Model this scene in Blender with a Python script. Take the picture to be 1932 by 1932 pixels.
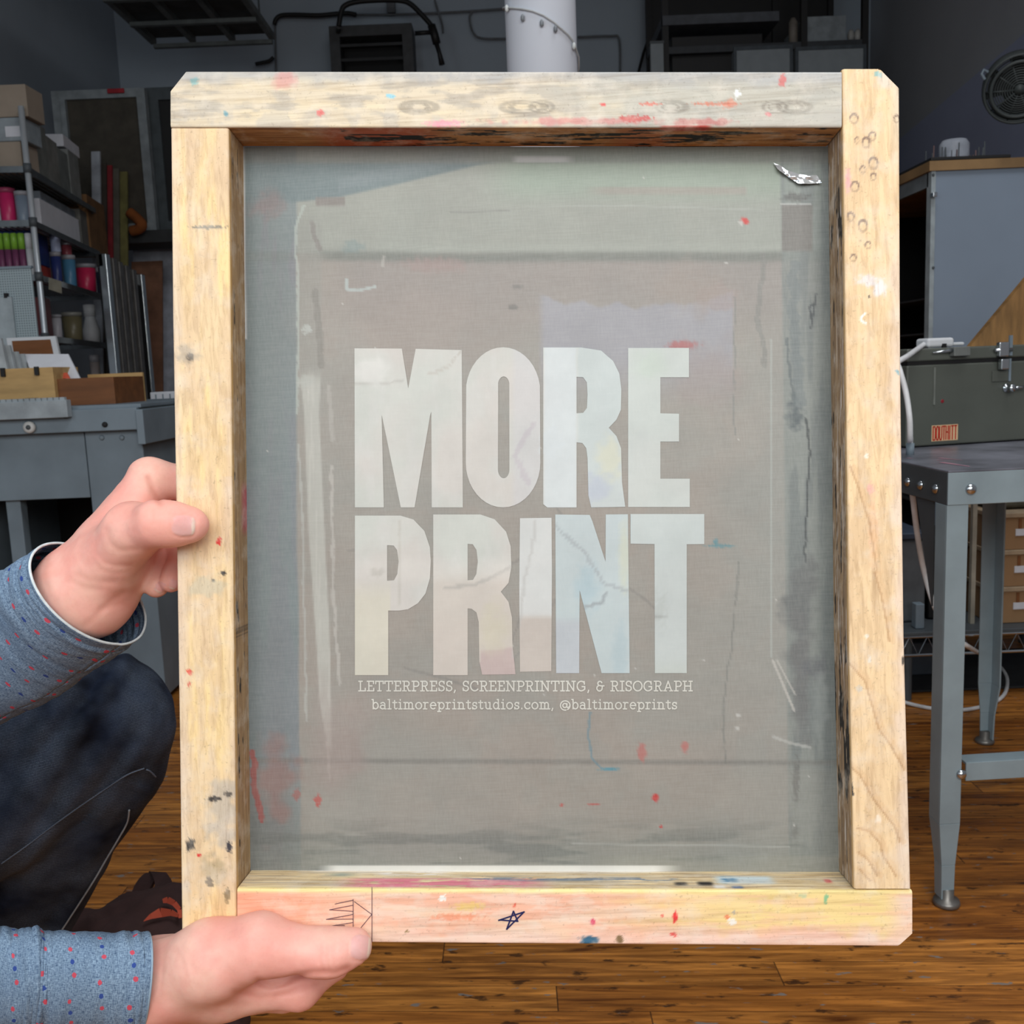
import bpy, bmesh, math, random
import numpy as np
from mathutils import Vector, Matrix

for o in list(bpy.data.objects):
    bpy.data.objects.remove(o)
sc = bpy.context.scene
COL = sc.collection
random.seed(7)

# ---------------------------------------------------------------- camera
F = 1880.0            # focal length in pixels of the 1932 px frame
CC = 966.0
EYE = 0.95
_d = np.array([534.0, 13034.0, 1880.0]); _d /= np.linalg.norm(_d)   # world down, in image axes (right, down, forward)
ZC = -_d
YC = np.array([0, 0, 1.0]) - _d * _d[2]; YC /= np.linalg.norm(YC)
XC = np.cross(YC, ZC)
RW = np.array([XC, YC, ZC])       # image axes -> world axes
ORG = np.array([0, 0, EYE])

def c2w(p):
    return RW @ np.asarray(p, float) + ORG
def ray(px, py):
    return RW @ np.array([(px - CC) / F, (py - CC) / F, 1.0])
def pt(px, py, dep):
    return c2w([(px - CC) / F * dep, (py - CC) / F * dep, dep])
def onY(px, py, Y):
    r = ray(px, py); return ORG + r * (Y / r[1])
def onX(px, py, X):
    r = ray(px, py); return ORG + r * (X / r[0])
def onZ(px, py, Z):
    r = ray(px, py); return ORG + r * ((Z - EYE) / r[2])
def w2px(P):
    c = (np.asarray(P, float) - ORG) @ RW      # = RW.T @ v
    return CC + F * c[..., 0] / c[..., 2], CC + F * c[..., 1] / c[..., 2], c[..., 2]

cam = bpy.data.cameras.new('camera'); camo = bpy.data.objects.new('camera', cam); COL.objects.link(camo)
cam.sensor_width = 36; cam.sensor_fit = 'HORIZONTAL'; cam.lens = 36 * F / 1932
cam.dof.use_dof = True; cam.dof.focus_distance = 0.70; cam.dof.aperture_fstop = 26.0
cam.clip_start = 0.05; cam.clip_end = 60
ax, ay, az = RW[:, 0], -RW[:, 1], -RW[:, 2]
camo.matrix_world = Matrix(((ax[0], ay[0], az[0], 0), (ax[1], ay[1], az[1], 0), (ax[2], ay[2], az[2], EYE), (0, 0, 0, 1)))
sc.camera = camo

# ---------------------------------------------------------------- light
w = bpy.data.worlds.new('room_world'); sc.world = w; w.use_nodes = True
w.node_tree.nodes['Background'].inputs[0].default_value = (0.62, 0.72, 0.85, 1)
w.node_tree.nodes['Background'].inputs[1].default_value = 0.16
def area(name, loc, target, sx, sy, power, col):
    l = bpy.data.lights.new(name, 'AREA'); l.shape = 'RECTANGLE'; l.size = sx; l.size_y = sy
    l.energy = power; l.color = col
    o = bpy.data.objects.new(name, l); COL.objects.link(o); o.location = loc
    o.rotation_euler = (Vector(target) - Vector(loc)).to_track_quat('-Z', 'Y').to_euler()
    return o
area('window_daylight', (0.25, -1.15, 2.0), (0.05, 0.75, 0.85), 2.2, 1.5, 64, (1.0, 0.985, 0.96))
area('window_daylight_side', (-2.1, -0.9, 1.9), (-0.3, 2.2, 1.0), 1.2, 1.5, 22, (0.86, 0.94, 1.0))
area('overhead_fill', (1.0, 1.3, 4.2), (0.7, 1.6, 0.0), 1.8, 1.8, 62, (0.97, 0.98, 1.0))  # added soft fill from above to brighten the floor
sc.view_settings.view_transform = 'Standard'
sc.view_settings.look = 'None'
sc.view_settings.exposure = -0.08
sc.view_settings.gamma = 1.0
sc.view_settings.use_curve_mapping = False
sc.cycles.use_denoising = True
sc.cycles.max_bounces = 6

# ---------------------------------------------------------------- noise in numpy
def _hash(i, j, seed):
    n = (i * 374761393 + j * 668265263 + seed * 974711) & 0xFFFFFFFF
    n = ((n ^ (n >> 13)) * 1274126177) & 0xFFFFFFFF
    n = n ^ (n >> 16)
    return (n & 0xFFFF) / 65535.0
def vnoise(x, y, seed=0):
    x = np.asarray(x, float); y = np.asarray(y, float)
    xi = np.floor(x).astype(np.int64); yi = np.floor(y).astype(np.int64)
    fx = x - xi; fy = y - yi
    fx = fx * fx * (3 - 2 * fx); fy = fy * fy * (3 - 2 * fy)
    a = _hash(xi, yi, seed); b = _hash(xi + 1, yi, seed); c = _hash(xi, yi + 1, seed); d = _hash(xi + 1, yi + 1, seed)
    return (a * (1 - fx) + b * fx) * (1 - fy) + (c * (1 - fx) + d * fx) * fy
def fbm(x, y, seed=0, oct=4):
    s = 0; a = 0.5; t = 0
    for k in range(oct):
        s = s + a * vnoise(x * 2 ** k, y * 2 ** k, seed + 17 * k); t += a; a *= 0.5
    return s / t
def sst(e0, e1, x):
    t = np.clip((x - e0) / (e1 - e0), 0, 1); return t * t * (3 - 2 * t)
def lin(c):
    c = np.asarray(c, float) / 255.0
    return np.where(c <= 0.04045, c / 12.92, ((c + 0.055) / 1.055) ** 2.4)
def L(r, g, b):
    v = lin([r, g, b]); return (float(v[0]), float(v[1]), float(v[2]), 1.0)

# ---------------------------------------------------------------- materials
class NT:
    """small helper for node trees"""
    def __init__(s, name):
        s.m = bpy.data.materials.new(name); s.m.use_nodes = True
        s.t = s.m.node_tree; s.b = s.t.nodes['Principled BSDF']
    def n(s, typ, **kw):
        nd = s.t.nodes.new(typ)
        for k, v in kw.items():
            setattr(nd, k, v)
        return nd
    def l(s, a, b): s.t.links.new(a, b)
    def val(s, sock, v):
        if isinstance(v, (int, float)): sock.default_value = v
        elif isinstance(v, tuple): sock.default_value = v
        else: s.l(v, sock)
    def math(s, op, a, b=0.0, c=None):
        nd = s.n('ShaderNodeMath', operation=op); s.val(nd.inputs[0], a); s.val(nd.inputs[1], b)
        if c is not None: s.val(nd.inputs[2], c)
        return nd.outputs[0]
    def mix(s, f, a, b, mode='MIX'):
        nd = s.n('ShaderNodeMix', data_type='RGBA', blend_type=mode)
        s.val(nd.inputs[0], f); s.val(nd.inputs[6], a); s.val(nd.inputs[7], b)
        return nd.outputs[2]
    def coord(s, scale=(1, 1, 1), which='Object', rot=(0, 0, 0)):
        tc = s.n('ShaderNodeTexCoord'); mp = s.n('ShaderNodeMapping')
        mp.inputs['Scale'].default_value = scale; mp.inputs['Rotation'].default_value = rot
        s.l(tc.outputs[which], mp.inputs[0]); return mp.outputs[0]
    def noise(s, vec, scale, detail=4, rough=0.55, dist=0.0):
        nd = s.n('ShaderNodeTexNoise'); s.l(vec, nd.inputs['Vector'])
        nd.inputs['Scale'].default_value = scale; nd.inputs['Detail'].default_value = detail
        nd.inputs['Roughness'].default_value = rough; nd.inputs['Distortion'].default_value = dist
        return nd.outputs['Fac']
    def ramp(s, f, p0, p1, c0=(0, 0, 0, 1), c1=(1, 1, 1, 1)):
        nd = s.n('ShaderNodeValToRGB'); s.l(f, nd.inputs[0])
        nd.color_ramp.elements[0].position = p0; nd.color_ramp.elements[1].position = p1
        nd.color_ramp.elements[0].color = c0; nd.color_ramp.elements[1].color = c1
        return nd.outputs[0]
    def bump(s, h, strength=0.3, dist=0.002):
        nd = s.n('ShaderNodeBump'); nd.inputs['Strength'].default_value = strength; nd.inputs['Distance'].default_value = dist
        s.l(h, nd.inputs['Height']); s.l(nd.outputs[0], s.b.inputs['Normal'])
    def set(s, **kw):
        for k, v in kw.items(): s.val(s.b.inputs[k.replace('_', ' ')], v)

MATS = {}
def mat(name, rgb, rough=0.6, metal=0.0, var=0.18, scale=14, bump=0.0, spec=0.4, stretch=(1, 1, 1)):
    """plain painted / plastic / metal surface with slight procedural wear"""
    if name in MATS: return MATS[name]
    N = NT(name); c = L(*rgb)
    v = N.coord(stretch)
    n1 = N.noise(v, scale, 5)
    dk = tuple(x * (1 - var * 1.6) for x in c[:3]) + (1,); lt = tuple(min(1, x * (1 + var)) for x in c[:3]) + (1,)
    N.l(N.ramp(n1, 0.3, 0.7, dk, lt), N.b.inputs['Base Color'])
    N.set(Roughness=rough, Metallic=metal); N.b.inputs['Specular IOR Level'].default_value = spec
    if bump: N.bump(N.noise(v, scale * 6, 3), bump, 0.001)
    MATS[name] = N.m
    return N.m

# ---------------------------------------------------------------- mesh building
class MB:
    def __init__(s): s.v = []; s.f = []
    def add(s, verts, faces):
        o = len(s.v); s.v += [tuple(map(float, p)) for p in verts]; s.f += [tuple(o + i for i in f) for f in faces]; return s
    def hexa(s, p):      # p: 8 points, bottom 4 CCW then top 4
        return s.add(p, [(3, 2, 1, 0), (4, 5, 6, 7), (0, 1, 5, 4), (1, 2, 6, 5), (2, 3, 7, 6), (3, 0, 4, 7)])
    def box(s, x0, x1, y0, y1, z0, z1):
        x0, x1 = sorted((x0, x1)); y0, y1 = sorted((y0, y1)); z0, z1 = sorted((z0, z1))
        return s.hexa([(x0, y0, z0), (x1, y0, z0), (x1, y1, z0), (x0, y1, z0), (x0, y0, z1), (x1, y0, z1), (x1, y1, z1), (x0, y1, z1)])
    def lbox(s, fr, x0, x1, y0, y1, z0, z1):   # box in a local frame fr(x,y,z)->world
        x0, x1 = sorted((x0, x1)); y0, y1 = sorted((y0, y1)); z0, z1 = sorted((z0, z1))
        return s.hexa([fr(*q) for q in [(x0, y0, z0), (x1, y0, z0), (x1, y1, z0), (x0, y1, z0), (x0, y0, z1), (x1, y0, z1), (x1, y1, z1), (x0, y1, z1)]])
    def tube(s, path, r, n=10, closed=False):
        P = [np.asarray(p, float) for p in path]; m = len(P); rings = []
        rr = r if hasattr(r, '__len__') else [r] * m
        prev = None
        for i in range(m):
            a = P[(i - 1) % m] if (closed or i > 0) else P[i]; b = P[(i + 1) % m] if (closed or i < m - 1) else P[i]
            t = b - a; t /= (np.linalg.norm(t) + 1e-12)
            if prev is None:
                ref = np.array([0, 0, 1.0]) if abs(t[2]) < 0.9 else np.array([1.0, 0, 0])
                u = np.cross(t, ref)
            else:
                u = prev - t * (prev @ t)
            u /= (np.linalg.norm(u) + 1e-12); prev = u; vv = np.cross(t, u)
            rings.append([P[i] + rr[i] * (math.cos(2 * math.pi * k / n) * u + math.sin(2 * math.pi * k / n) * vv) for k in range(n)])
        vs = [p for q in rings for p in q]; fs = []
        for i in range(m if closed else m - 1):
            for k in range(n):
                j = (i + 1) % m
                fs.append((i * n + k, i * n + (k + 1) % n, j * n + (k + 1) % n, j * n + k))
        if not closed:
            fs.append(tuple(range(n))[::-1]); fs.append(tuple((m - 1) * n + k for k in range(n)))
        return s.add(vs, fs)
    def cyl(s, a, b, r, n=16, r2=None):
        return s.tube([a, b], [r, r if r2 is None else r2], n)
    def lathe(s, base, prof, n=20, axis=(0, 0, 1)):   # prof: [(r, h)] along axis
        ax_ = np.asarray(axis, float); ax_ /= np.linalg.norm(ax_)
        ref = np.array([1.0, 0, 0]) if abs(ax_[0]) < 0.9 else np.array([0, 1.0, 0])
        u = np.cross(ax_, ref); u /= np.linalg.norm(u); v = np.cross(ax_, u); base = np.asarray(base, float)
        vs = []
        for r, h in prof:
            vs += [base + ax_ * h + r * (math.cos(2 * math.pi * k / n) * u + math.sin(2 * math.pi * k / n) * v) for k in range(n)]
        fs = []
        for i in range(len(prof) - 1):
            for k in range(n):
                fs.append((i * n + k, i * n + (k + 1) % n, (i + 1) * n + (k + 1) % n, (i + 1) * n + k))
        fs.append(tuple(range(n))[::-1]); fs.append(tuple((len(prof) - 1) * n + k for k in range(n)))
        return s.add(vs, fs)
    def prism(s, pts, off):      # polygon (3D points) extruded by the vector off
        n = len(pts); off = np.asarray(off, float)
        vs = [np.asarray(p, float) for p in pts] + [np.asarray(p, float) + off for p in pts]
        fs = [tuple(range(n))[::-1], tuple(range(n, 2 * n))] + [(i, (i + 1) % n, n + (i + 1) % n, n + i) for i in range(n)]
        return s.add(vs, fs)
    def build(s, name, m, parent=None, smooth=False, bevel=0.0, seg=2, solid=0.0):
        me = bpy.data.meshes.new(name); o = bpy.data.objects.new(name, me); COL.objects.link(o)
        M = MX.get(parent.name) if parent is not None else None
        vs = s.v
        if M is not None:
            inv = M.inverted(); vs = [tuple(inv @ Vector(p)) for p in vs]
        me.from_pydata(vs, [], s.f)
        bm = bmesh.new(); bm.from_mesh(me); bmesh.ops.recalc_face_normals(bm, faces=bm.faces); bm.to_mesh(me); bm.free()
        if isinstance(m, (list, tuple)):
            for q in m: me.materials.append(q)
        else: me.materials.append(m)
        if parent is not None:
            o.parent = parent; MX[o.name] = MX[parent.name]
        else: MX[o.name] = Matrix.Identity(4)
        if smooth: me.polygons.foreach_set('use_smooth', [True] * len(me.polygons))
        if solid:
            q = o.modifiers.new('thickness', 'SOLIDIFY'); q.thickness = solid; q.offset = 0
        if bevel:
            q = o.modifiers.new('bevel', 'BEVEL'); q.width = bevel; q.segments = seg; q.limit_method = 'ANGLE'; q.angle_limit = math.radians(40)
            if not smooth:
                me.polygons.foreach_set('use_smooth', [True] * len(me.polygons))
                q.harden_normals = True
        return o
MX = {}
def tag(o, label, cat, group=None, kind=None):
    o['label'] = label; o['category'] = cat
    if group: o['group'] = group
    if kind: o['kind'] = kind
    return o
def thing(name, label, cat, loc=(0, 0, 0), rotz=0.0, group=None):
    o = bpy.data.objects.new(name, None); COL.objects.link(o); o.empty_display_size = 0.05
    o.location = loc; o.rotation_euler = (0, 0, rotz)
    MX[o.name] = Matrix.Translation(Vector(loc)) @ Matrix.Rotation(rotz, 4, 'Z')
    return tag(o, label, cat, group)
def struct(o):
    o['kind'] = 'structure'; return o
def dup(root, dloc, label=None, name=None, group=None):
    r = root.copy(); COL.objects.link(r); r.location = Vector(root.location) + Vector(dloc)
    if label: r['label'] = label
    if group: r['group'] = group
    MX[r.name] = Matrix.Translation(Vector(dloc)) @ MX[root.name]
    for ch in list(root.children):
        c = ch.copy(); COL.objects.link(c); c.parent = r
        for g in list(ch.children):
            d = g.copy(); COL.objects.link(d); d.parent = c
    return r
def bpx(x0, y0, x1, y1, Y, dep=0.0):
    """world extents of a front face that fills these pixels on the plane at depth Y"""
    ym, xm = (y0 + y1) / 2, (x0 + x1) / 2
    return (onY(x0, ym, Y)[0], onY(x1, ym, Y)[0], Y, Y + dep, onY(xm, y1, Y)[2], onY(xm, y0, Y)[2])
def colattr(me, name, rgb):   # rgb: n x 3 linear
    a = me.color_attributes.new(name, 'FLOAT_COLOR', 'POINT')
    buf = np.ones((len(me.vertices), 4), np.float32); buf[:, :3] = rgb; a.data.foreach_set('color', buf.ravel())
def npmesh(name, V, Fq, m, parent=None, smooth=True):
    me = bpy.data.meshes.new(name); o = bpy.data.objects.new(name, me); COL.objects.link(o)
    V = np.asarray(V, float)
    if parent is not None:
        inv = np.array(MX[parent.name].inverted()); V = V @ inv[:3, :3].T + inv[:3, 3]
        o.parent = parent; MX[o.name] = MX[parent.name]
    else: MX[o.name] = Matrix.Identity(4)
    Fq = np.asarray(Fq, np.int32)
    me.vertices.add(len(V)); me.vertices.foreach_set('co', V.astype(np.float32).ravel())
    k = Fq.shape[1]
    me.loops.add(Fq.size); me.loops.foreach_set('vertex_index', Fq.ravel())
    me.polygons.add(len(Fq)); me.polygons.foreach_set('loop_start', np.arange(0, Fq.size, k, dtype=np.int32))
    me.polygons.foreach_set('loop_total', np.full(len(Fq), k, np.int32))
    me.update(); me.validate()
    if smooth: me.polygons.foreach_set('use_smooth', [True] * len(me.polygons))
    me.materials.append(m)
    return o

# ---------------------------------------------------------------- implicit surfaces
def capsule(P, a, b, ra, rb):
    a = np.asarray(a, float); b = np.asarray(b, float); ab = b - a
    t = np.clip(((P - a) @ ab) / (ab @ ab + 1e-12), 0, 1)
    return np.linalg.norm(P - a - t[..., None] * ab, axis=-1) - (ra + t * (rb - ra))
def smin(a, b, k):
    h = np.clip(0.5 + 0.5 * (b - a) / k, 0, 1)
    return b * (1 - h) + a * h - k * h * (1 - h)
def ellipsoid(P, c, r):
    r = np.asarray(r, float); q = (P - np.asarray(c)) / r
    k0 = np.linalg.norm(q, axis=-1); k1 = np.linalg.norm(q / r, axis=-1)
    return k0 * (k0 - 1) / (k1 + 1e-9)
def nets(fun, lo, hi, h):
    """naive surface nets of fun over a box"""
    lo = np.asarray(lo, float); n = np.ceil((np.asarray(hi) - lo) / h).astype(int) + 1
    xs = [lo[i] + h * np.arange(n[i]) for i in range(3)]
    D = np.empty(tuple(n), np.float32)
    step = max(1, int(400000 / (n[1] * n[2])))
    Y, Z = np.meshgrid(xs[1], xs[2], indexing='ij')
    for i in range(0, n[0], step):
        xx = xs[0][i:i + step]
        P = np.empty((len(xx), n[1], n[2], 3)); P[..., 0] = xx[:, None, None]; P[..., 1] = Y; P[..., 2] = Z
        D[i:i + step] = fun(P)
    ins = D < 0
    c = [ins[dx:n[0] - 1 + dx, dy:n[1] - 1 + dy, dz:n[2] - 1 + dz] for dx in (0, 1) for dy in (0, 1) for dz in (0, 1)]
    cnt = sum(q.astype(np.int8) for q in c)
    act = (cnt > 0) & (cnt < 8)
    idx = np.full(act.shape, -1, np.int64); I = np.argwhere(act); idx[act] = np.arange(len(I))
    cor = np.array([(a, b, d) for a in (0, 1) for b in (0, 1) for d in (0, 1)])
    val = np.stack([D[I[:, 0] + q[0], I[:, 1] + q[1], I[:, 2] + q[2]] for q in cor], 1)
    S = np.zeros((len(I), 3)); C = np.zeros(len(I))
    for a in range(8):
        for b in range(a + 1, 8):
            if np.abs(cor[a] - cor[b]).sum() != 1: continue
            va, vb = val[:, a], val[:, b]; m = (va < 0) != (vb < 0)
            t = np.where(m, va / np.where(m, va - vb, 1), 0)
            S += np.where(m[:, None], cor[a] + t[:, None] * (cor[b] - cor[a]), 0); C += m
    V = lo + h * (I + S / C[:, None])
    Q = []
    for ax_ in range(3):
        u, v = (ax_ + 1) % 3, (ax_ + 2) % 3
        sl0 = [slice(None)] * 3; sl1 = [slice(None)] * 3
        sl0[ax_] = slice(0, n[ax_] - 1); sl1[ax_] = slice(1, n[ax_])
        a = ins[tuple(sl0)]; b = ins[tuple(sl1)]
        E = np.argwhere(a != b); ok = (E[:, u] > 0) & (E[:, v] > 0) & (E[:, u] < n[u] - 1) & (E[:, v] < n[v] - 1); E = E[ok]
        du = np.zeros(3, int); du[u] = 1; dv = np.zeros(3, int); dv[v] = 1
        g = lambda e: idx[e[:, 0], e[:, 1], e[:, 2]]
        q = np.stack([g(E - du - dv), g(E - dv), g(E), g(E - du)], 1)
        flip = ~a[E[:, 0], E[:, 1], E[:, 2]]
        q[flip] = q[flip][:, ::-1]
        Q.append(q)
    return V, np.concatenate(Q)
# ================================================================ the room
def floor_mat():
    N = NT('worn_floorboards')
    tc = N.n('ShaderNodeTexCoord'); sx = N.n('ShaderNodeSeparateXYZ'); N.l(tc.outputs['Object'], sx.inputs[0])
    X = sx.outputs[0]; Y = N.math('ADD', sx.outputs[1], N.math('MULTIPLY', X, 0.065))      # boards laid a little askew to the walls
    W = 0.062
    row = N.math('FLOOR', N.math('DIVIDE', Y, W))
    wn = N.n('ShaderNodeTexWhiteNoise', noise_dimensions='1D'); N.l(row, wn.inputs['W'])
    xo = N.math('ADD', X, N.math('MULTIPLY', wn.outputs['Value'], 3.1))
    brd = N.math('FLOOR', N.math('DIVIDE', xo, 1.15))
    cmb = N.n('ShaderNodeCombineXYZ'); N.l(row, cmb.inputs[0]); N.l(brd, cmb.inputs[1])
    wn2 = N.n('ShaderNodeTexWhiteNoise', noise_dimensions='3D'); N.l(cmb.outputs[0], wn2.inputs['Vector'])
    # grain, shifted board by board
    gv = N.n('ShaderNodeCombineXYZ'); N.l(N.math('MULTIPLY', xo, 2.2), gv.inputs[0]); N.l(N.math('MULTIPLY', Y, 38.0), gv.inputs[1])
    N.l(N.math('MULTIPLY', wn2.outputs['Value'], 40.0), gv.inputs[2])
    g1 = N.noise(gv.outputs[0], 1.5, 6, 0.62, 1.2)
    gv2 = N.n('ShaderNodeCombineXYZ'); N.l(N.math('MULTIPLY', xo, 9.0), gv2.inputs[0]); N.l(N.math('MULTIPLY', Y, 120.0), gv2.inputs[1])
    N.l(N.math('MULTIPLY', wn2.outputs['Value'], 9.0), gv2.inputs[2])
    g2 = N.noise(gv2.outputs[0], 1.0, 4, 0.6, 0.6)
    base = N.ramp(g1, 0.28, 0.72, L(98, 54, 18), L(236, 164, 80))
    tint = N.ramp(wn2.outputs['Value'], 0.0, 1.0, L(216, 196, 170), L(255, 248, 236))
    col = N.mix(1.0, base, tint, 'MULTIPLY')
    col = N.mix(N.math('MULTIPLY', N.ramp(g2, 0.35, 0.62, (1, 1, 1, 1), (0, 0, 0, 1)), 0.45), col, L(58, 28, 12))
    # worn grey flecks where the varnish has gone
    fv = N.n('ShaderNodeCombineXYZ'); N.l(N.math('MULTIPLY', X, 26.0), fv.inputs[0]); N.l(N.math('MULTIPLY', Y, 75.0), fv.inputs[1])
    fl = N.noise(fv.outputs[0], 1.0, 3, 0.5)
    col = N.mix(N.ramp(fl, 0.655, 0.70), col, L(128, 118, 110))
    fl2 = N.noise(fv.outputs[0], 0.7, 4, 0.6)
    col = N.mix(N.math('MULTIPLY', N.ramp(fl2, 0.60, 0.66), 0.8), col, L(38, 22, 14))
    # gaps
    fy = N.math('FRACT', N.math('DIVIDE', Y, W)); fx = N.math('FRACT', N.math('DIVIDE', xo, 1.15))
    gap = N.math('MAXIMUM', N.math('LESS_THAN', fy, 0.022), N.math('LESS_THAN', fx, 0.0018))
    col = N.mix(N.math('MULTIPLY', gap, 0.75), col, L(30, 18, 10))
    N.l(col, N.b.inputs['Base Color'])
    N.l(N.math('ADD', N.math('MULTIPLY', g1, 0.35), 0.24), N.b.inputs['Roughness'])
    N.b.inputs['Specular IOR Level'].default_value = 0.35
    N.bump(N.math('SUBTRACT', N.math('MULTIPLY', g2, 0.5), N.math('MULTIPLY', gap, 1.0)), 0.35, 0.0015)
    return N.m
WALL = mat('wall_paint', (152, 164, 175), 0.85, var=0.05, scale=1.5, bump=0.12)
WALLR = mat('wall_paint_grey', (148, 152, 158), 0.85, var=0.05, scale=1.5, bump=0.12)
struct(MB().box(-3.1, 3.1, -1.9, 8.2, -0.1, 0).build('floor', floor_mat()))
struct(MB().box(-3.1, 3.1, 8.0, 8.2, 0, 4.4).build('wall_far', WALL))
struct(MB().box(-3.1, -2.85, -1.9, 8.2, 0, 4.4).build('wall_left', WALL))
struct(MB().box(2.87, 3.1, -1.9, 8.2, 0, 4.4).build('wall_right', WALLR))
struct(MB().box(-3.1, 3.1, -1.9, 8.2, 4.4, 4.5).build('ceiling', mat('ceiling_paint', (180, 182, 185), 0.9, var=0.05)))
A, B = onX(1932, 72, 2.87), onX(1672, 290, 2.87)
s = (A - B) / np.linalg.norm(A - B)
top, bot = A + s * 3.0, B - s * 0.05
struct(MB().prism([bot, top, (2.87, top[1], 0), (2.87, bot[1], 0)], (-0.03, 0, 0)).build('wall_right_shade_panel', mat('wall_shade_blue_grey', (140, 148, 172), 0.7, var=0.05, scale=2)))  # diagonal shadow edge on the wall, built as a thin bluish sheet
struct(MB().box(-2.85, 2.87, 7.975, 8.0, 0, 0.14).build('baseboard_far', mat('skirting', (70, 72, 74), 0.6)))

# ================================================================ the printing screen (frame held in front of the lens)
PX0, PY0, DF = 1010.0, 958.0, 0.694       # pixel met by the normal through the lens, distance of the front face
nC = np.array([PX0 - CC, PY0 - CC, F]); nC /= np.linalg.norm(nC)
uC = np.array([1.0, 0, 0]) - nC * nC[0]; uC /= np.linalg.norm(uC)
vC = np.cross(nC, uC)
UW, VW, NW = RW @ uC, RW @ vC, RW @ nC
def fr(px, py, w=0.0):        # the point of the plane w behind the front face that is seen there
    px = np.asarray(px, float); py = np.asarray(py, float)
    r = np.stack([(px - CC) / F, (py - CC) / F, np.ones_like(px)], -1)
    t = (DF + w) / (r @ nC)
    return (r * t[..., None]) @ RW.T + ORG
TH = 0.0365                   # frame thickness
S = F / DF                    # pixels per metre on the front face
def front(px, py, w=0.0):     # a front-face pixel carried straight back by w (square edges)
    return fr(px, py, 0.0) + np.asarray(w, float)[..., None] * NW
fbase = front(np.array(1031.0), np.array(1784.0), np.array(TH / 2))
SCREEN = thing('printing_screen', 'wooden screen printing frame held upright by two hands, lettered grey mesh inside', 'printing screen')

def blot(C, px, py, cx, cy, rx, ry, rgb, a=1.0, soft=0.25, rough=0.85, seed=1, sc_=None):
    k = sc_ or 1.6 / max(2.0, min(rx, ry))
    d = np.hypot((px - cx) / rx, (py - cy) / ry)
    d = d + rough * (fbm(px * k, py * k, seed, 3) - 0.5) * 2
    m = a * (1 - sst(1 - soft, 1 + soft, d))
    return C + (np.asarray(rgb, float) - C) * m[:, None]
def stroke(C, px, py, pts, wd, rgb, a=1.0, seed=3, wob=0.0):
    d = np.full(px.shape, 1e9)
    qx = px + (wob * (fbm(px * 0.05, py * 0.05, seed) - 0.5) * 2 if wob else 0)
    for (x0, y0), (x1, y1) in zip(pts[:-1], pts[1:]):
        dx, dy = x1 - x0, y1 - y0
        t = np.clip(((qx - x0) * dx + (py - y0) * dy) / (dx * dx + dy * dy + 1e-9), 0, 1)
        d = np.minimum(d, np.hypot(qx - x0 - t * dx, py - y0 - t * dy))
    m = a * (1 - sst(wd * 0.5, wd * 0.5 + 1.6, d))
    return C + (np.asarray(rgb, float) - C) * m[:, None]
def lerpc(C, m, rgb):
    return C + (np.asarray(rgb, float) - C) * np.clip(m, 0, 1)[:, None]

def wood_mat(name, along):
    N = NT(name)
    at = N.n('ShaderNodeAttribute'); at.attribute_name = 'paint'
    sc3 = (14, 300, 300) if along == 'x' else (300, 300, 14)
    v = N.coord(sc3); g = N.noise(v, 1.0, 5, 0.65, 0.5)
    v2 = N.coord((1, 1, 1)); sp = N.noise(v2, 420, 3, 0.6); bl = N.noise(v2, 60, 4, 0.6)
    c = N.mix(N.math('MULTIPLY', N.ramp(g, 0.30, 0.55, (1, 1, 1, 1), (0, 0, 0, 1)), 0.34), at.outputs['Color'], L(150, 122, 92), 'MULTIPLY')
    c = N.mix(N.math('MULTIPLY', N.ramp(bl, 0.48, 0.72), 0.36), c, L(236, 228, 214))
    c = N.mix(N.math('MULTIPLY', N.ramp(sp, 0.60, 0.80), 0.36), c, L(95, 78, 62))
    N.l(c, N.b.inputs['Base Color']); N.set(Roughness=0.62); N.b.inputs['Specular IOR Level'].default_value = 0.3
    N.bump(N.math('ADD', g, N.math('MULTIPLY', bl, 0.6)), 0.25, 0.0008)
    return N.m
WX, WZ = wood_mat('worn_wood_across', 'x'), wood_mat('worn_wood_upright', 'z')

RAILS = {
 'top':    dict(h=True, out=lambda s: 134.0 + (s - 322) / 1266.0, inn=lambda s: 240.0 + 0 * s,
                e0=lambda q: 322 + np.maximum(0, 172 - q) * 0.79, e1=lambda q: 1588.0 + 0 * q),
 'bottom': dict(h=True, out=lambda s: np.interp(s, [446, 1690], [1777, 1786]), inn=lambda s: np.interp(s, [446, 1720], [1676.5, 1680.5]),
                e0=lambda q: 447.5 + 0 * q, e1=lambda q: 1721 - np.maximum(0, q - 1761) * 1.12),
 'left':   dict(h=False, out=lambda s: np.interp(s, [243, 600, 1000, 1400, 1745], [322, 325.5, 332.5, 338.5, 342.5]), inn=lambda s: np.interp(s, [243, 1680, 1780], [431, 445.5, 446.5]),
                e0=lambda q: 242.0 + 0 * q, e1=lambda q: 1782 - np.maximum(0, 371 - q)),
 'right':  dict(h=False, out=lambda s: np.interp(s, [131, 700, 1200, 1676], [1697, 1699.5, 1706, 1718.5]), inn=lambda s: np.interp(s, [131, 240, 900, 1200, 1676], [1589, 1590.5, 1599, 1602, 1612]),
                e0=lambda q: 130.5 + np.maximum(0, q - 1660) * 1.0, e1=lambda q: 1676.5 + 0 * q),
}
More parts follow.
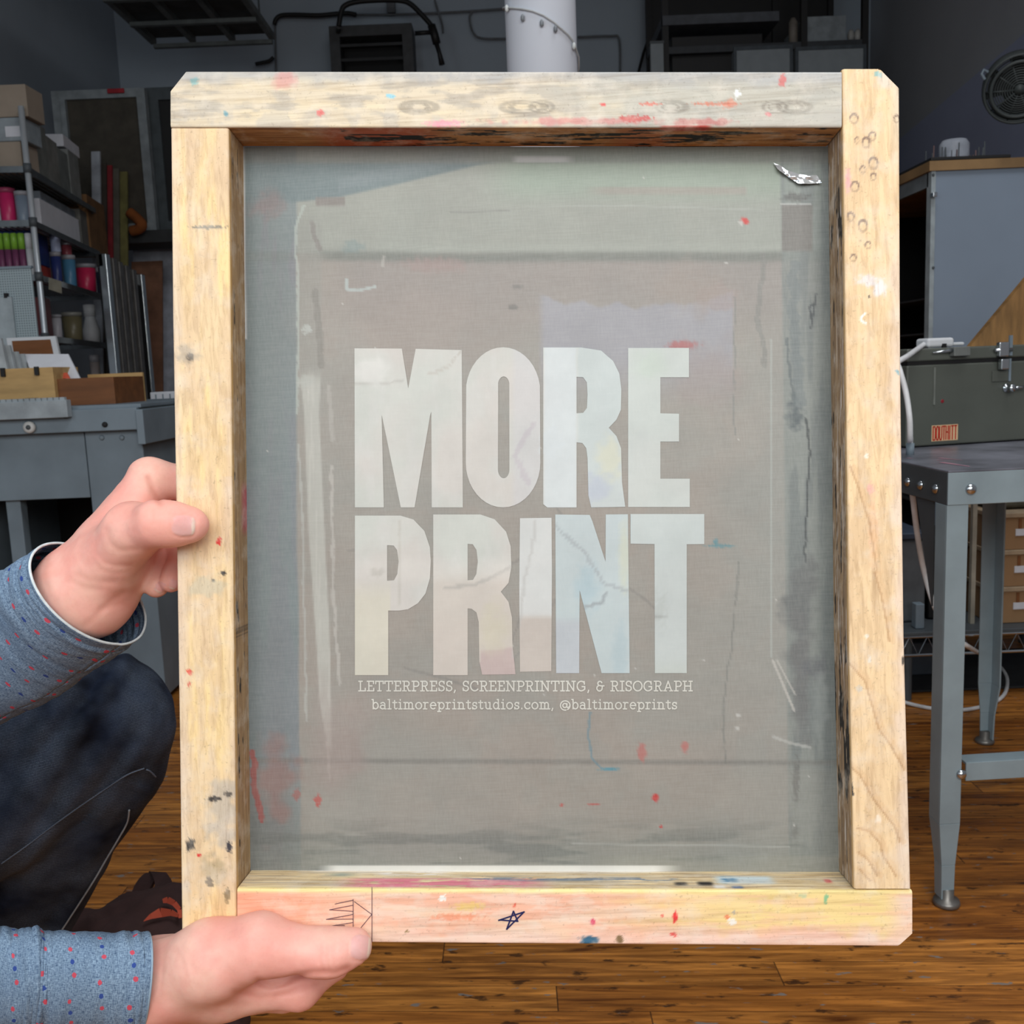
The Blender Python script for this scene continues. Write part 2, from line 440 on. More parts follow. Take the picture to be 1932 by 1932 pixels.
def rail_paint(nm, px, py, t, wd):
    """what is on the wood: t runs 0..1 from the outer to the inner edge, wd is the depth behind the front face (m)"""
    fr_ = wd < 0.0016; inner = (t > 0.97) & ~fr_
    h = RAILS[nm]['h']
    al, cr = (px, py) if h else (py, px)
    n1 = fbm(al * 0.006, cr * 0.05, 5, 4); n2 = fbm(px * 0.03, py * 0.03, 9, 4)
    C = np.zeros((len(px), 3))
    if nm == 'top':
        C[:] = (206, 194, 170); C = lerpc(C, sst(0.45, 0.7, n1) * 0.5, (224, 208, 172)); C = lerpc(C, sst(.47, .62, fbm(px * .015, py * .06, 77, 5)) * .6, (156, 152, 144))
        C = lerpc(C, sst(950, 1250, px + 200 * (n2 - .5)) * 0.8, (166, 169, 164))
        C = lerpc(C, (1 - sst(0.06, 0.30, t + 0.25 * (n2 - .5))) * 0.75, (158, 162, 166))
        C = lerpc(C, sst(0.5, 0.9, t) * sst(0.45, 0.6, n2) * 0.5, (175, 172, 165))
        for cx, rx in ((790, 32), (985, 40), (1022, 22), (1265, 28), (1462, 22), (1498, 30)):
            for k in (1.0, 0.55):
                d = np.abs(np.hypot((px - cx) / (rx * k), (py - 202) / (10 * k + 1)) - 1)
                C = lerpc(C, (1 - sst(0.06, 0.30, d + .5 * (n2 - .5))) * 0.38, (96, 92, 86))
        C = blot(C, px, py, 540, 152, 16, 14, (205, 124, 122), 0.55, 0.6, 1.0, 2, .05); C = blot(C, px, py, 605, 213, 8, 5, (214, 82, 82), 0.9, seed=3)
        C = blot(C, px, py, 738, 181, 8, 4, (120, 195, 222), 0.9, seed=4); C = blot(C, px, py, 426, 215, 4, 4, (70, 140, 165), 0.8, seed=5)
        C = blot(C, px, py, 365, 153, 7, 6, (90, 165, 175), 0.6, seed=6); C = blot(C, px, py, 1138, 198, 5, 4, (214, 80, 80), 0.9, seed=7)
        C = blot(C, px, py, 1476, 151, 6, 11, (196, 90, 90), 0.8, seed=8); C = blot(C, px, py, 1227, 196, 18, 3, (200, 84, 70), 0.8, seed=9)
        C = blot(C, px, py, 1350, 196, 40, 3, (208, 106, 84), 0.8, seed=10); C = blot(C, px, py, 1376, 196, 16, 8, (214, 120, 96), 0.6, seed=11)
        C = blot(C, px, py, 1391, 178, 6, 9, (226, 236, 238), 0.9, seed=12); C = blot(C, px, py, 835, 233, 30, 6, (240, 150, 172), 0.95, 0.4, seed=13)
        C = blot(C, px, py, 1080, 229, 120, 6, (200, 110, 110), 0.6, 0.5, 0.9, 14, 0.08); C = blot(C, px, py, 1200, 224, 30, 6, (186, 66, 66), 0.8, seed=15)
        C = blot(C, px, py, 1330, 230, 60, 6, (170, 84, 84), 0.7, 0.5, 0.9, 16, 0.08); C = blot(C, px, py, 1450, 215, 5, 5, (220, 110, 120), 0.7, seed=17)
        m = inner
        D = np.zeros((len(px), 3)); D[:] = (182, 138, 88); D = lerpc(D, sst(0.4, 0.7, fbm(px * 0.012, wd * 900, 21)) * 0.6, (128, 84, 50))
        D = lerpc(D, sst(560, 640, px) * (1 - sst(760, 860, px)) * 0.75, (172, 84, 58))
        D = lerpc(D, sst(1140, 1200, px) * (1 - sst(1240, 1330, px)) * 0.35, (172, 84, 58))
        bb = fbm(px * 0.018, wd * 350, 33, 4)
        D = lerpc(D, sst(0.53, 0.58, bb - 0.16 * np.abs(wd - 0.016) / 0.016 + 0.06 * (np.sin(px * 0.011) > 0)) * (px > 640), (26, 23, 22))
        C[m] = D[m]
        m2 = (t > 0.97) & (wd < 0.006); C[m2] = lerpc(C, sst(1240, 1260, px) * (1 - sst(1330, 1350, px)) * 0.9, (165, 44, 38))[m2]
    if nm == 'left':
        C[:] = (222, 195, 152); C = lerpc(C, sst(0.42, 0.62, n1) * 0.7, (238, 208, 142)); C = lerpc(C, (1 - sst(0.40, 0.56, fbm(py * 0.01, px * 0.07, 15))) * 0.5, (205, 176, 140))
        C = lerpc(C, (1 - sst(0.05, 0.25, t)) * 0.5, (214, 196, 180)); C = lerpc(C, sst(0.7, 1.0, t) * (py > 900) * 0.4, (206, 186, 172))
        C = lerpc(C, (1 - sst(290, 420, py)) * 0.35, (208, 180, 150))
        C = blot(C, px, py, 392, 429, 30, 3.5, (116, 112, 100), 0.95, seed=2); C = blot(C, px, py, 356, 668, 18, 15, (150, 138, 122), 0.7, 0.5, 0.8, 3); C = blot(C, px, py, 358, 673, 7, 7, (80, 74, 68), 0.9, seed=4)
        C = blot(C, px, py, 344, 957, 7, 5, (44, 42, 40), 1, seed=5); C = blot(C, px, py, 420, 1082, 5, 4, (40, 38, 38), 1, seed=6)
        C = blot(C, px, py, 403, 1095, 4, 3, (60, 58, 55), 1, seed=66)
        C = blot(C, px, py, 413, 1022, 4, 7, (212, 40, 38), 1, seed=7); C = blot(C, px, py, 358, 1268, 5, 5, (214, 60, 40), 1, seed=8); C = blot(C, px, py, 357, 1291, 3, 3, (205, 40, 36), 1, seed=9)
        C = blot(C, px, py, 390, 1106, 30, 18, (190, 184, 160), 0.7, 0.5, 0.8, 10); C = blot(C, px, py, 420, 1530, 26, 60, (172, 166, 156), 0.7, 0.5, 0.9, 11)
        C = blot(C, px, py, 402, 1507, 12, 5, (40, 38, 38), 0.95, seed=12); C = blot(C, px, py, 431, 1498, 8, 5, (70, 66, 62), 0.9, seed=13); C = blot(C, px, py, 359, 1593, 8, 9, (36, 34, 34), 1, seed=14)
        C = blot(C, px, py, 433, 1597, 6, 10, (42, 42, 52), 1, seed=15); C = blot(C, px, py, 376, 1613, 4, 4, (205, 40, 40), 1, seed=16); C = blot(C, px, py, 402, 1640, 22, 24, (168, 150, 116), 0.8, 0.5, 0.8, 17)
        C = blot(C, px, py, 395, 1665, 8, 9, (70, 60, 48), 0.9, seed=18); C = blot(C, px, py, 429, 1690, 5, 14, (86, 76, 60), 0.9, seed=19); C = blot(C, px, py, 350, 1690, 10, 30, (205, 196, 186), 0.7, seed=20)
        C = lerpc(C, sst(1640, 1720, py) * 0.4, (232, 192, 118)); C = blot(C, px, py, 336, 1496, 3, 9, (190, 70, 60), 0.8, seed=24)
        D = np.zeros((len(px), 3)); D[:] = (176, 148, 110); D = lerpc(D, sst(0.4, 0.65, fbm(py * 0.01, wd * 1200, 25)) * 0.6, (132, 104, 74)); D = lerpc(D, sst(900, 930, py) * (1 - sst(990, 1020, py)) * sst(0.018, 0.03, wd) * 0.8, (190, 92, 108))
        D = lerpc(D, sst(0.74, 0.78, fbm(py * 0.02, wd * 200, 27)), (34, 32, 30)); D = blot(D, px, py, 452, 1200, 10, 28, (30, 28, 28), 1, seed=28)
        D = lerpc(D, (wd < 0.005) * 0.8, (206, 166, 104)); C[inner] = D[inner]
    if nm == 'right':
        C[:] = (224, 194, 150); C = lerpc(C, sst(0.42, 0.6, n1) * 0.6, (234, 204, 158)); C = lerpc(C, (1 - sst(0.38, 0.52, fbm(py * 0.008, px * 0.08, 35))) * 0.45, (202, 170, 130))
        C = lerpc(C, (1 - sst(0.04, 0.30, t + 0.35 * (n2 - .5))) * sst(400, 520, py) * 0.75, (226, 206, 188)); C = lerpc(C, (1 - sst(0, 0.25, t)) * (1 - sst(160, 420, py)) * 0.5, (196, 194, 190))
        C = blot(C, px, py, 1657, 140, 7, 5, (92, 172, 180), 0.85, seed=2); C = blot(C, px, py, 1668, 152, 16, 16, (206, 204, 200), 0.6, 0.5, 0.6, 3)
        for cx, cy, r in ((1611, 224, 7), (1634, 269, 7), (1646, 257, 6), (1617, 265, 4), (1648, 308, 8), (1648, 333, 5), (1613, 352, 7), (1628, 320, 5), (1628, 426, 8), (1605, 409, 6), (1638, 463, 5), (1610, 487, 5), (1692, 224, 5)):
            d = np.hypot((px - cx) / r, (py - cy) / (r * 1.3)); C = lerpc(C, (1 - sst(0.12, 0.35, np.abs(d - 1))) * (0.35 + 0.5 * (py < cy)), (105, 84, 76))  # dents painted as rings, with shade put into their upper halves
        C = blot(C, px, py, 1600, 342, 5, 22, (236, 164, 172), 0.8, 0.5, 0.6, 4); C = blot(C, px, py, 1638, 530, 22, 10, (222, 218, 222), 0.85, 0.5, 0.8, 5); C = blot(C, px, py, 1660, 545, 14, 14, (226, 226, 232), 0.85, 0.5, 0.8, 6)
        C = stroke(C, px, py, [(1632, 592), (1625, 598), (1625, 604), (1633, 610)], 3, (240, 238, 232)); C = blot(C, px, py, 1640, 560, 2.5, 2.5, (40, 36, 34), 1, rough=.2)
        C = blot(C, px, py, 1643, 922, 6, 10, (238, 168, 160), 0.8, seed=7); C = blot(C, px, py, 1648, 1000, 8, 60, (226, 172, 132), 0.6, 0.6, 0.6, 8); C = blot(C, px, py, 1597, 1015, 3, 3.5, (176, 28, 30), 1, rough=.2); C = blot(C, px, py, 1634, 860, 3, 5, (240, 236, 228), 0.8, seed=9)
        for P in ([(1603, 1252), (1612, 1262), (1632, 1285), (1645, 1330), (1658, 1375), (1680, 1405), (1706, 1452)], [(1600, 1442), (1622, 1462), (1650, 1510), (1688, 1560), (1698, 1588)], [(1618, 1562), (1640, 1568), (1660, 1590), (1665, 1612), (1690, 1652)], [(1620, 1608), (1638, 1622), (1655, 1652)], [(1622, 1640), (1642, 1662)],
                  [(1604, 880), (1618, 915), (1640, 985), (1655, 1080)], [(1650, 1080), (1662, 1120), (1672, 1170), (1678, 1210)]):
            C = stroke(C, px, py, P, 2.2, (178, 138, 96), 0.75); C = stroke(C, px, py, [(a + 7, b) for a, b in P], 8, (212, 174, 128), 0.45)
        C = blot(C, px, py, 1607, 1492, 4, 13, (24, 22, 22), 1, seed=12); C = blot(C, px, py, 1704, 1246, 2.5, 8, (40, 36, 34), 1, rough=.2); C = blot(C, px, py, 1622, 1300, 6, 6, (196, 196, 190), 0.7, seed=14)
        C = blot(C, px, py, 1635, 1200, 4, 3, (240, 236, 225), 0.9, seed=15); C = blot(C, px, py, 1641, 1244, 3, 6, (240, 236, 225), 0.8, seed=15); C = blot(C, px, py, 1657, 1545, 5, 9, (244, 226, 206), 0.8, seed=16)
        C = blot(C, px, py, 1595, 700, 4, 4, (90, 160, 190), 0.0, seed=17); C = blot(C, px, py, 1694, 702, 4, 5, (110, 170, 190), 0.8, seed=17)
        D = np.zeros((len(px), 3)); D[:] = (170, 144, 112); D = lerpc(D, sst(0.4, 0.62, fbm(py * 0.008, wd * 1500, 45)) * 0.7, (120, 100, 82)); D = lerpc(D, sst(0.62, 0.70, fbm(py * 0.012, wd * 700, 46)) * 0.8, (214, 208, 204))
        D = lerpc(D, sst(0.66, 0.71, fbm(py * 0.014, wd * 260, 47) + 0.12 * sst(1150, 1300, py) - 0.12 * sst(1450, 1560, py)) * (py > 250) * 0.95, (38, 34, 32)); D = lerpc(D, (wd < 0.004) * 0.8, (214, 178, 122)); C[inner] = D[inner]
    if nm == 'bottom':
        C[:] = (236, 200, 172); C = lerpc(C, sst(0.42, 0.60, n1) * 0.65, (240, 172, 146)); C = lerpc(C, (1 - sst(0.40, 0.52, fbm(px * 0.02, py * 0.09, 55))) * 0.5, (232, 212, 196))
        C = lerpc(C, sst(1120, 1420, px + 300 * (n1 - .5)) * (1 - sst(1660, 1712, px)) * sst(0.12, 0.45, t + .3 * (n2 - .5)) * 0.9, (240, 212, 142)); C = lerpc(C, (1 - sst(470, 720, px)) * 0.55, (232, 148, 114))
        C = lerpc(C, (1 - sst(0.05, 0.35, t + .4 * (n2 - .5))) * 0.6, (236, 206, 194)); C = lerpc(C, sst(1100, 1300, px) * sst(0.52, 0.6, fbm(px * 0.008, py * 0.12, 57)) * 0.4, (238, 190, 160))
        C = blot(C, px, py, 1118, 1739, 5, 6, (214, 50, 96), 1, rough=.3, seed=2); C = blot(C, px, py, 1274, 1731, 5, 11, (226, 58, 58), 1, 0.3, 0.6, 3); C = blot(C, px, py, 1271, 1763, 5, 4, (226, 66, 62), 1, seed=4); C = blot(C, px, py, 1250, 1727, 3, 3, (226, 90, 80), .8, seed=4)
        C = blot(C, px, py, 1111, 1774, 17, 8, (52, 98, 128), 1, 0.3, 0.4, 5); C = blot(C, px, py, 1169, 1772, 7, 8, (128, 104, 74), 1, rough=.2, seed=6); C = blot(C, px, py, 1559, 1694, 4, 11, (126, 186, 140), 0.9, seed=7); C = blot(C, px, py, 1516, 1690, 8, 5, (176, 200, 160), 0.7, seed=8)
        C = blot(C, px, py, 835, 1695, 7, 6, (246, 242, 236), 0.95, seed=9); C = blot(C, px, py, 1381, 1740, 8, 6, (244, 236, 232), 0.9, seed=10); C = blot(C, px, py, 1372, 1730, 4, 3, (232, 128, 88), 0.8, seed=10); C = blot(C, px, py, 1385, 1722, 3, 5, (170, 168, 160), 0.8, seed=11)
        C = blot(C, px, py, 971, 1708, 3, 3, (222, 80, 60), .9, seed=12); C = blot(C, px, py, 885, 1710, 26, 7, (242, 204, 120), 0.8, 0.5, 0.8, 13); C = blot(C, px, py, 860, 1730, 40, 6, (236, 140, 104), 0.7, 0.5, 0.8, 14); C = blot(C, px, py, 768, 1756, 3, 3, (130, 112, 70), .9, seed=15)
        C = lerpc(C, sst(0.90, 0.97, t) * fr_ * 0.9, (246, 218, 150))
        D = np.zeros((len(px), 3)); D[:] = (234, 214, 172); D = lerpc(D, sst(0.4, 0.65, fbm(px * 0.01, wd * 900, 61)) * 0.6, (170, 142, 104)); D = lerpc(D, sst(0.5, 0.6, fbm(px * 0.008, wd * 500, 62)) * 0.5, (196, 186, 170))
        wz = lambda a, b: sst(a - .003, a + .003, wd) * (1 - sst(b - .003, b + .003, wd)); xz = lambda a, b, s=25: sst(a - s, a + s, px) * (1 - sst(b - s, b + s, px))
        n4 = fbm(px * 0.02, wd * 300, 63)
        D = lerpc(D, xz(660, 1010, 50) * wz(0.003, 0.020 + 0) * sst(0.36, 0.5, n4 + .12) * 0.9, (226, 128, 150)); D = lerpc(D, xz(560, 1260, 40) * wz(0.033, 0.05) * 0.9, (238, 236, 232)); D = lerpc(D, xz(700, 830) * wz(0.026, 0.034) * sst(.45, .55, n4) * 0.9, (236, 232, 228))
        D = lerpc(D, xz(880, 1280) * wz(0.016, 0.023) * sst(0.42, 0.5, n4) * 0.85, (110, 128, 150)); D = lerpc(D, xz(610, 650) * wz(0.024, 0.03) * 0.6, (110, 140, 150)); D = lerpc(D, xz(1360, 1470, 12) * wz(0.012, 0.026) * 0.9, (206, 224, 232)); D = lerpc(D, xz(1370, 1400, 8) * wz(0.013, 0.025) * sst(.4, .5, n4) * 0.9, (84, 138, 176))
        D = lerpc(D, xz(1278, 1300, 6) * wz(0.009, 0.014), (34, 32, 32)); D = lerpc(D, xz(1322, 1350, 6) * wz(0.009, 0.015), (34, 32, 32)); D = lerpc(D, xz(1350, 1372, 6) * wz(0.003, 0.009), (238, 236, 232)); D = lerpc(D, xz(1384, 1404, 5) * wz(0.003, 0.007), (44, 84, 150)); D = lerpc(D, xz(1570, 1582, 4) * wz(0.015, 0.02), (206, 50, 60))
        D = lerpc(D, (wd < 0.003) * 0.8, (246, 220, 156)); C[inner] = D[inner]
    out = (t < 0.03) & ~fr_
    C[out] = (204, 180, 148)
    C = np.where((inner & ~fr_)[:, None], C, C + (np.array([236., 226, 210]) - C) * (.05 if nm == 'bottom' else .14))
    return C
def build_rail(nm, name, m, res=0.0011):
    R = RAILS[nm]; r = 0.0016
    wdt = abs(float(R['inn'](900.0) - R['out'](900.0))) / S
    # profile (t, w): round the front edges a little
    prof = []
    a = np.linspace(math.pi, math.pi / 2, 5)
    prof += [((r + r * math.cos(q)) / wdt, r - r * math.sin(q)) for q in a]
    nfr = int(wdt / res); prof += [(q, 0.0) for q in np.linspace(r / wdt, 1 - r / wdt, nfr)[1:-1]]
    a = np.linspace(math.pi / 2, 0, 5); prof += [(1 - (r - r * math.cos(q)) / wdt, r - r * math.sin(q)) for q in a]
    nin = int(TH / res); prof += [(1.0, q) for q in np.linspace(r, TH, nin)[1:]]
    prof += [(0.5, TH), (0.0, TH)] + [(0.0, q) for q in np.linspace(TH, r, 7)[1:-1]]
    T = np.array([p[0] for p in prof]); Wd = np.array([p[1] for p in prof]); K = len(prof)
    ln = (1270 if R['h'] else 1545) / S; M = int(ln / res); A = np.linspace(0, 1, M)
    AA, TT = np.meshgrid(A, T, indexing='ij'); WW = np.broadcast_to(Wd, AA.shape)
    if R['h']:
        sx = 322 + AA * 1390
        for _ in range(3):
            q = R['out'](sx) + TT * (R['inn'](sx) - R['out'](sx)); sx = R['e0'](q) + AA * (R['e1'](q) - R['e0'](q))
        PX, PY = sx, q
    else:
        sy = 240 + AA * 1430
        for _ in range(3):
            q = R['out'](sy) + TT * (R['inn'](sy) - R['out'](sy)); sy = R['e0'](q) + AA * (R['e1'](q) - R['e0'](q))
        PX, PY = q, sy
    # hand-worn surface: a few tenths of a millimetre
    dn = (fbm(PX * 0.02, PY * 0.02, 71) - 0.5) * 0.0007
    V = front(PX.ravel(), PY.ravel(), (WW + np.where(WW < 1e-4, dn, 0)).ravel())
    i = np.arange(M - 1)[:, None] * K; k = np.arange(K); k2 = (k + 1) % K
    Q = np.stack([i + k, i + k2, i + K + k2, i + K + k], -1).reshape(-1, 4)
    o = npmesh(name, V, Q, m, SCREEN)
    me = o.data; bm = bmesh.new(); bm.from_mesh(me); bm.verts.ensure_lookup_table()
    for base in (0, (M - 1) * K):
        try: bm.faces.new([bm.verts[base + j] for j in range(K)])
        except ValueError: pass
    bmesh.ops.recalc_face_normals(bm, faces=bm.faces); bm.to_mesh(me); bm.free()
    me.polygons.foreach_set('use_smooth', [True] * len(me.polygons))
    try: me.set_sharp_from_angle(angle=math.radians(50))
    except Exception: pass
    C = rail_paint(nm, PX.ravel(), PY.ravel(), TT.ravel(), WW.ravel())
    colattr(me, 'paint', np.clip(1.10 * lin(np.clip(C, 0, 255)), 0, .92))
    return o
rails = {}
for nm, nice, m, lb in (('top', 'top_rail', WX, 'grey stained top rail with red ink at its lower edge'), ('left', 'side_rail', WZ, 'yellowish left rail with black ink marks'),
                        ('right', 'side_rail', WZ, 'right rail with dents and curved wood grain'), ('bottom', 'bottom_rail', WX, 'pink stained bottom rail with ink spots')):
    rails[nm] = build_rail(nm, nice, m); rails[nm]['label'] = lb

# ---- the coated mesh
def mesh_paint(px, py):
    C = np.zeros((len(px), 3)); C[:] = (160, 154, 146)
    n1 = fbm(px * 0.004, py * 0.004, 81); n2 = fbm(px * 0.006, py * 0.05, 82); n3 = fbm(px * 0.05, py * 0.006, 83); n5 = fbm(px * .012, py * .012, 84, 5)
    C = lerpc(C, sst(0.42, 0.62, n1) * 0.4, (156, 158, 152)); C = lerpc(C, sst(0.5, 0.68, n2) * 0.30, (162, 155, 147)); C = lerpc(C, sst(1280, 1500, px) * 0.5, (152, 157, 153))
    C = lerpc(C, sst(0.48, 0.6, n5) * 0.2, (150, 157, 153))
    C = lerpc(C, (1 - sst(476, 480, py)) * 0.75, (156, 163, 155)); C = lerpc(C, (1 - sst(340, 400, py)) * sst(880, 1000, px) * 0.8, (150, 166, 152))
    C = lerpc(C, sst(480, 486, py) * (1 - sst(540, 660, py)) * sst(600, 700, px) * 0.7, (152, 146, 142))
    C = lerpc(C, sst(350, 356, py) * (1 - sst(362, 372, py)) * sst(1090, 1150, px) * (1 - sst(1405, 1412, px)) * 0.5, (160, 146, 140))
    # left strip
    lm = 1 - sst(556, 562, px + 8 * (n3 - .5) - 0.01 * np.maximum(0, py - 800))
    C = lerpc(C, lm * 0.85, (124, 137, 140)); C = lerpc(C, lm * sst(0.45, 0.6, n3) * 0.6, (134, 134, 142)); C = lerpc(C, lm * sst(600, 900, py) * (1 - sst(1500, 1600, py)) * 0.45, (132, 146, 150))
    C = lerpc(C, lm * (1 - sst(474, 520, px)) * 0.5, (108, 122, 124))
    # dark corner sweep at the upper left
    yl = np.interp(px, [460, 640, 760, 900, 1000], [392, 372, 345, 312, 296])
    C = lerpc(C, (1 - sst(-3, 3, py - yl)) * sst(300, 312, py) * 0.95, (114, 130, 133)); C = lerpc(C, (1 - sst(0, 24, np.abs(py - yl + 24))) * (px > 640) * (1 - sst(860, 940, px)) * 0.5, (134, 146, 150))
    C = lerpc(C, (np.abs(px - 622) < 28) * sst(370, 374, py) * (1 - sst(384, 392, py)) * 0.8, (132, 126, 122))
    C = blot(C, px, py, 510, 385, 30, 26, (140, 126, 126), 0.7, 0.5, 0.8, 2)
    # ridge across
    yr = 474 + 8 * sst(600, 900, px) + 4 * np.sin(px * 0.004) - 6 * sst(1400, 1530, px)
    C = lerpc(C, (1 - sst(2, 16, np.abs(py - yr - 6))) * (0.35 + 0.65 * sst(570, 640, px)) * 0.8, (118, 124, 118))
    C = lerpc(C, (1 - sst(2, 12, np.abs(py - yr + 12))) * sst(650, 800, px) * 0.4, (166, 172, 164))
    # patches and torn tape
    C = blot(C, px, py, 800, 620, 190, 80, (162, 152, 146), 0.5, 0.6, 0.6, 3, 0.01); C = lerpc(C, sst(1012, 1030, px) * (1 - sst(1380, 1386, px)) * sst(-4, 4, py - 566 - 22 * (fbm(px * 0.03, px * 0, 5) - .5) - 12 * np.sin(px * .012)) * (1 - sst(660, 780, py)) * 0.85, (160, 162, 170))
    C = blot(C, px, py, 1350, 560, 40, 22, (158, 144, 140), 0.5, 0.4, 0.9, 6); C = blot(C, px, py, 1290, 652, 26, 8, (178, 96, 96), 0.75, 0.5, 0.6, 7); C = blot(C, px, py, 1340, 700, 60, 50, (160, 148, 144), 0.5, 0.6, 0.8, 8)
    C = blot(C, px, py, 1300, 540, 60, 40, (156, 146, 138), 0.5, 0.6, 0.8, 9); C = blot(C, px, py, 820, 500, 60, 14, (160, 140, 136), 0.6, 0.5, 0.6, 10)
    # whitish upright streak left of the lettering
    xa = np.interp(py, [380, 700, 780, 1000, 1200, 1330, 1420], [562, 566, 574, 582, 596, 604, 620]); xb = np.interp(py, [380, 700, 780, 1000, 1200, 1330, 1420], [606, 606, 602, 612, 622, 624, 626])
    inn = sst(-2, 2, px - xa) * (1 - sst(-2, 2, px - xb)) * (1 - sst(1400, 1425, py)); up = (1 - sst(690, 730, py))
    C = lerpc(C, inn * up * sst(400, 430, py) * 0.5, (150, 152, 146)); C = lerpc(C, inn * (1 - up) * 0.85, (188, 190, 183)); C = lerpc(C, inn * (1 - up) * sst(.52, .62, fbm(px * .3, py * .01, 88)) * 0.6, (196, 197, 190))
    C = stroke(C, px, py, [(572, 388), (560, 420), (556, 470), (562, 500), (562, 780)], 3, (176, 186, 180), 0.8, wob=4); C = stroke(C, px, py, [(594, 550), (602, 620), (606, 690)], 10, (136, 134, 128), 0.7, wob=4)
    C = stroke(C, px, py, [(590, 420), (596, 450), (604, 470)], 7, (134, 130, 126), 0.7, wob=4); C = stroke(C, px, py, [(626, 880), (628, 1120), (634, 1180), (640, 1290)], 4, (186, 184, 178), 0.8, wob=5); C = stroke(C, px, py, [(563, 840), (572, 1000), (574, 1180), (578, 1360)], 2.5, (182, 186, 182), 0.7, wob=3)
    C = stroke(C, px, py, [(620, 730), (628, 830)], 7, (176, 174, 168), 0.7, wob=4); C = blot(C, px, py, 576, 720, 14, 12, (182, 186, 180), 0.8, 0.3, 0.6, 12); C = blot(C, px, py, 578, 622, 8, 8, (184, 190, 186), 0.8, seed=13); C = stroke(C, px, py, [(617, 1400), (622, 1470)], 3, (190, 188, 182), 0.7)
    # right border
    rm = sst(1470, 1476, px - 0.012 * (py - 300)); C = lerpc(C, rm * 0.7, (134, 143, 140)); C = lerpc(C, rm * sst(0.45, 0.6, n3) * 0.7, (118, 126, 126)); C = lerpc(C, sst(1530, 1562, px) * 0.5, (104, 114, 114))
    C = lerpc(C, sst(1473, 1477, px) * (1 - sst(1530, 1536, px)) * sst(384, 388, py) * (1 - sst(470, 478, py)) * 0.9, (124, 122, 118)); C = stroke(C, px, py, [(1474, 385), (1530, 385)], 1.5, (186, 190, 188), 0.8)
    C = blot(C, px, py, 1502, 372, 22, 8, (96, 98, 96), 0.8, 0.5, 0.8, 14); C = blot(C, px, py, 1500, 780, 14, 26, (86, 96, 100), 0.8, 0.6, 0.8, 15); C = stroke(C, px, py, [(1484, 640), (1492, 720), (1504, 778)], 4, (100, 110, 112), 0.8, wob=6)
    C = stroke(C, px, py, [(1498, 500), (1500, 620), (1510, 760)], 16, (116, 126, 128), 0.6, wob=10); C = stroke(C, px, py, [(1521, 790), (1528, 850), (1524, 930), (1518, 1060)], 2, (66, 72, 74), 0.9, wob=4); C = stroke(C, px, py, [(1540, 555), (1534, 590), (1530, 600), (1527, 580), (1538, 570), (1530, 620)], 1.5, (70, 76, 80), 0.8)
    C = blot(C, px, py, 1512, 1150, 26, 90, (112, 116, 116), 0.85, 0.5, 0.9, 16, 0.03); C = blot(C, px, py, 1512, 1280, 18, 110, (114, 116, 116), 0.8, 0.5, 0.9, 17, 0.03); C = blot(C, px, py, 1545, 1260, 22, 24, (104, 108, 112), 0.8, 0.5, 0.9, 18); C = blot(C, px, py, 1502, 1470, 6, 36, (104, 106, 104), 0.8, 0.5, 0.8, 19); C = blot(C, px, py, 1500, 1570, 7, 16, (104, 106, 104), 0.7, 0.5, 0.8, 20)
    C = blot(C, px, py, 1548, 1330, 12, 90, (152, 160, 158), 0.6, 0.5, 0.9, 21, .04); C = stroke(C, px, py, [(1458, 1246), (1498, 1340)], 3, (194, 192, 186), 0.8); C = stroke(C, px, py, [(1466, 1246), (1500, 1310)], 1.6, (194, 192, 186), 0.7); C = stroke(C, px, py, [(1460, 1390), (1490, 1402), (1528, 1410)], 4, (184, 186, 182), 0.7, wob=4)
    C = stroke(C, px, py, [(1454, 640), (1456, 1240)], 1.6, (176, 184, 180), 0.7); C = stroke(C, px, py, [(1386, 560), (1386, 820)], 1.4, (128, 132, 130), 0.6, wob=4); C = stroke(C, px, py, [(1440, 480), (1432, 600), (1444, 690)], 8, (132, 134, 130), 0.6, wob=6)
    C = stroke(C, px, py, [(1394, 1060), (1380, 1220), (1364, 1330), (1368, 1440)], 1.5, (128, 130, 126), 0.7, wob=4)
    # top shaded strip with tape edges, bottom streaks
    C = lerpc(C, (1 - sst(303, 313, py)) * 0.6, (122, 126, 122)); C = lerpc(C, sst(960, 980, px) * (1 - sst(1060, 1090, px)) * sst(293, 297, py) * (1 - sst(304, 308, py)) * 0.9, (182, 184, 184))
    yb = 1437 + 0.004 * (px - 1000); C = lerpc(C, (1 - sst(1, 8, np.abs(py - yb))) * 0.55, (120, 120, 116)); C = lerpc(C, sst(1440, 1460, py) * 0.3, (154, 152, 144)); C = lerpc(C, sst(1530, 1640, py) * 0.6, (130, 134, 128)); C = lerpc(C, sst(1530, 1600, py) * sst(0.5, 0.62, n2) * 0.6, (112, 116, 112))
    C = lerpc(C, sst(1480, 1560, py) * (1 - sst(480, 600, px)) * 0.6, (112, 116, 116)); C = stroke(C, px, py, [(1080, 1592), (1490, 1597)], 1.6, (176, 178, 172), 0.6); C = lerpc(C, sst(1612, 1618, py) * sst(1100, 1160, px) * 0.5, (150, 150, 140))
    C = stroke(C, px, py, [(477, 1420), (481, 1480), (493, 1548)], 10, (164, 80, 76), 0.75, wob=6); C = blot(C, px, py, 520, 1480, 34, 70, (158, 118, 112), 0.55, 0.6, 1.1, 23, .03); C = blot(C, px, py, 600, 1510, 6, 10, (186, 88, 82), 0.8, seed=24); C = blot(C, px, py, 560, 1500, 6, 12, (172, 98, 92), 0.6, seed=25); C = blot(C, px, py, 630, 1440, 50, 60, (160, 146, 140), 0.4, 0.6, 0.8, 26, .03)
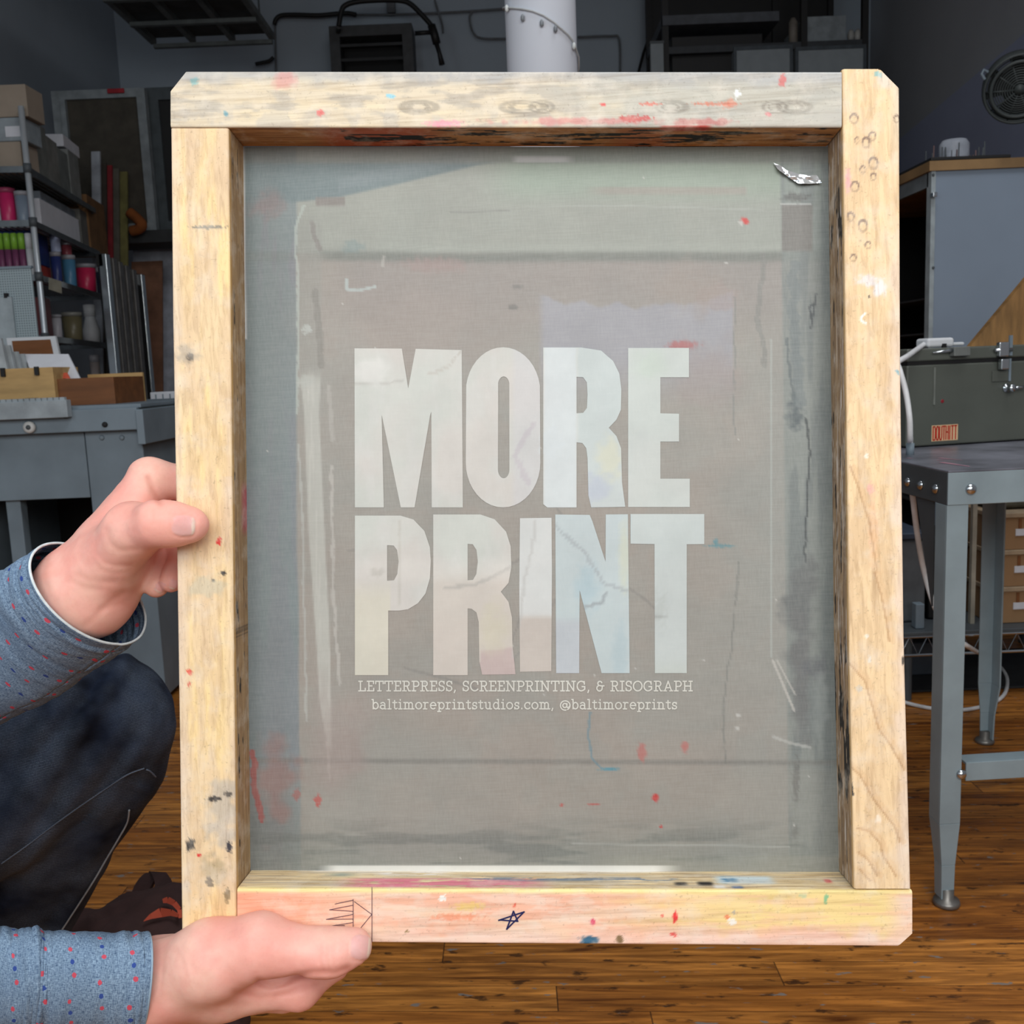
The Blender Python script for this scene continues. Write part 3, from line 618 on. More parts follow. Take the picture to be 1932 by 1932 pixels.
    C = blot(C, px, py, 650, 1380, 50, 80, (162, 148, 143), 0.4, 0.6, 0.8, 27, .02); C = blot(C, px, py, 462, 970, 4, 40, (170, 90, 110), 0.0)
    for cx, cy, rx, ry, c in ((1406, 417, 7, 7, (206, 70, 66)), (1237, 1505, 6, 7, (196, 72, 70)), (1211, 1420, 8, 16, (178, 120, 114)), (1293, 1410, 7, 10, (182, 122, 116)), (1247, 1560, 3, 3, (190, 60, 60)), (1060, 1519, 4, 3, (186, 88, 84)), (1120, 1518, 12, 2, (184, 100, 94)), (1360, 1030, 26, 3, (104, 146, 154)), (1350, 1022, 4, 7, (104, 146, 154)), (1150, 1451, 20, 2.5, (96, 150, 166)), (968, 580, 8, 5, (128, 126, 122)), (976, 541, 12, 4, (132, 130, 126)), (1393, 1350, 4, 4, (192, 192, 188)), (1391, 1375, 4, 4, (190, 190, 186)), (1398, 420, 5, 5, (190, 190, 186))):
        C = blot(C, px, py, cx, cy, rx, ry, c, 0.95, 0.35, 0.5, int(cx))
    C = stroke(C, px, py, [(1113, 1345), (1110, 1390), (1118, 1430), (1134, 1450)], 1.8, (104, 140, 156), 0.7, wob=3); C = stroke(C, px, py, [(654, 528), (654, 546), (676, 548), (708, 541)], 3.5, (182, 194, 192), 0.85); C = stroke(C, px, py, [(724, 484), (722, 502)], 4, (180, 178, 172), 0.7); C = blot(C, px, py, 666, 465, 18, 12, (128, 146, 146), 0.6, 0.5, 0.6, 30)
    C = stroke(C, px, py, [(850, 400), (960, 398)], 1.5, (134, 136, 132), 0.6); C = stroke(C, px, py, [(1000, 390), (1180, 388), (1440, 396)], 1.3, (172, 178, 172), 0.5)
    for (x0, y0), (x1, y1) in (((1070, 1090), (960, 1260)), ((1010, 1000), (950, 1260)), ((1050, 960), (1130, 1080)), ((880, 1110), (1000, 1040)), ((1120, 1030), (1140, 1130)), ((1190, 1110), (1250, 1165)), ((1240, 1120), (1250, 1165)), ((700, 1024), (660, 1040)), ((760, 1260), (900, 1300))):
        C = stroke(C, px, py, [(x0, y0), ((x0 + x1) / 2 + 8, (y0 + y1) / 2), (x1, y1)], 3.0, (138, 136, 132), 0.55, wob=8)
    # white glue line against the wood
    C = lerpc(C, (1 - sst(0, 3, px - np.interp(py, [280, 640, 1640], [458, 462, 470]) - 1.5 + 2 * (n3 - .5))) * (py < 640) * 0.9, (206, 208, 208))
    C = lerpc(C, sst(1631, 1634, py + 3 * (n2 - .5)) * sst(590, 640, px) * (1 - sst(1230, 1300, px)) * 0.95, (226, 226, 220))
    for k in range(26):
        cx = 480 + 1060 * _hash(np.int64(k), np.int64(3), 5); cy = 300 + 1320 * _hash(np.int64(k), np.int64(9), 6); C = blot(C, px, py, cx, cy, 1.8, 1.8, (200, 200, 196), 0.8, rough=.2)
    return C
def emulsion_mat(name, attr='paint'):
    N = NT(name)
    at = N.n('ShaderNodeAttribute'); at.attribute_name = attr
    v = N.coord()
    tx = N.noise(N.coord((900, 900, 60)), 1.0, 2); ty = N.noise(N.coord((60, 900, 900)), 1.0, 2); n = N.noise(v, 26, 6, 0.65)
    wv = N.math('ADD', N.math('MULTIPLY', tx, 0.5), N.math('MULTIPLY', ty, 0.5))
    c = N.mix(N.math('MULTIPLY', N.ramp(wv, 0.35, 0.65), 0.07), at.outputs['Color'], L(225, 228, 224))
    c = N.mix(N.math('MULTIPLY', N.ramp(n, 0.35, 0.65, (1, 1, 1, 1), (0, 0, 0, 1)), 0.10), c, L(70, 72, 74))
    N.l(c, N.b.inputs['Base Color']); N.set(Roughness=0.42); N.b.inputs['Specular IOR Level'].default_value = 0.28
    N.bump(wv, 0.06, 0.0004)
    return N.m
gx, gy = np.meshgrid(np.linspace(455, 1594, 370), np.linspace(277, 1650, 446))
V = fr(gx.ravel(), gy.ravel(), TH - 0.0012)
nx, ny = 370, 446
i = (np.arange(ny - 1)[:, None] * nx + np.arange(nx - 1)).ravel()
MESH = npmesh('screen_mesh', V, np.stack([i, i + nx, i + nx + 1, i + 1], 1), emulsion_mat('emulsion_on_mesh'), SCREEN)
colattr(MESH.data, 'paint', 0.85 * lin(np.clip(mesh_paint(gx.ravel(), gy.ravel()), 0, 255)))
MESH['label'] = 'grey green emulsion coated mesh with ink stains'

# ---- lettering (open areas of the stencil)
def superell(cx, cy, rx, ry, flat, n=40):
    P = []
    for k in range(n):
        a = 2 * math.pi * k / n; x = cx + rx * math.cos(a); y = cy + ry * math.sin(a) + (flat if math.sin(a) >= 0 else -flat); P.append((x, y))
    return P
a3 = lambda P: [(600 + x / 2.415, 620 + y / 2.415) for x, y in P]
a4 = lambda P: [(600 + x / 2.415, 950 + y / 2.415) for x, y in P]
GL = [
 (a3([(166, 90), (382, 91), (411, 272), (445, 92), (655, 98), (660, 815), (518, 815), (516, 378), (511, 395), (440, 815), (377, 815), (296, 420), (290, 393), (292, 480), (300, 815), (168, 815)]), []),
 (a3(superell(843, 450, 170, 205, 160)), [a3(superell(846, 450, 26, 40, 192, 24))]),
 (a3([(1026, 86), (1200, 86), (1290, 100), (1345, 148), (1373, 205), (1382, 275), (1380, 370), (1360, 415), (1325, 452), (1360, 490), (1381, 545), (1385, 700), (1400, 812), (1245, 815), (1232, 760), (1228, 590), (1222, 545), (1205, 522), (1178, 518), (1178, 815), (1045, 815), (1026, 800)]), [a3([(1178, 220), (1208, 222), (1225, 245), (1228, 300), (1225, 362), (1208, 384), (1178, 386)])]),
 (a3([(1413, 88), (1690, 88), (1690, 222), (1560, 222), (1560, 386), (1645, 388), (1645, 515), (1560, 515), (1560, 684), (1694, 684), (1694, 813), (1413, 813)]), []),
 (a4([(168, 55), (375, 55), (435, 73), (485, 125), (510, 200), (514, 260), (510, 340), (490, 410), (455, 455), (410, 482), (370, 488), (320, 488), (320, 782), (168, 782)]), [a4([(315, 190), (345, 192), (360, 212), (367, 265), (361, 322), (346, 350), (315, 352)])]),
 (a4([(525, 50), (740, 50), (805, 72), (857, 128), (878, 195), (881, 290), (868, 362), (833, 402), (868, 448), (884, 520), (886, 640), (900, 778), (748, 780), (735, 720), (732, 540), (722, 497), (700, 480), (682, 478), (682, 782), (525, 782)]), [a4([(682, 184), (705, 186), (722, 212), (728, 265), (721, 322), (706, 348), (682, 350)])]),
 (a4([(920, 67), (1064, 65), (1066, 300), (1063, 764), (920, 767), (917, 400)]), []),
 (a4([(1081, 50), (1238, 52), (1250, 80), (1310, 265), (1311, 50), (1412, 49), (1420, 773), (1292, 773), (1192, 395), (1190, 773), (1085, 773)]), []),
 (a4([(1424, 48), (1760, 48), (1760, 185), (1680, 186), (1680, 773), (1535, 773), (1533, 185), (1424, 183)]), []),
]
def fill(polys, w_, name, m, parent, cut=10.0, paint=None, round_=0):
    """filled outlines lying on the mesh, as one thin part"""
    cu = bpy.data.curves.new(name, 'CURVE'); cu.dimensions = '2D'; cu.fill_mode = 'BOTH'
    for outer, holes in polys:
        for P in [outer] + holes:
            sp = cu.splines.new('POLY'); sp.points.add(len(P) - 1); sp.use_cyclic_u = True
            for q, (x, y) in zip(sp.points, P): q.co = (x * 1e-3, -y * 1e-3, 0, 1)
    co = bpy.data.objects.new(name, cu); COL.objects.link(co); dg = bpy.context.evaluated_depsgraph_get(); dg.update()
    me = bpy.data.meshes.new_from_object(co.evaluated_get(dg)); bpy.data.objects.remove(co); bpy.data.curves.remove(cu)
    bm = bmesh.new(); bm.from_mesh(me); bpy.data.meshes.remove(me)
    bmesh.ops.remove_doubles(bm, verts=bm.verts, dist=1e-6)
    if cut:
        xs = [v.co.x for v in bm.verts]; ys = [v.co.y for v in bm.verts]
        for a_, lo, hi in ((0, min(xs), max(xs)), (1, min(ys), max(ys))):
            q = lo + cut * 1e-3
            while q < hi:
                co_ = [0, 0, 0]; no = [0, 0, 0]; co_[a_] = q; no[a_] = 1
                bmesh.ops.bisect_plane(bm, geom=bm.verts[:] + bm.edges[:] + bm.faces[:], plane_co=co_, plane_no=no); q += cut * 1e-3
    bm.verts.ensure_lookup_table(); px = np.array([v.co.x for v in bm.verts]) * 1e3; py = -np.array([v.co.y for v in bm.verts]) * 1e3
    V = fr(px, py, w_); inv = MX[parent.name].inverted()
    for v, p in zip(bm.verts, V): v.co = inv @ Vector(p)
    for f_ in bm.faces:
        f_.smooth = True
        if (f_.normal @ Vector(NW)) > 0: f_.normal_flip()
    bmesh.ops.recalc_face_normals(bm, faces=bm.faces)
    me = bpy.data.meshes.new(name); bm.to_mesh(me); bm.free(); me.materials.append(m)
    o = bpy.data.objects.new(name, me); COL.objects.link(o); o.parent = parent; MX[o.name] = MX[parent.name]
    if paint is not None: colattr(me, 'paint', 0.92 * lin(np.clip(paint(px, py), 0, 255)))
    return o
def letter_paint(px, py):  # bright reflections in the open mesh painted in as pale, tinted patches
    C = np.zeros((len(px), 3)); C[:] = (204, 204, 198)
    n = fbm(px * 0.008, py * 0.008, 91, 4); n2 = fbm(px * 0.05, py * 0.012, 92, 3)
    C = lerpc(C, sst(0.45, 0.65, n) * 0.5, (196, 208, 200)); C = lerpc(C, sst(0.5, 0.66, n2) * 0.35, (214, 214, 212)); C = lerpc(C, (1 - sst(.36, .48, n)) * .5, (208, 198, 192))
    C = lerpc(C, sst(1022, 1030, px) * (1 - sst(1085, 1092, px)) * (py < 962) * 0.9, (212, 224, 230)); C = lerpc(C, sst(1088, 1092, px) * (1 - sst(1180, 1186, px)) * (py < 962) * 0.75, (190, 208, 212)); C = lerpc(C, (px > 1184) * (py < 962) * 0.7, (192, 206, 204))
    C = blot(C, px, py, 1150, 862, 22, 34, (214, 216, 188), 0.8, 0.6, 0.6, 2); C = blot(C, px, py, 1130, 920, 22, 26, (176, 188, 210), 0.8, 0.6, 0.8, 3); C = blot(C, px, py, 1225, 690, 30, 26, (190, 210, 196), 0.7, 0.6, 0.6, 4)
    C = lerpc(C, sst(965, 972, px) * (1 - sst(1018, 1024, px)) * (py < 962) * 0.6, (200, 200, 206)); C = stroke(C, px, py, [(1004, 800), (972, 860), (996, 912)], 8, (182, 172, 184), 0.6, wob=6)
    C = blot(C, px, py, 700, 700, 40, 22, (222, 222, 218), 0.9, 0.5, 0.6, 5); C = stroke(C, px, py, [(668, 724), (712, 726), (760, 718)], 2, (168, 166, 160), 0.6, wob=4); C = stroke(C, px, py, [(812, 706), (850, 690), (868, 664)], 4, (176, 168, 158), 0.6, wob=8)
    C = blot(C, px, py, 1040, 840, 20, 34, (214, 226, 234), 0.5)
    # lower word
    lo = py > 966
    C = lerpc(C, lo * (px < 735) * sst(1080, 1140, py) * 0.75, (216, 210, 186)); C = lerpc(C, lo * (px > 815) * (px < 975) * sst(1060, 1110, py) * 0.75, (206, 192, 180)); C = lerpc(C, lo * (px > 905) * (px < 975) * sst(1222, 1228, py + .12 * (px - 940)) * 0.9, (188, 160, 158)); C = blot(C, px, py, 930, 1190, 30, 40, (208, 200, 168), 0.6, 0.6, 0.6, 9)
    C = lerpc(C, lo * (px > 976) * (px < 1043) * (1 - sst(1155, 1168, py)) * 0.8, (214, 220, 222)); C = lerpc(C, lo * (px > 976) * (px < 1043) * sst(1160, 1170, py) * 0.85, (190, 176, 166))
    C = lerpc(C, lo * (px > 1044) * (px < 1190) * 0.85, (182, 204, 212)); C = lerpc(C, lo * (px > 1044) * (px < 1096) * sst(1160, 1180, py) * 0.7, (178, 184, 198)); C = blot(C, px, py, 1178, 1050, 10, 60, (206, 212, 184), 0.7, 0.6, 0.4, 10); C = blot(C, px, py, 1110, 1110, 20, 40, (156, 190, 206), 0.7, 0.6, 0.6, 11); C = blot(C, px, py, 1170, 1240, 14, 60, (164, 192, 204), 0.7, 0.5, 0.5, 11)
    C = lerpc(C, lo * (px > 1190) * 0.8, (190, 206, 208)); C = lerpc(C, lo * (px > 1190) * sst(1230, 1280, py) * 0.5, (196, 208, 196)); C = stroke(C, px, py, [(838, 1110), (900, 1102), (968, 1068)], 5, (160, 156, 150), 0.7, wob=5); C = stroke(C, px, py, [(1045, 990), (1110, 1050), (1140, 1100), (1186, 1116)], 4, (140, 150, 160), 0.6, wob=6)
    C = stroke(C, px, py, [(1012, 985), (990, 1100), (968, 1240)], 3.5, (178, 178, 176), 0.6, wob=4); C = stroke(C, px, py, [(1104, 1146), (1136, 1136), (1142, 1120)], 4, (120, 130, 140), 0.7, wob=4); C = blot(C, px, py, 1246, 1150, 12, 30, (176, 186, 184), 0.7, 0.5, 0.9, 12); C = blot(C, px, py, 1230, 1164, 26, 4, (140, 146, 144), .7, .5, .6, 13)
    C = lerpc(C, np.full(len(px), .35), (200, 203, 199))
    C = stroke(C, px, py, [(752, 985), (754, 1140)], 3, (186, 184, 176), 0.6, wob=3); C = blot(C, px, py, 710, 1080, 14, 7, (170, 168, 160), 0.7, 0.5, 0.9, 14); C = lerpc(C, lo * (px < 975) * (1 - sst(4, 30, np.abs(py - 1075))) * .35, (222, 220, 214))
    return C
LM = emulsion_mat('open_mesh_lettering')
n_ = LM.node_tree; b_ = n_.nodes['Principled BSDF']; b_.inputs['Roughness'].default_value = 0.4
hd = fill(GL, TH - 0.0016, 'stencil_heading', LM, MESH, 5.0, letter_paint); hd['label'] = 'pale open stencil lettering in two heavy lines'

# caption: monoline slab letters
def arc(cx, cy, rx, ry, a0, a1, n=12):
    return [(cx + rx * math.cos(math.radians(a0 + (a1 - a0) * k / n)), cy + ry * math.sin(math.radians(a0 + (a1 - a0) * k / n))) for k in range(n + 1)]
x7 = 0.68
GLY = {
 'L': (.66, [[(.16, 0), (.16, 1)], [(0, 1), (.34, 1)], [(0, 0), (.64, 0), (.64, .26)]]),
 'E': (.66, [[(.16, 0), (.16, 1)], [(0, 1), (.62, 1), (.62, .76)], [(0, 0), (.64, 0), (.64, .25)], [(.16, .52), (.46, .52)]]),
 'T': (.74, [[(.37, 0), (.37, 1)], [(0, .75), (0, 1), (.74, 1), (.74, .75)], [(.2, 0), (.54, 0)]]),
 'R': (.76, [[(.16, 0), (.16, 1)], [(0, 0), (.34, 0)], [(0, 1), (.42, 1)] + arc(.42, .75, .22, .25, 90, -90) + [(.16, .5)], [(.42, .5), (.62, 0), (.78, 0)]]),
 'P': (.68, [[(.16, 0), (.16, 1)], [(0, 0), (.36, 0)], [(0, 1), (.42, 1)] + arc(.42, .73, .24, .27, 90, -90) + [(.16, .46)]]),
 'S': (.58, [[(.54, .74), (.52, .98)], [(.53, .84)] + arc(.29, .75, .23, .25, 40, 240, 10) + [(.34, .49)] + arc(.29, .25, .25, .25, 70, -150, 10), [(.03, .28), (.04, .02)]]),
 'C': (.76, [arc(.42, .5, .40, .5, 50, 320, 20), [(.72, .68), (.70, .98)]]),
 'O': (.86, [arc(.43, .5, .42, .5, 0, 360, 26)]),
 'G': (.86, [arc(.42, .5, .40, .5, 50, 330, 20), [(.72, .70), (.70, .98)], [(.76, .16), (.76, .44), (.5, .44)]]),
 'N': (.90, [[(.15, 0), (.15, 1), (.74, 0), (.74, 1)], [(0, 0), (.32, 0)], [(0, 1), (.2, 1)], [(.58, 1), (.9, 1)]]),
 'I': (.36, [[(.18, 0), (.18, 1)], [(0, 0), (.36, 0)], [(0, 1), (.36, 1)]]),
 'A': (.88, [[(.1, 0), (.43, 1), (.76, 0)], [(.22, .33), (.64, .33)], [(0, 0), (.26, 0)], [(.6, 0), (.88, 0)]]),
 'H': (.90, [[(.16, 0), (.16, 1)], [(.74, 0), (.74, 1)], [(.16, .5), (.74, .5)], [(0, 0), (.32, 0)], [(0, 1), (.32, 1)], [(.58, 0), (.9, 0)], [(.58, 1), (.9, 1)]]),
 '&': (.74, [arc(.34, .77, .2, .22, 20, 260, 12) + [(.34, .55)], arc(.30, .27, .26, .28, 80, 350, 14) + [(.58, .52)], [(.4, .52), (.74, .52)]]),
 ',': (.2, [[(.12, .06), (.04, -.18)]]), '.': (.2, [[(.1, .0), (.1, .07)]]), ' ': (.34, []),
 'b': (.64, [[(.12, 1), (.12, 0)], [(0, 1), (.12, 1)], arc(.36, x7 / 2, .25, x7 / 2, 0, 360, 20)]),
 'a': (.60, [arc(.26, .2, .22, .2, 0, 360, 16), [(.08, .6)] + arc(.27, .46, .21, .22, 110, 0, 6) + [(.48, 0), (.6, 0)]]),
 'l': (.34, [[(.17, 0), (.17, 1)], [(.02, 1), (.17, 1)], [(0, 0), (.34, 0)]]),
 't': (.42, [[(.18, .9), (.18, .14), (.24, .02), (.34, 0), (.42, .06)], [(0, x7), (.40, x7)]]),
 'i': (.34, [[(.17, 0), (.17, x7)], [(.02, x7), (.17, x7)], [(0, 0), (.34, 0)], [(.16, .92), (.16, 1.0)]]),
 'm': (1.02, [[(.15, 0), (.15, x7)], [(0, x7), (.15, x7)], [(0, 0), (.3, 0)], [(.15, .46)] + arc(.33, .46, .18, .22, 160, 0, 8) + [(.51, 0)], [(.51, .46)] + arc(.69, .46, .18, .22, 160, 0, 8) + [(.87, 0)], [(.38, 0), (.64, 0)], [(.74, 0), (1.02, 0)]]),
 'n': (.70, [[(.15, 0), (.15, x7)], [(0, x7), (.15, x7)], [(0, 0), (.3, 0)], [(.15, .46)] + arc(.35, .46, .20, .22, 160, 0, 8) + [(.55, 0)], [(.42, 0), (.7, 0)]]),
 'o': (.62, [arc(.31, x7 / 2, .29, x7 / 2, 0, 360, 22)]),
 'r': (.50, [[(.15, 0), (.15, x7)], [(0, x7), (.15, x7)], [(0, 0), (.34, 0)], [(.15, .44)] + arc(.36, .44, .21, .24, 165, 60, 6)]),
 'e': (.60, [[(.03, .36), (.56, .36)] + arc(.31, x7 / 2, .27, x7 / 2, 0, 310, 18)]),
 'p': (.66, [[(.14, x7), (.14, -.28)], [(0, x7), (.14, x7)], [(0, -.28), (.3, -.28)], arc(.38, x7 / 2, .25, x7 / 2, 0, 360, 20)]),
 's': (.48, [[(.43, .52), (.42, .68)], arc(.24, .51, .18, .17, 30, 240, 8) + [(.28, .33)] + arc(.24, .17, .2, .17, 70, -150, 8), [(.03, .18), (.04, 0)]]),
 'u': (.70, [[(.14, x7), (.14, .22)] + arc(.34, .22, .2, .22, 180, 340, 8), [(.54, x7), (.54, 0), (.7, 0)], [(0, x7), (.14, x7)], [(.4, x7), (.54, x7)]]),
 'd': (.66, [[(.52, 1), (.52, 0), (.66, 0)], [(.4, 1), (.52, 1)], arc(.28, x7 / 2, .25, x7 / 2, 0, 360, 20)]),
 'c': (.56, [arc(.31, x7 / 2, .29, x7 / 2, 45, 320, 16), [(.52, .5), (.51, .68)]]),
 '@': (1.0, [arc(.5, .36, .48, .5, -60, 280, 26), arc(.46, .36, .2, .22, 0, 360, 16), [(.68, .58), (.67, .2), (.76, .12), (.88, .2), (.97, .36)]]),
}
def caption(txt, x0, x1, base, cap, wd, gap=.17):
    tot = sum(GLY[c][0] + gap for c in txt) - gap; kx = (x1 - x0) / tot; x = 0; Q = []
    for c in txt:
        adv, ss = GLY[c]
        for P in ss:
            for (ax_, ay_), (bx_, by_) in zip(P[:-1], P[1:]):
                p = np.array([x0 + (x + ax_) * kx, base - ay_ * cap]); q = np.array([x0 + (x + bx_) * kx, base - by_ * cap]); d = q - p; ln = np.hypot(*d) + 1e-9; d /= ln
                n = np.array([-d[1], d[0]]) * wd / 2; e = d * wd * 0.42
                Q.append([p - e + n, q + e + n, q + e - n, p - e - n])
        x += adv + gap
    return Q
Q = caption('LETTERPRESS, SCREENPRINTING, & RISOGRAPH', 677, 1306, 1303.5, 18.0, 2.5) + caption('baltimoreprintstudios.com, @baltimoreprints', 702, 1277, 1337.5, 17.5, 2.4)
q = np.array(Q).reshape(-1, 2); V = fr(q[:, 0], q[:, 1], TH - 0.0016 - 0.00004 * (np.repeat(np.arange(len(q) // 4), 4) % 9))
cp = npmesh('stencil_caption', V, np.arange(len(q)).reshape(-1, 4)[:, ::-1], LM, MESH, smooth=False); colattr(cp.data, 'paint', np.tile(lin([206, 206, 198]), (len(q), 1)))
cp['label'] = 'two small lines of pale slab lettering'

# crumpled shiny tape in the corner
nu, nv = 40, 12
top = np.array([(1459, 307), (1472, 312), (1484, 321), (1497, 325), (1510, 329), (1526, 331), (1541, 330)]); bo = np.array([(1461, 309), (1467, 319), (1478, 327), (1490, 336), (1506, 346), (1528, 347), (1551, 345)])
ti = np.linspace(0, 1, len(top)); rng = np.random.default_rng(4); V = []
for a in np.linspace(0, 1, nu):
    pa = np.array([np.interp(a, ti, top[:, k]) for k in (0, 1)]); pb = np.array([np.interp(a, ti, bo[:, k]) for k in (0, 1)])
    for b in np.linspace(0, 1, nv):
        p = pa + (pb - pa) * b; V.append(fr(p[0], p[1], TH - 0.0022 - 0.004 * float(fbm(p[0] * 0.07, p[1] * 0.09, 7, 2))))
i = (np.arange(nu - 1)[:, None] * nv + np.arange(nv - 1)).ravel()
N = NT('clear_packing_tape'); N.set(**{'Base_Color': L(214, 222, 228), 'Roughness': 0.12}); N.b.inputs['Metallic'].default_value = 0.55
tp = npmesh('tape_patch', np.array(V), np.stack([i, i + nv, i + nv + 1, i + 1], 1), N.m, MESH, smooth=False); tp['label'] = 'crumpled shiny tape in the corner'

# pen marks on the bottom rail
def pen(lines, name, rgb, wd, w_=-0.0006):
    Q = []
    for P in lines:
        for a, b in zip(P[:-1], P[1:]):
            p = np.array(a, float); q = np.array(b, float); d = q - p; ln = np.hypot(*d) + 1e-9; d /= ln; n = np.array([-d[1], d[0]]) * wd / 2; e = d * wd * .4
            Q.append([p - e + n, q + e + n, q + e - n, p - e - n])
    q = np.array(Q).reshape(-1, 2); V = fr(q[:, 0], q[:, 1], w_ - 0.00004 * (np.repeat(np.arange(len(q) // 4), 4) % 9))
    return npmesh(name, V, np.arange(len(q)).reshape(-1, 4)[:, ::-1], mat(name + '_ink', rgb, 0.5), rails['bottom'], smooth=False)
c5 = lambda P: [(400 + x / 2.76, 1560 + y / 2.76) for x, y in P]
pen([c5([(1493, 487), (1625, 443), (1535, 533), (1570, 440), (1592, 492), (1500, 485)])], 'star_drawing', (34, 38, 88), 2.8)['label'] = 'hand drawn blue pen star'
pen([c5([(735, 378), (735, 522)]), c5([(742, 390), (832, 456), (775, 526)]), c5([(640, 402), (733, 382)]), c5([(733, 408), (612, 432), (733, 440)]), c5([(735, 456), (595, 482), (735, 480)]), c5([(735, 498), (600, 520), (690, 514)]), c5([(833, 315), (833, 600)])], 'arrow_drawing', (92, 70, 84), 1.2)['label'] = 'thin pen drawing of a feathered arrow'
# ================================================================ palette for the workshop
STEEL = mat('blue_grey_enamel', (118, 132, 142), 0.5, var=0.10, scale=7, bump=0.05)
STEELD = mat('dark_grey_enamel', (74, 80, 84), 0.55, var=0.12, scale=7)
TABLEP = mat('table_enamel', (140, 157, 165), 0.45, var=0.10, scale=9, bump=0.05)
CHROME = mat('chrome', (200, 206, 210), 0.22, 1.0, var=0.05)
POST = mat('zinc_post', (206, 214, 220), 0.35, 0.55, var=0.05)
BLACK = mat('black_plastic', (22, 22, 23), 0.55, var=0.1)
DARK = mat('dark_rubber', (34, 35, 37), 0.8, var=0.2, scale=30)
CARD = mat('cardboard', (150, 118, 84), 0.85, var=0.10, scale=6)
CARDG = mat('faded_cardboard', (150, 138, 124), 0.85, var=0.10, scale=6)
PAPER = mat('white_paper', (205, 208, 215), 0.8, var=0.05)
WPLAST = mat('white_plastic', (196, 200, 204), 0.5, var=0.05)
WOODT = mat('tan_wood', (186, 152, 100), 0.6, var=0.18, scale=5, stretch=(1, 6, 6))
WOODD = mat('brown_wood', (116, 72, 38), 0.6, var=0.2, scale=5, stretch=(1, 6, 6))
GREYP = mat('grey_board', (146, 158, 164), 0.7, var=0.08, scale=5)
def single(mb, name, m, label, cat, group=None, **kw):
    return tag(mb.build(name, m, None, **kw), label, cat, group)

# ================================================================ column with string lights
CY = 2.25
cb = onY(1021, 66, CY); cr = 63.0 / F * CY
COLM = thing('column', 'round white painted steel column rising behind the top rail', 'column', (cb[0], CY, 0))
MB().lathe((cb[0], CY, 0), [(cr, 0), (cr, 4.4)], 40).build('shaft', mat('column_white', (204, 211, 222), 0.6, var=0.03, scale=3), COLM, smooth=True)
MB().lathe((cb[0], CY, 0), [(cr * 1.6, 0), (cr * 1.6, 0.02), (cr * 1.02, 0.03)], 40).build('base_plate', STEELD, COLM)
SL = thing('string_lights', 'thin wire of tiny unlit bulbs wound around the white column', 'string lights', (cb[0], CY, 1.5))
path = []; bulbs = []
def onCyl(px, py, r):
    d = ray(px, py); o = ORG - np.array([cb[0], CY, 0]); a = d[0] ** 2 + d[1] ** 2; b = 2 * (o[0] * d[0] + o[1] * d[1]); c = o[0] ** 2 + o[1] ** 2 - r * r
    D = b * b - 4 * a * c
    t = (-b - math.sqrt(max(D, 0))) / (2 * a); return ORG + d * t
for k, (x, y) in enumerate([(955, 13), (962, 15), (985, 17), (1005, 21), (1025, 29), (1045, 42), (1060, 55), (1072, 66), (1080, 76), (1084, 86)]):
    path.append(onCyl(x, y, cr + 0.004))
a0 = math.atan2(path[-1][1] - CY, path[-1][0] - cb[0]); z0 = path[-1][2]
a1 = math.atan2(path[0][1] - CY, path[0][0] - cb[0]) ; z1 = path[0][2]
for k in range(1, 10): path.append(np.array([cb[0] + (cr + .004) * math.cos(a0 + 0.33 * k), CY + (cr + .004) * math.sin(a0 + 0.33 * k), z0 - 0.016 * k]))
pre = [np.array([cb[0] + (cr + .004) * math.cos(a1 - 0.33 * k), CY + (cr + .004) * math.sin(a1 - 0.33 * k), z1 + 0.006 * k]) for k in range(9, 0, -1)]
MB().tube(pre + path, 0.0022, 6).build('wire', mat('pale_wire', (168, 172, 174), 0.5), SL, smooth=True)
for x, y in ((956, 15), (986, 33), (1022, 43), (1048, 54), (1086, 86)):
    p = onCyl(min(x, 1083), y, cr + 0.006)
    MB().lathe(p, [(0.001, -0.008), (0.004, -0.005), (0.004, 0.002), (0.002, 0.006)], 8).build('bulb', mat('bulb_glass', (200, 206, 206), 0.3) if x in (956, 1086) else mat('dark_bulb', (118, 124, 130), 0.4), SL, smooth=True)

# ================================================================ grey metal work table (right), turned a little
TF = onZ(1778, 1703, 0.0); ya = math.radians(2.5)
fv = np.array([-math.sin(ya), math.cos(ya), 0]); rv = np.array([math.cos(ya), math.sin(ya), 0])
TZ = 0.757
def tfr(x, y, z): return TF + rv * x + fv * y + np.array([0, 0, z])
TX0 = -0.012
TBL = thing('metal_table', 'small square blue grey steel table with riveted apron and narrow feet', 'table', tuple(TF), ya)
TWd, TDp = 0.455, 0.69
MB().lbox(tfr, TX0, TWd, -0.012, TDp, TZ - 0.004, TZ).build('table_top', mat('inked_table_top', (110, 112, 122), 0.35, var=0.35, scale=9), TBL, bevel=0.0015)
ap = 0.057
MB().lbox(tfr, TX0, TWd, -0.012, -0.008, TZ - ap, TZ - .003).build('front_apron', TABLEP, TBL, bevel=0.0015)
MB().lbox(tfr, TX0, TX0 + 0.004, -0.008, TDp, TZ - ap, TZ - .003).build('side_apron', STEELD, TBL, bevel=0.0015)
MB().lbox(tfr, TWd - .004, TWd, -0.008, TDp, TZ - ap, TZ - .003).build('side_apron', TABLEP, TBL)
MB().lbox(tfr, TX0, TWd, TDp - .004, TDp, TZ - ap, TZ - .003).build('back_apron', TABLEP, TBL)
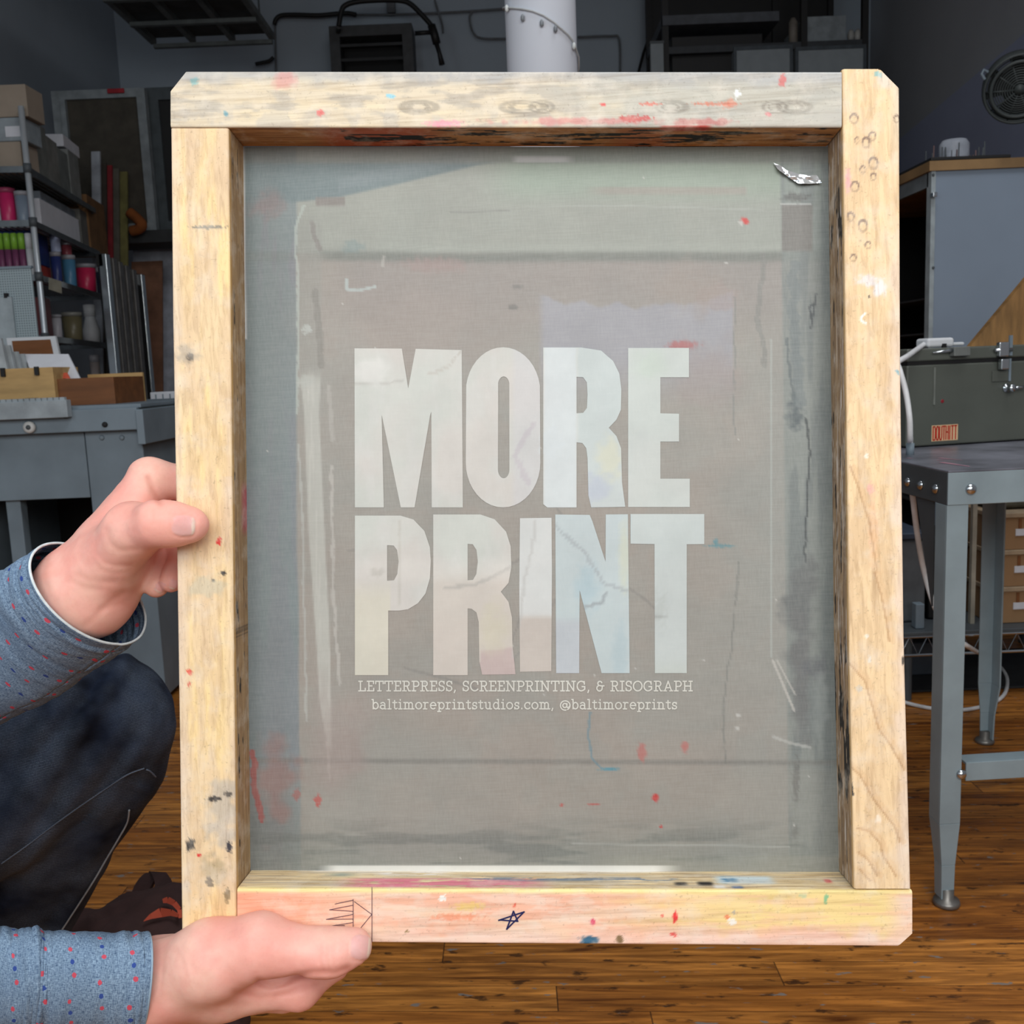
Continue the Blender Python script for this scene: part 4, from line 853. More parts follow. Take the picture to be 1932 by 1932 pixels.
def tleg(x, y, sx, sy):
    mb = MB(); wl, th = 0.036, 0.004; q = 0.30     # angle iron that narrows to its foot
    def sec(z, k, wf=1.0): return z, k
    # front flange along x, side flange along y; splayed slightly outwards at the foot
    zs = [(TZ - ap, wl, 0), (0.15, wl, 0.006), (0.075, 0.024, 0.008), (0.012, 0.022, 0.008)]
    for (za, wa, oa), (zb, wb, ob) in zip(zs[:-1], zs[1:]):
        ga, gb = (wl - wa) * .45, (wl - wb) * .45
        for fl in (0, 1):
            pts = []
            for z, wd, g, o in ((zb, wb, gb, ob), (za, wa, ga, oa)):
                xs0, xs1 = g, g + wd
                if fl == 0: c = [(xs0, 0), (xs1, 0), (xs1, th), (xs0, th)]
                else: c = [(g, th), (g + th, th), (g + th, th + wd), (g, th + wd)]
                pts += [tfr(x + sx * (a - o * .3), y + sy * (b - o * .3), z) for a, b in c]
            mb.hexa(pts)
    l = mb.build('leg', TABLEP, TBL, bevel=0.001)
    f = tfr(x + sx * 0.016, y + sy * 0.004, 0)
    MB().lathe(f, [(0.021, 0), (0.023, 0.004), (0.021, 0.010), (0.012, 0.014), (0.012, 0.03)], 18).build('foot_pad', mat('worn_steel', (128, 126, 122), 0.4, 0.7), l, smooth=True)
    return l
lg = tleg(TX0, -0.010, 1, 1); tleg(TWd, -0.010, -1, 1); tleg(TX0, TDp, 1, -1); tleg(TWd, TDp, -1, -1)
MB().lbox(tfr, 0.034, TWd - .03, -0.004, 0.0, 0.222, 0.255).build('stretcher', TABLEP, TBL, bevel=0.001)
MB().lbox(tfr, 0.034, TWd - .03, 0.0, 0.03, 0.251, 0.255).build('stretcher_flange', TABLEP, TBL)
def rivet(p, n, r=0.0095): return MB().lathe(p, [(r, 0), (r * .95, .002), (r * .7, .0045), (r * .3, .006)], 14, n).build('rivet', CHROME, TBL, smooth=True)
rivet(tfr(0.026, -0.012, TZ - .032), -fv); rivet(tfr(0.022, -0.012, 0.238), -fv, 0.009); rivet(tfr(TWd - .026, -0.012, TZ - .032), -fv)
for yy in (0.03, 0.085, 0.135): rivet(tfr(TX0, yy, TZ - .034), -rv, 0.009)
MB().prism([tfr(TX0 + .006, 0.05, TZ - ap), tfr(TX0 + .006, 0.115, TZ - ap), tfr(TX0 + .006, 0.05, TZ - .24)], rv * 0.003).build('gusset', STEELD, TBL)
# streaks of dried ink on the top
for (x, y), (x2, y2), wd in (((1772, 864), (1815, 868), .004), ((1776, 872), (1830, 880), .006), ((1712, 864), (1722, 865), .004), ((1768, 868), (1790, 867), .003)):
    p, q = onZ(x, y, TZ + .0006), onZ(x2, y2, TZ + .0006); n = np.cross(q - p, [0, 0, 1.0]); n = n / np.linalg.norm(n) * wd
    MB().add([p - n, q - n * .3, q + n * .3, p + n], [(0, 1, 2, 3)]).build('ink_streak', mat('pink_ink', (186, 140, 156), 0.4), TBL)

# ---- exposure case on the table
CSo = onZ(1709, 846, TZ); cya = math.radians(13.0)
cfv = np.array([-math.sin(cya), math.cos(cya), 0]); crv = np.array([math.cos(cya), math.sin(cya), 0])
def cfr(x, y, z): return np.array([CSo[0], CSo[1], TZ]) + crv * x + cfv * y + np.array([0, 0, z])
def onCase(px, py, off=0.0):         # local x, z of the point of the case front that is seen there
    d = ray(px, py); n = cfv; t = ((cfr(0, -off, 0) - ORG) @ n) / (d @ n); p = ORG + d * t - cfr(0, 0, 0); return p @ crv, p[2]
zs_ = onCase(1712, 686)[1]; zt_ = onCase(1725, 658)[1]
CS = thing('exposure_case', 'dark olive grey steel case with chrome latch standing on the metal table', 'case', tuple(CSo), cya)
CGM = mat('case_enamel', (84, 88, 82), 0.38, var=0.10, scale=5)
MB().lbox(cfr, 0, 0.60, 0, 0.21, 0.002, zs_ - .004).build('case_body', CGM, CS, bevel=0.004)
MB().lbox(cfr, 0.003, 0.597, 0.003, 0.207, zs_ - .004, zs_ + .003).build('gasket', BLACK, CS)
MB().lbox(cfr, 0, 0.60, 0, 0.21, zs_ + .003, zt_).build('lid', CGM, CS, bevel=0.004)
x_, z_ = onCase(1762, 740); MB().lbox(cfr, x_ - .002, x_ + .002, -.002, .002, 0.085, zs_ - .01).build('body_seam', mat('seam_grey', (112, 116, 110), .5), CS)
# latch
xl, zl = onCase(1888, 666); L_ = MB().lbox(cfr, xl - .012, xl + .012, -.012, 0, zl - .008, zl + .022).build('latch', CHROME, CS, bevel=0.003)
MB().lbox(cfr, xl - .010, xl + .010, -.016, -.004, zl - .034, zl - .012).build('latch_hook', CHROME, L_, bevel=0.003)
MB().cyl(cfr(xl - .02, -.008, zl + .006), cfr(xl + .02, -.008, zl + .006), 0.004, 10).build('latch_pin', CHROME, L_, smooth=True)
MB().lbox(cfr, xl + .018, xl + .025, -.004, 0, zl - .006, zl + .035).build('latch_plate', STEEL, L_)
MB().lbox(cfr, xl + .018, xl + .023, -.004, 0, zl - .058, zl - .012).build('latch_plate', STEEL, L_)
MB().lbox(cfr, xl - .02, xl + .018, -.003, 0, zl - .058, zl - .036).build('keeper_plate', CGM, L_, bevel=.001)
xk, zk = onCase(1898, 732); kn = MB().lathe(cfr(xk, 0, zk), [(0.009, 0), (0.009, 0.003), (0.004, 0.004), (0.004, 0.014), (0.008, 0.018), (0.007, 0.022)], 16, -cfv).build('knob', CHROME, CS, smooth=True)
MB().cyl(cfr(xk + .006, -.016, zk), cfr(xk + .035, -.014, zk + .001), 0.0028, 8).build('knob_lever', CHROME, kn, smooth=True)
xh, zh = onCase(1800, 661, 0.012); MB().tube([cfr(xh - .045, -.008, zh - .003), cfr(xh - .02, -.010, zh - .001), cfr(xh, -.010, zh)], [.0015, .003, .004], 8).build('clip_wire', CHROME, CS, smooth=True)
MB().lbox(cfr, xh - .002, xh + .036, -.016, 0, zh - .012, zh + .007).build('lid_clip', mat('clip_grey', (104, 108, 106), .5), CS, bevel=.002)
# maker's label
xa, zb = onCase(1757, 833); xb, za = onCase(1807, 800)
lbp = MB().lbox(cfr, xa, xb, -.001, 0, zb, za).build('label_plate', mat('label_cream', (206, 178, 140), .5, var=.04), CS); lbp['label'] = 'cream label with red lettering'
BL = {'D': [[(0, 0), (0, 1), (.55, 1), (.75, .8), (.75, .2), (.55, 0), (0, 0)]], 'O': [[(0, .2), (0, .8), (.2, 1), (.55, 1), (.75, .8), (.75, .2), (.55, 0), (.2, 0), (0, .2)]], 'U': [[(0, 1), (0, .2), (.2, 0), (.55, 0), (.75, .2), (.75, 1)]],
      'T': [[(.375, 0), (.375, 1)], [(0, 1), (.75, 1)]], 'H': [[(0, 0), (0, 1)], [(.75, 0), (.75, 1)], [(0, .55), (.75, .55)]], 'I': [[(.2, 0), (.2, 1)]]}
mb = MB(); x = 0; txt = 'DOUTHITT'; tw = sum((.4 if c == 'I' else .75) + .32 for c in txt) - .32; k = (xb - xa) * .90 / tw; hh = (za - zb) * .84
for c in txt:
    for P in BL[c]:
        for a, b in zip(P[:-1], P[1:]):
            p = np.array([xa + (xb - xa) * .05 + (x + a[0]) * k, zb + (za - zb) * .08 + a[1] * hh]); q = np.array([xa + (xb - xa) * .05 + (x + b[0]) * k, zb + (za - zb) * .08 + b[1] * hh])
            d = (q - p) / (np.linalg.norm(q - p) + 1e-9); n = np.array([-d[1], d[0]]) * .0013; e = d * .0009
            mb.add([cfr(u[0], -.0014, u[1]) for u in (p - e + n, q + e + n, q + e - n, p - e - n)], [(0, 1, 2, 3)])
    x += (.4 if c == 'I' else .75) + .32
mb.build('label_lettering', mat('label_red', (178, 40, 26), .5, var=.05), lbp)
xr, zr = onCase(1778, 757); MB().lathe(cfr(xr, 0, zr), [(.004, 0), (.003, .0008)], 10, -cfv).build('red_spot', mat('red_ink', (130, 30, 40), .5), CS)

# ---- power strip on the lid and its cord
pa, pb = onCase(1748, 655, -.02), onCase(1800, 645, -.02)
PWR = thing('power_strip', 'white power strip lying on the lid of the dark case', 'power strip', tuple(cfr(pa[0], .03, zt_)), cya)
MB().lbox(cfr, pa[0] - .002, pb[0] - .004, .012, .055, zt_ + .001, zt_ + .020).build('strip_body', WPLAST, PWR, bevel=.006, seg=3)
MB().lbox(cfr, pb[0] - .004, pb[0] + .03, .026, .040, zt_ + .003, zt_ + .010).build('plug', WPLAST, PWR, bevel=.003)
MB().lbox(cfr, pa[0] + .030, pa[0] + .038, .008, .014, zt_ - .006, zt_ + .008).build('strap_clip', BLACK, PWR)
cd = [cfr(pa[0] + .004, .030, zt_ + .010), cfr(pa[0] - .02, .01, zt_ + .004), pt(1712, 672, 1.88), pt(1694, 684, 1.85), pt(1698, 700, 1.83), pt(1709, 740, 1.82), pt(1716, 790, 1.81), pt(1717, 830, 1.83)]
gp = onZ(1717, 858, TZ); gd = float(w2px(gp)[2])
cd2 = [gp + np.array([0, 0, .03]), gp - np.array([0, 0, .03]), pt(1723, 945, gd), pt(1731, 1010, gd + .03), pt(1744, 1080, gd + .08), pt(1768, 1155, 1.96), pt(1800, 1200, 2.04), pt(1830, 1222, 2.12)]
flp = [(1862, 1240), (1885, 1256), (1900, 1280), (1896, 1308), (1876, 1325), (1840, 1336), (1800, 1340), (1755, 1336), (1710, 1326), (1660, 1310), (1600, 1300)]
cd3 = [onZ(x, y, .006) for x, y in flp]
def smooth_path(P, n=6):
    P = [np.asarray(p, float) for p in P]; out = []
    for i in range(len(P) - 1):
        a, b, c, d = P[max(i - 1, 0)], P[i], P[i + 1], P[min(i + 2, len(P) - 1)]
        for k in range(n):
            t = k / n; out.append(0.5 * ((2 * b) + (-a + c) * t + (2 * a - 5 * b + 4 * c - d) * t * t + (-a + 3 * b - 3 * c + d) * t ** 3))
    return out + [P[-1]]
crd = MB().tube(smooth_path(cd + cd2 + cd3), 0.0052, 10).build('cord', mat('white_cord', (214, 216, 218), .45), PWR, smooth=True); crd['label'] = 'white cord hanging past the metal table and looping on the floor'
MB().cyl(gp - np.array([0, 0, .002]), gp + np.array([0, 0, .022]), .0075, 14).build('cable_grommet', STEEL, TBL, smooth=True)

# ---- drying cabinet behind
DY = 3.3; ca = onY(1757, 305, DY); dzt = ca[2]
DC = thing('drying_cabinet', 'tall cabinet with pale blue grey front panel, dark open side and wooden top', 'cabinet', (ca[0], DY, 0))
dx0, dx1, dy1 = ca[0], ca[0] + 0.95, DY + 1.1
PNL = mat('pale_panel', (122, 136, 152), 0.55, var=0.06, scale=2)
MB().box(dx0 + .012, dx1, DY, DY + .018, 0.05, dzt - .03).build('front_panel', PNL, DC)
MB().box(dx0, dx0 + .014, DY - .004, DY + .03, 0.05, dzt - .03).build('corner_strip', mat('pale_strip', (150, 160, 164), .5), DC)
MB().box(dx0, dx0 + .018, dy1 - .03, dy1, 0.05, dzt - .03).build('rear_post', STEELD, DC)
MB().box(dx0, dx0 + .016, DY + .02, dy1, dzt - .075, dzt - .03).build('side_rail', mat('side_rail_grey', (112, 120, 124), .6), DC)
MB().box(dx0, dx1, DY + .01, dy1, 0.03, 0.07).build('bottom_panel', STEELD, DC)
MB().box(dx1 - .018, dx1, DY + .018, dy1, 0.05, dzt - .03).build('side_panel', PNL, DC)
MB().box(dx0 + .018, dx1, dy1 - .018, dy1, 0.05, dzt - .03).build('back_panel', BLACK, DC)
for k in range(9):
    z = .2 + k * .115; MB().box(dx0 + .022, dx1 - .02, DY + .03, dy1 - .03, z, z + .006).build('rack_tray', DARK, DC)
MB().box(dx0 - .01, dx1, DY - .012, dy1, dzt - .03, dzt).build('top_board', mat('ply_edge', (134, 106, 70), .6, var=.2, scale=6), DC)
MB().box(dx0 - .004, dx0 + .010, DY - .03, DY - .004, onY(1750, 370, DY)[2] - .007, onY(1750, 370, DY)[2] + .007).build('hinge', CHROME, DC, bevel=.002)
for yy in (330, 505): p = onY(1761, yy, DY - .005); MB().lathe(p, [(.005, 0), (.003, .003)], 8, (0, -1, 0)).build('screw', STEELD, DC)
mz = dzt; p1 = onY(1905, 292, DY)
single(MB().box(dx0 - .005, p1[0], DY - .01, dy1 - .05, mz + .0005, mz + .012), 'rubber_mat', BLACK, 'thin black mat on top of the tall pale cabinet', 'mat', bevel=.003)
jb = onZ(1800, 287, mz + .012); jb = onY(1800, 284, DY + .35)
JAR = thing('tool_jar', 'round white pot holding thin sticks on top of the tall cabinet', 'pot', (jb[0], DY + .35, mz + .012))
jr = .050; MB().lathe((jb[0], DY + .35, mz + .0125), [(jr * .9, 0), (jr, .02), (jr, .105), (jr * .8, .12)], 24).build('pot', mat('pot_grey', (150, 156, 166), .5), JAR, smooth=True)
random.seed(3)
for k in range(26):
    a = random.uniform(0, 6.28); q = random.uniform(.055, .11); bx_, by_ = jb[0] + math.cos(a) * q, DY + .35 + math.sin(a) * q * .8
    MB().cyl((bx_, by_, mz + .0125), (bx_ + random.uniform(-.004, .004), by_, mz + .0125 + random.uniform(.05, .10)), .0022, 6).build('stick', STEELD if k % 3 else mat('stick_red', (110, 86, 84), .6), JAR)
# leaning plank
a, b = onY(1842, 640, 2.24), onY(1960, 498, 2.24)
d = (b - a) / np.linalg.norm(b - a); a = a - d * (a[2] - TZ - .001) / d[2]; n = np.array([d[2], 0, -d[0]])
single(MB().prism([a, a + d * .62, a + d * .62 + n * .15, a + n * .15 + d * (n[2] * -.15 / d[2])], (0, .02, 0)), 'wooden_plank', mat('plank_wood', (132, 98, 56), .6, var=.3, scale=9, stretch=(6, 1, 1)), 'brown wooden plank leaning at an angle behind the dark case', 'plank')

# ---- under the table: wire shelf with flat file boxes, bins
SHY = 2.62; sz = onY(1800, 1190, SHY)[2]
xl_, xr_ = onY(1700, 1190, SHY)[0], onY(2140, 1190, SHY)[0]
LS = thing('low_shelf', 'low grey wire shelf standing on the floor behind the metal table', 'shelf', ((xl_ + xr_) / 2, SHY + .25, 0))
MB().box(xl_, xr_, SHY, SHY + .55, sz - .012, sz).build('shelf_board', STEELD, LS, bevel=.003)
mb = MB(); zt2, zb2 = sz - .014, sz - .065; m_ = 26
mb.tube([(xl_, SHY + .004, zb2), (xr_, SHY + .004, zb2)], .004, 6); mb.tube([(xl_, SHY + .004, zt2), (xr_, SHY + .004, zt2)], .004, 6)
mb.tube([(xl_ + (xr_ - xl_) * k / m_, SHY + .004, zt2 if k % 2 else zb2) for k in range(m_ + 1)], .0028, 6)
mb.build('wire_truss', CHROME, LS)
for x in (xl_ + .03, xr_ - .03):
    for y in (SHY + .03, SHY + .52): MB().cyl((x, y, 0), (x, y, sz - .012), .013, 10).build('leg', STEELD, LS)
bxl = onY(1872, 1080, SHY + .05)[0]; hs = (onY(1900, 968, SHY + .05)[2] - sz - .002) / 3
for k, nm in enumerate(('lowest', 'middle', 'topmost')):
    z0 = sz + .001 + k * (hs + .0005)
    bx_ = thing('file_box', '%s of the three brown cardboard file boxes stacked on the low shelf' % nm, 'box', (bxl + .2, SHY + .05, z0), 0, 'brown file boxes under the table')
    MB().box(bxl, bxl + .42, SHY + .05, SHY + .38, z0, z0 + hs - .014).build('box_body', CARD, bx_, bevel=.002)
    MB().box(bxl - .003, bxl + .423, SHY + .046, SHY + .384, z0 + hs - .014, z0 + hs).build('lid', mat('box_lid', (166, 146, 120), .8), bx_, bevel=.003)
    MB().box(bxl + .060, bxl + .092, SHY + .0475, SHY + .05, z0 + hs * .38, z0 + hs * .56).build('paper_tag', PAPER, bx_)
    MB().box(bxl + .068, bxl + .076, SHY + .0475, SHY + .05, z0 + hs * .58, z0 + hs * .84).build('pull_slot', WOODD, bx_)
single(MB().box(bxl + .02, bxl + .38, SHY + .1, SHY + .34, sz + 3 * hs + .006, sz + 3 * hs + .03), 'folded_cloth', mat('olive_cloth', (82, 78, 66), .9, var=.25, scale=20), 'folded dark olive cloth on the topmost brown file box', 'cloth', bevel=.01)
p = bpx(1690, 1005, 1748, 1120, SHY + .1, .3)
BIN = thing('storage_bin', 'grey translucent plastic bin on the low shelf beside the hanging cord', 'bin', ((p[0] + p[1]) / 2, p[2], sz))
MB().box(p[0] - .1, p[1], p[2], p[3], sz + .0005, p[5] - .02).build('bin_body', mat('bin_grey', (96, 102, 106), .4), BIN, bevel=.008); MB().box(p[0] - .106, p[1] + .006, p[2] - .006, p[3] + .006, p[5] - .02, p[5]).build('bin_lid', mat('bin_lid_blue', (62, 72, 88), .5), BIN, bevel=.005)
p = bpx(1752, 1012, 1815, 1180, SHY + .12, .2)
TB = thing('tool_case', 'black tool case beside the grey bin on the low shelf', 'case', ((p[0] + p[1]) / 2, p[2], sz))
MB().box(p[0], p[1], p[2], p[3], sz + .0005, p[5] - .03).build('case_body', BLACK, TB, bevel=.008); MB().box(p[0] - .006, p[1] + .006, p[2] - .006, p[3] + .006, p[5] - .028, p[5]).build('case_lid', DARK, TB, bevel=.006)
p = bpx(1834, 955, 1842, 1140, SHY + .06); single(MB().box(p[0], p[1], SHY + .06, SHY + .075, sz + .0005, p[5] + .1), 'wooden_stick', mat('pale_stick', (160, 156, 142), .7), 'pale upright wooden strip standing behind the metal table', 'stick')
p = bpx(1728, 1140, 1738, 1172, SHY + .03); single(MB().box(p[0], p[1] + .01, SHY + .03, SHY + .06, sz + .0005, p[5]), 'metal_clamp', STEEL, 'small grey metal clamp lying at the front of the low shelf', 'clamp', bevel=.003)
FM = onZ(1800, 1300, 0); single(MB().box(xl_ - .25, xr_ + .1, FM[1] - .02, FM[1] + .34, 0.0005, 0.008), 'floor_mat', DARK, 'black rubber mat on the floor under the low wire shelf', 'mat', bevel=.003)
p = bpx(1690, 1212, 1800, 1300, SHY + .2, .25); single(MB().box(p[0] - .1, p[1], p[2], p[3], .0095, p[5]), 'plastic_crate', mat('slate_crate', (54, 60, 68), .6), 'dark slate plastic crate on the mat below the low shelf', 'crate', bevel=.006)

# ---- fan on the right wall
FY = 4.3; fc = onY(1922, 164, FY)
FAN = thing('wall_fan', 'dark grey caged fan mounted high on the right wall', 'fan', (2.84, FY + .1, fc[2]))
ctr = np.array([fc[0], FY, fc[2]]); axd = np.array([-0.35, -0.85, -0.38]); axd /= np.linalg.norm(axd)
u = np.cross(axd, [0, 0, 1.0]); u /= np.linalg.norm(u); v = np.cross(u, axd)
R_ = 58.0 / F * FY
FG = mat('fan_grey', (66, 72, 72), 0.5, var=.1)
ring = lambda r, o: [ctr + axd * o + r * (math.cos(t) * u + math.sin(t) * v) for t in np.linspace(0, 2 * math.pi, 40, endpoint=False)]
mb = MB(); mb.lathe(ctr - axd * .05, [(R_ * .97, 0), (R_ * 1.03, .005), (R_ * 1.05, .05), (R_ * 1.03, .10), (R_ * .96, .105), (R_ * .96, .10)], 48, axd); mb.f = [f for f in mb.f if len(f) == 4]; mb.tube(ring(R_ * .8, .055), .008, 8, True); mb.tube(ring(R_ * .97, .03), .006, 8, True); mb.build('cage_rim', FG, FAN, smooth=True)
mb = MB()
for k in range(12): mb.tube(ring(R_ * (.14 + .068 * k), .06 - .030 * (k / 11) ** 2), .0028, 6, True)
for t in np.linspace(0, 2 * math.pi, 10, endpoint=False): mb.tube([ctr + axd * (.06) + .12 * R_ * (math.cos(t) * u + math.sin(t) * v), ctr + axd * .05 + .6 * R_ * (math.cos(t) * u + math.sin(t) * v), ctr + axd * .03 + R_ * (math.cos(t) * u + math.sin(t) * v)], .0035, 6)
mb.build('front_grille', FG, FAN, smooth=True)
MB().lathe(ctr + axd * .055, [(.02, .01), (R_ * .15, .006), (R_ * .15, -.005)], 20, axd).build('hub_cap', FG, FAN, smooth=True)
for k in range(4):
    t = k * math.pi / 2 + .3; e1 = math.cos(t) * u + math.sin(t) * v; e2 = -math.sin(t) * u + math.cos(t) * v
    MB().add([ctr + e1 * R_ * .12 - e2 * .02 + axd * .005, ctr + e1 * R_ * .85 - e2 * .07 + axd * .015, ctr + e1 * R_ * .88 + e2 * .05 - axd * .02, ctr + e1 * R_ * .12 + e2 * .02 - axd * .01], [(0, 1, 2, 3)]).build('blade', BLACK, FAN, solid=.003)
MB().lathe(ctr - axd * .17, [(.05, 0), (.07, .03), (.07, .12), (.04, .15)], 20, axd).build('motor', FG, FAN, smooth=True)
MB().tube([ctr - axd * .12, ctr - axd * .16 + np.array([.1, .05, .06]), (2.84, FY + .15, fc[2] + .1)], .018, 10).build('wall_arm', FG, FAN, smooth=True)
MB().box(2.82, 2.835, FY + .09, FY + .21, fc[2] + .02, fc[2] + .18).build('wall_bracket', FG, FAN)
hp = ctr + R_ * .95 * (-u * .0 + v * .0) ; ll = onY(1852, 140, FY - .02); MB().tube([onY(1858, 150, FY - .02), ll, onY(1856, 132, FY - .02), onY(1864, 136, FY - .02)], .006, 8).build('cage_clip', STEEL, FAN)

# ================================================================ grey steel press cabinet (left)
GY = 2.85
GX0, GX1 = -1.62, onY(268, 790, GY)[0]
gz_top = onY(220, 763, GY)[2]; gz_ap = onY(220, 812, GY)[2]
GC = thing('press_cabinet', 'blue grey steel work cabinet with toothed bar, white knob and open bay', 'cabinet', ((GX0 + GX1) / 2, GY, 0))
MB().box(GX0, GX1, GY, GY + .70, gz_top - .012, gz_top).build('top_slab', STEEL, GC, bevel=.003)
MB().box(GX0, GX1 - .008, GY - .014, GY + .012, gz_ap, gz_top - .010).build('front_beam', STEEL, GC, bevel=.003)
MB().box(GX1 - .012, GX1 + .010, GY - .018, GY + .70, onY(270, 838, GY)[2], gz_top - .016).build('end_plate', STEEL, GC, bevel=.003)
px_ = onY(159, 880, GY)[0]; zpb = onY(80, 944, GY)[2]
MB().box(GX0 + .02, px_ - .001, GY + .022, GY + .04, zpb, gz_ap + .002).build('drawer_front', STEEL, GC, bevel=.002)
MB().box(px_ + .001, GX1 - .012, GY + .02, GY + .66, 0.02, gz_ap + .002).build('end_pedestal', STEEL, GC, bevel=.004)
MB().box(GX0 + .02, px_ - .001, GY + .045, GY + .66, zpb, zpb + .012).build('bay_ceiling', STEELD, GC)
MB().box(GX0, GX0 + .02, GY + .02, GY + .66, 0.0, gz_ap).build('left_pedestal', STEEL, GC)
MB().box(GX0 + .02, px_, GY + .64, GY + .66, 0.02, zpb).build('back_panel', BLACK, GC)
l0, l1 = onY(16, 1000, GY + .04)[0], onY(44, 1000, GY + .04)[0]
MB().box(l0, l1, GY + .04, GY + .08, 0, zpb).build('leg', STEEL, GC, bevel=.003)
MB().box(GX0 + .02, px_, GY + .1, GY + .6, .16, .18).build('inner_shelf', STEELD, GC)
cz0, cz1 = onY(60, 790, GY - .03)[2], onY(60, 757, GY - .03)[2]; cx1 = onY(131, 770, GY - .03)[0]
CB = MB().box(GX0, cx1, GY - .045, GY - .016, cz0, cz1).build('toothed_bar', mat('bar_grey', (150, 160, 166), .45), GC, bevel=.002)
mb = MB(); nt = 40
for k in range(nt):
    x = cx1 - .006 - k * .0165
    mb.prism([(x, GY - .04, cz1 - .0005), (x - .0155, GY - .04, cz1 - .0005), (x - .0135, GY - .04, cz1 + .008), (x - .002, GY - .04, cz1 + .008)], (0, .014, 0))
mb.build('bar_teeth', mat('bar_grey', (150, 160, 166), .45), CB)
kp = onY(57, 806, GY - .016); kb = MB().lathe(kp, [(.016, 0), (.017, .004), (.016, .010), (.010, .012)], 24, (0, -1, 0)).build('knob', mat('knob_white', (206, 208, 206), .4), GC, smooth=True)
MB().lathe(kp + np.array([0, -.012, 0]), [(.007, 0), (.006, .003)], 14, (0, -1, 0)).build('knob_centre', STEELD, kb, smooth=True)
for x, y in ((124, 784), (198, 801)): MB().lathe(onY(x, y, GY - .015), [(.008, 0), (.0075, .004), (.004, .006)], 12, (0, -1, 0)).build('bolt', DARK, GC, smooth=True)
for x, y in ((192, 826), (230, 826)): MB().lathe(onY(x, y, GY + .02), [(.008, 0), (.006, .003), (.002, .004)], 12, (0, -1, 0)).build('bolt', STEEL, GC, smooth=True)
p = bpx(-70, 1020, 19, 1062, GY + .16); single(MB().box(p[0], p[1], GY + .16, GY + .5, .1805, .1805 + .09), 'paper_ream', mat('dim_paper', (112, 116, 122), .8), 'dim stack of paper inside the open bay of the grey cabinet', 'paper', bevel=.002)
# things on the grey cabinet
tz = gz_top
xw0, xw1 = onY(-40, 720, GY + .10)[0], onY(102, 720, GY + .10)[0]; wz = onY(60, 694, GY + .10)[2]
WB = thing('wooden_box', 'tan wooden box with two black clips on the grey cabinet', 'box', ((xw0 + xw1) / 2, GY + .1, tz))
MB().box(xw0, xw1, GY + .10, GY + .112, tz, wz).build('front_panel', WOODT, WB, bevel=.001); MB().box(xw0, xw1, GY + .26, GY + .272, tz, wz).build('back_panel', WOODT, WB); MB().box(xw1 - .012, xw1, GY + .112, GY + .26, tz, wz).build('side_panel', WOODT, WB); MB().box(xw0, xw0 + .012, GY + .112, GY + .26, tz, wz).build('side_panel', WOODT, WB); MB().box(xw0 + .012, xw1 - .012, GY + .112, GY + .26, tz, tz + .01).build('base_panel', WOODT, WB)
for x in (6, 70):
    q = onY(x, 702, GY + .098); q[2] = wz; MB().box(q[0] - .006, q[0] + .006, GY + .092, GY + .10, wz - .022, wz + .003).build('clip', BLACK, WB)
xb0, xb1 = onY(104, 735, GY + .12)[0], onY(216, 735, GY + .12)[0]; bz = onY(160, 713, GY + .12)[2]
BT = thing('wooden_tray', 'dark brown wooden tray beside the tan box on the grey cabinet', 'tray', ((xb0 + xb1) / 2, GY + .12, tz))
MB().box(xb0, xb1, GY + .12, GY + .132, tz, bz).build('front_panel', WOODD, BT, bevel=.001); MB().box(xb0, xb1, GY + .36, GY + .372, tz, bz + .012).build('back_panel', WOODT, BT); MB().box(xb1 - .012, xb1, GY + .132, GY + .36, tz, bz).build('side_panel', WOODD, BT); MB().box(xb0, xb0 + .012, GY + .132, GY + .36, tz, bz).build('side_panel', WOODD, BT); MB().box(xb0 + .012, xb1 - .012, GY + .132, GY + .36, tz, tz + .01).build('base_panel', WOODD, BT)
p0, p1, p2, p3 = onY(46, 668, GY + .26), onY(128, 668, GY + .26), onY(152, 716, GY + .18), onY(62, 712, GY + .18)
single(MB().prism([p0, p1, p2, p3], (0, .006, 0)), 'white_card', PAPER, 'white card leaning in the brown wooden tray', 'card')
single(MB().prism([onY(98, 705, GY + .17), onY(126, 703, GY + .17), onY(132, 714, GY + .16), onY(100, 714, GY + .16)], (0, .004, 0)), 'orange_slip', mat('orange_red_paper', (206, 92, 66), .7), 'small orange red paper slip sticking up from the brown tray', 'paper')
FP = thing('picture_frame', 'small white framed board with brown centre leaning above the wooden box', 'frame', tuple(onY(60, 690, GY + .34)))
q = [onY(12, 638, GY + .36), onY(104, 634, GY + .36), onY(114, 680, GY + .32), onY(22, 700, GY + .32)]
MB().prism(q, (0, .012, 0)).build('frame_border', WPLAST, FP)
cq = sum(q) / 4; MB().prism([a + (cq - a) * .22 + np.array([0, -.003, 0]) for a in q], (0, .003, 0)).build('backing', WOODD, FP)
for k, (x0, x1, y0, y1, lb) in enumerate(((-30, 8, 640, 694, 'leftmost'), (10, 24, 652, 694, 'second'), (26, 38, 664, 694, 'third'), (40, 50, 668, 694, 'rightmost'))):
    yy = GY + .14 + .028 * k; a, b = onY(x0, y0, yy + .02), onY(x1, y0, yy + .02)
    single(MB().hexa([(a[0] + .02, yy, tz + .0105), (b[0] + .02, yy, tz + .0105), (b[0] + .02, yy + .012, tz + .0105), (a[0] + .02, yy + .012, tz + .0105), (a[0], yy, a[2]), (b[0], yy, a[2]), (b[0], yy + .012, a[2]), (a[0], yy + .012, a[2])]), 'file_card', mat('pale_board', (170, 178, 182), .7), '%s of the pale grey cards standing in the tan wooden box' % lb, 'card', 'cards in the wooden box')
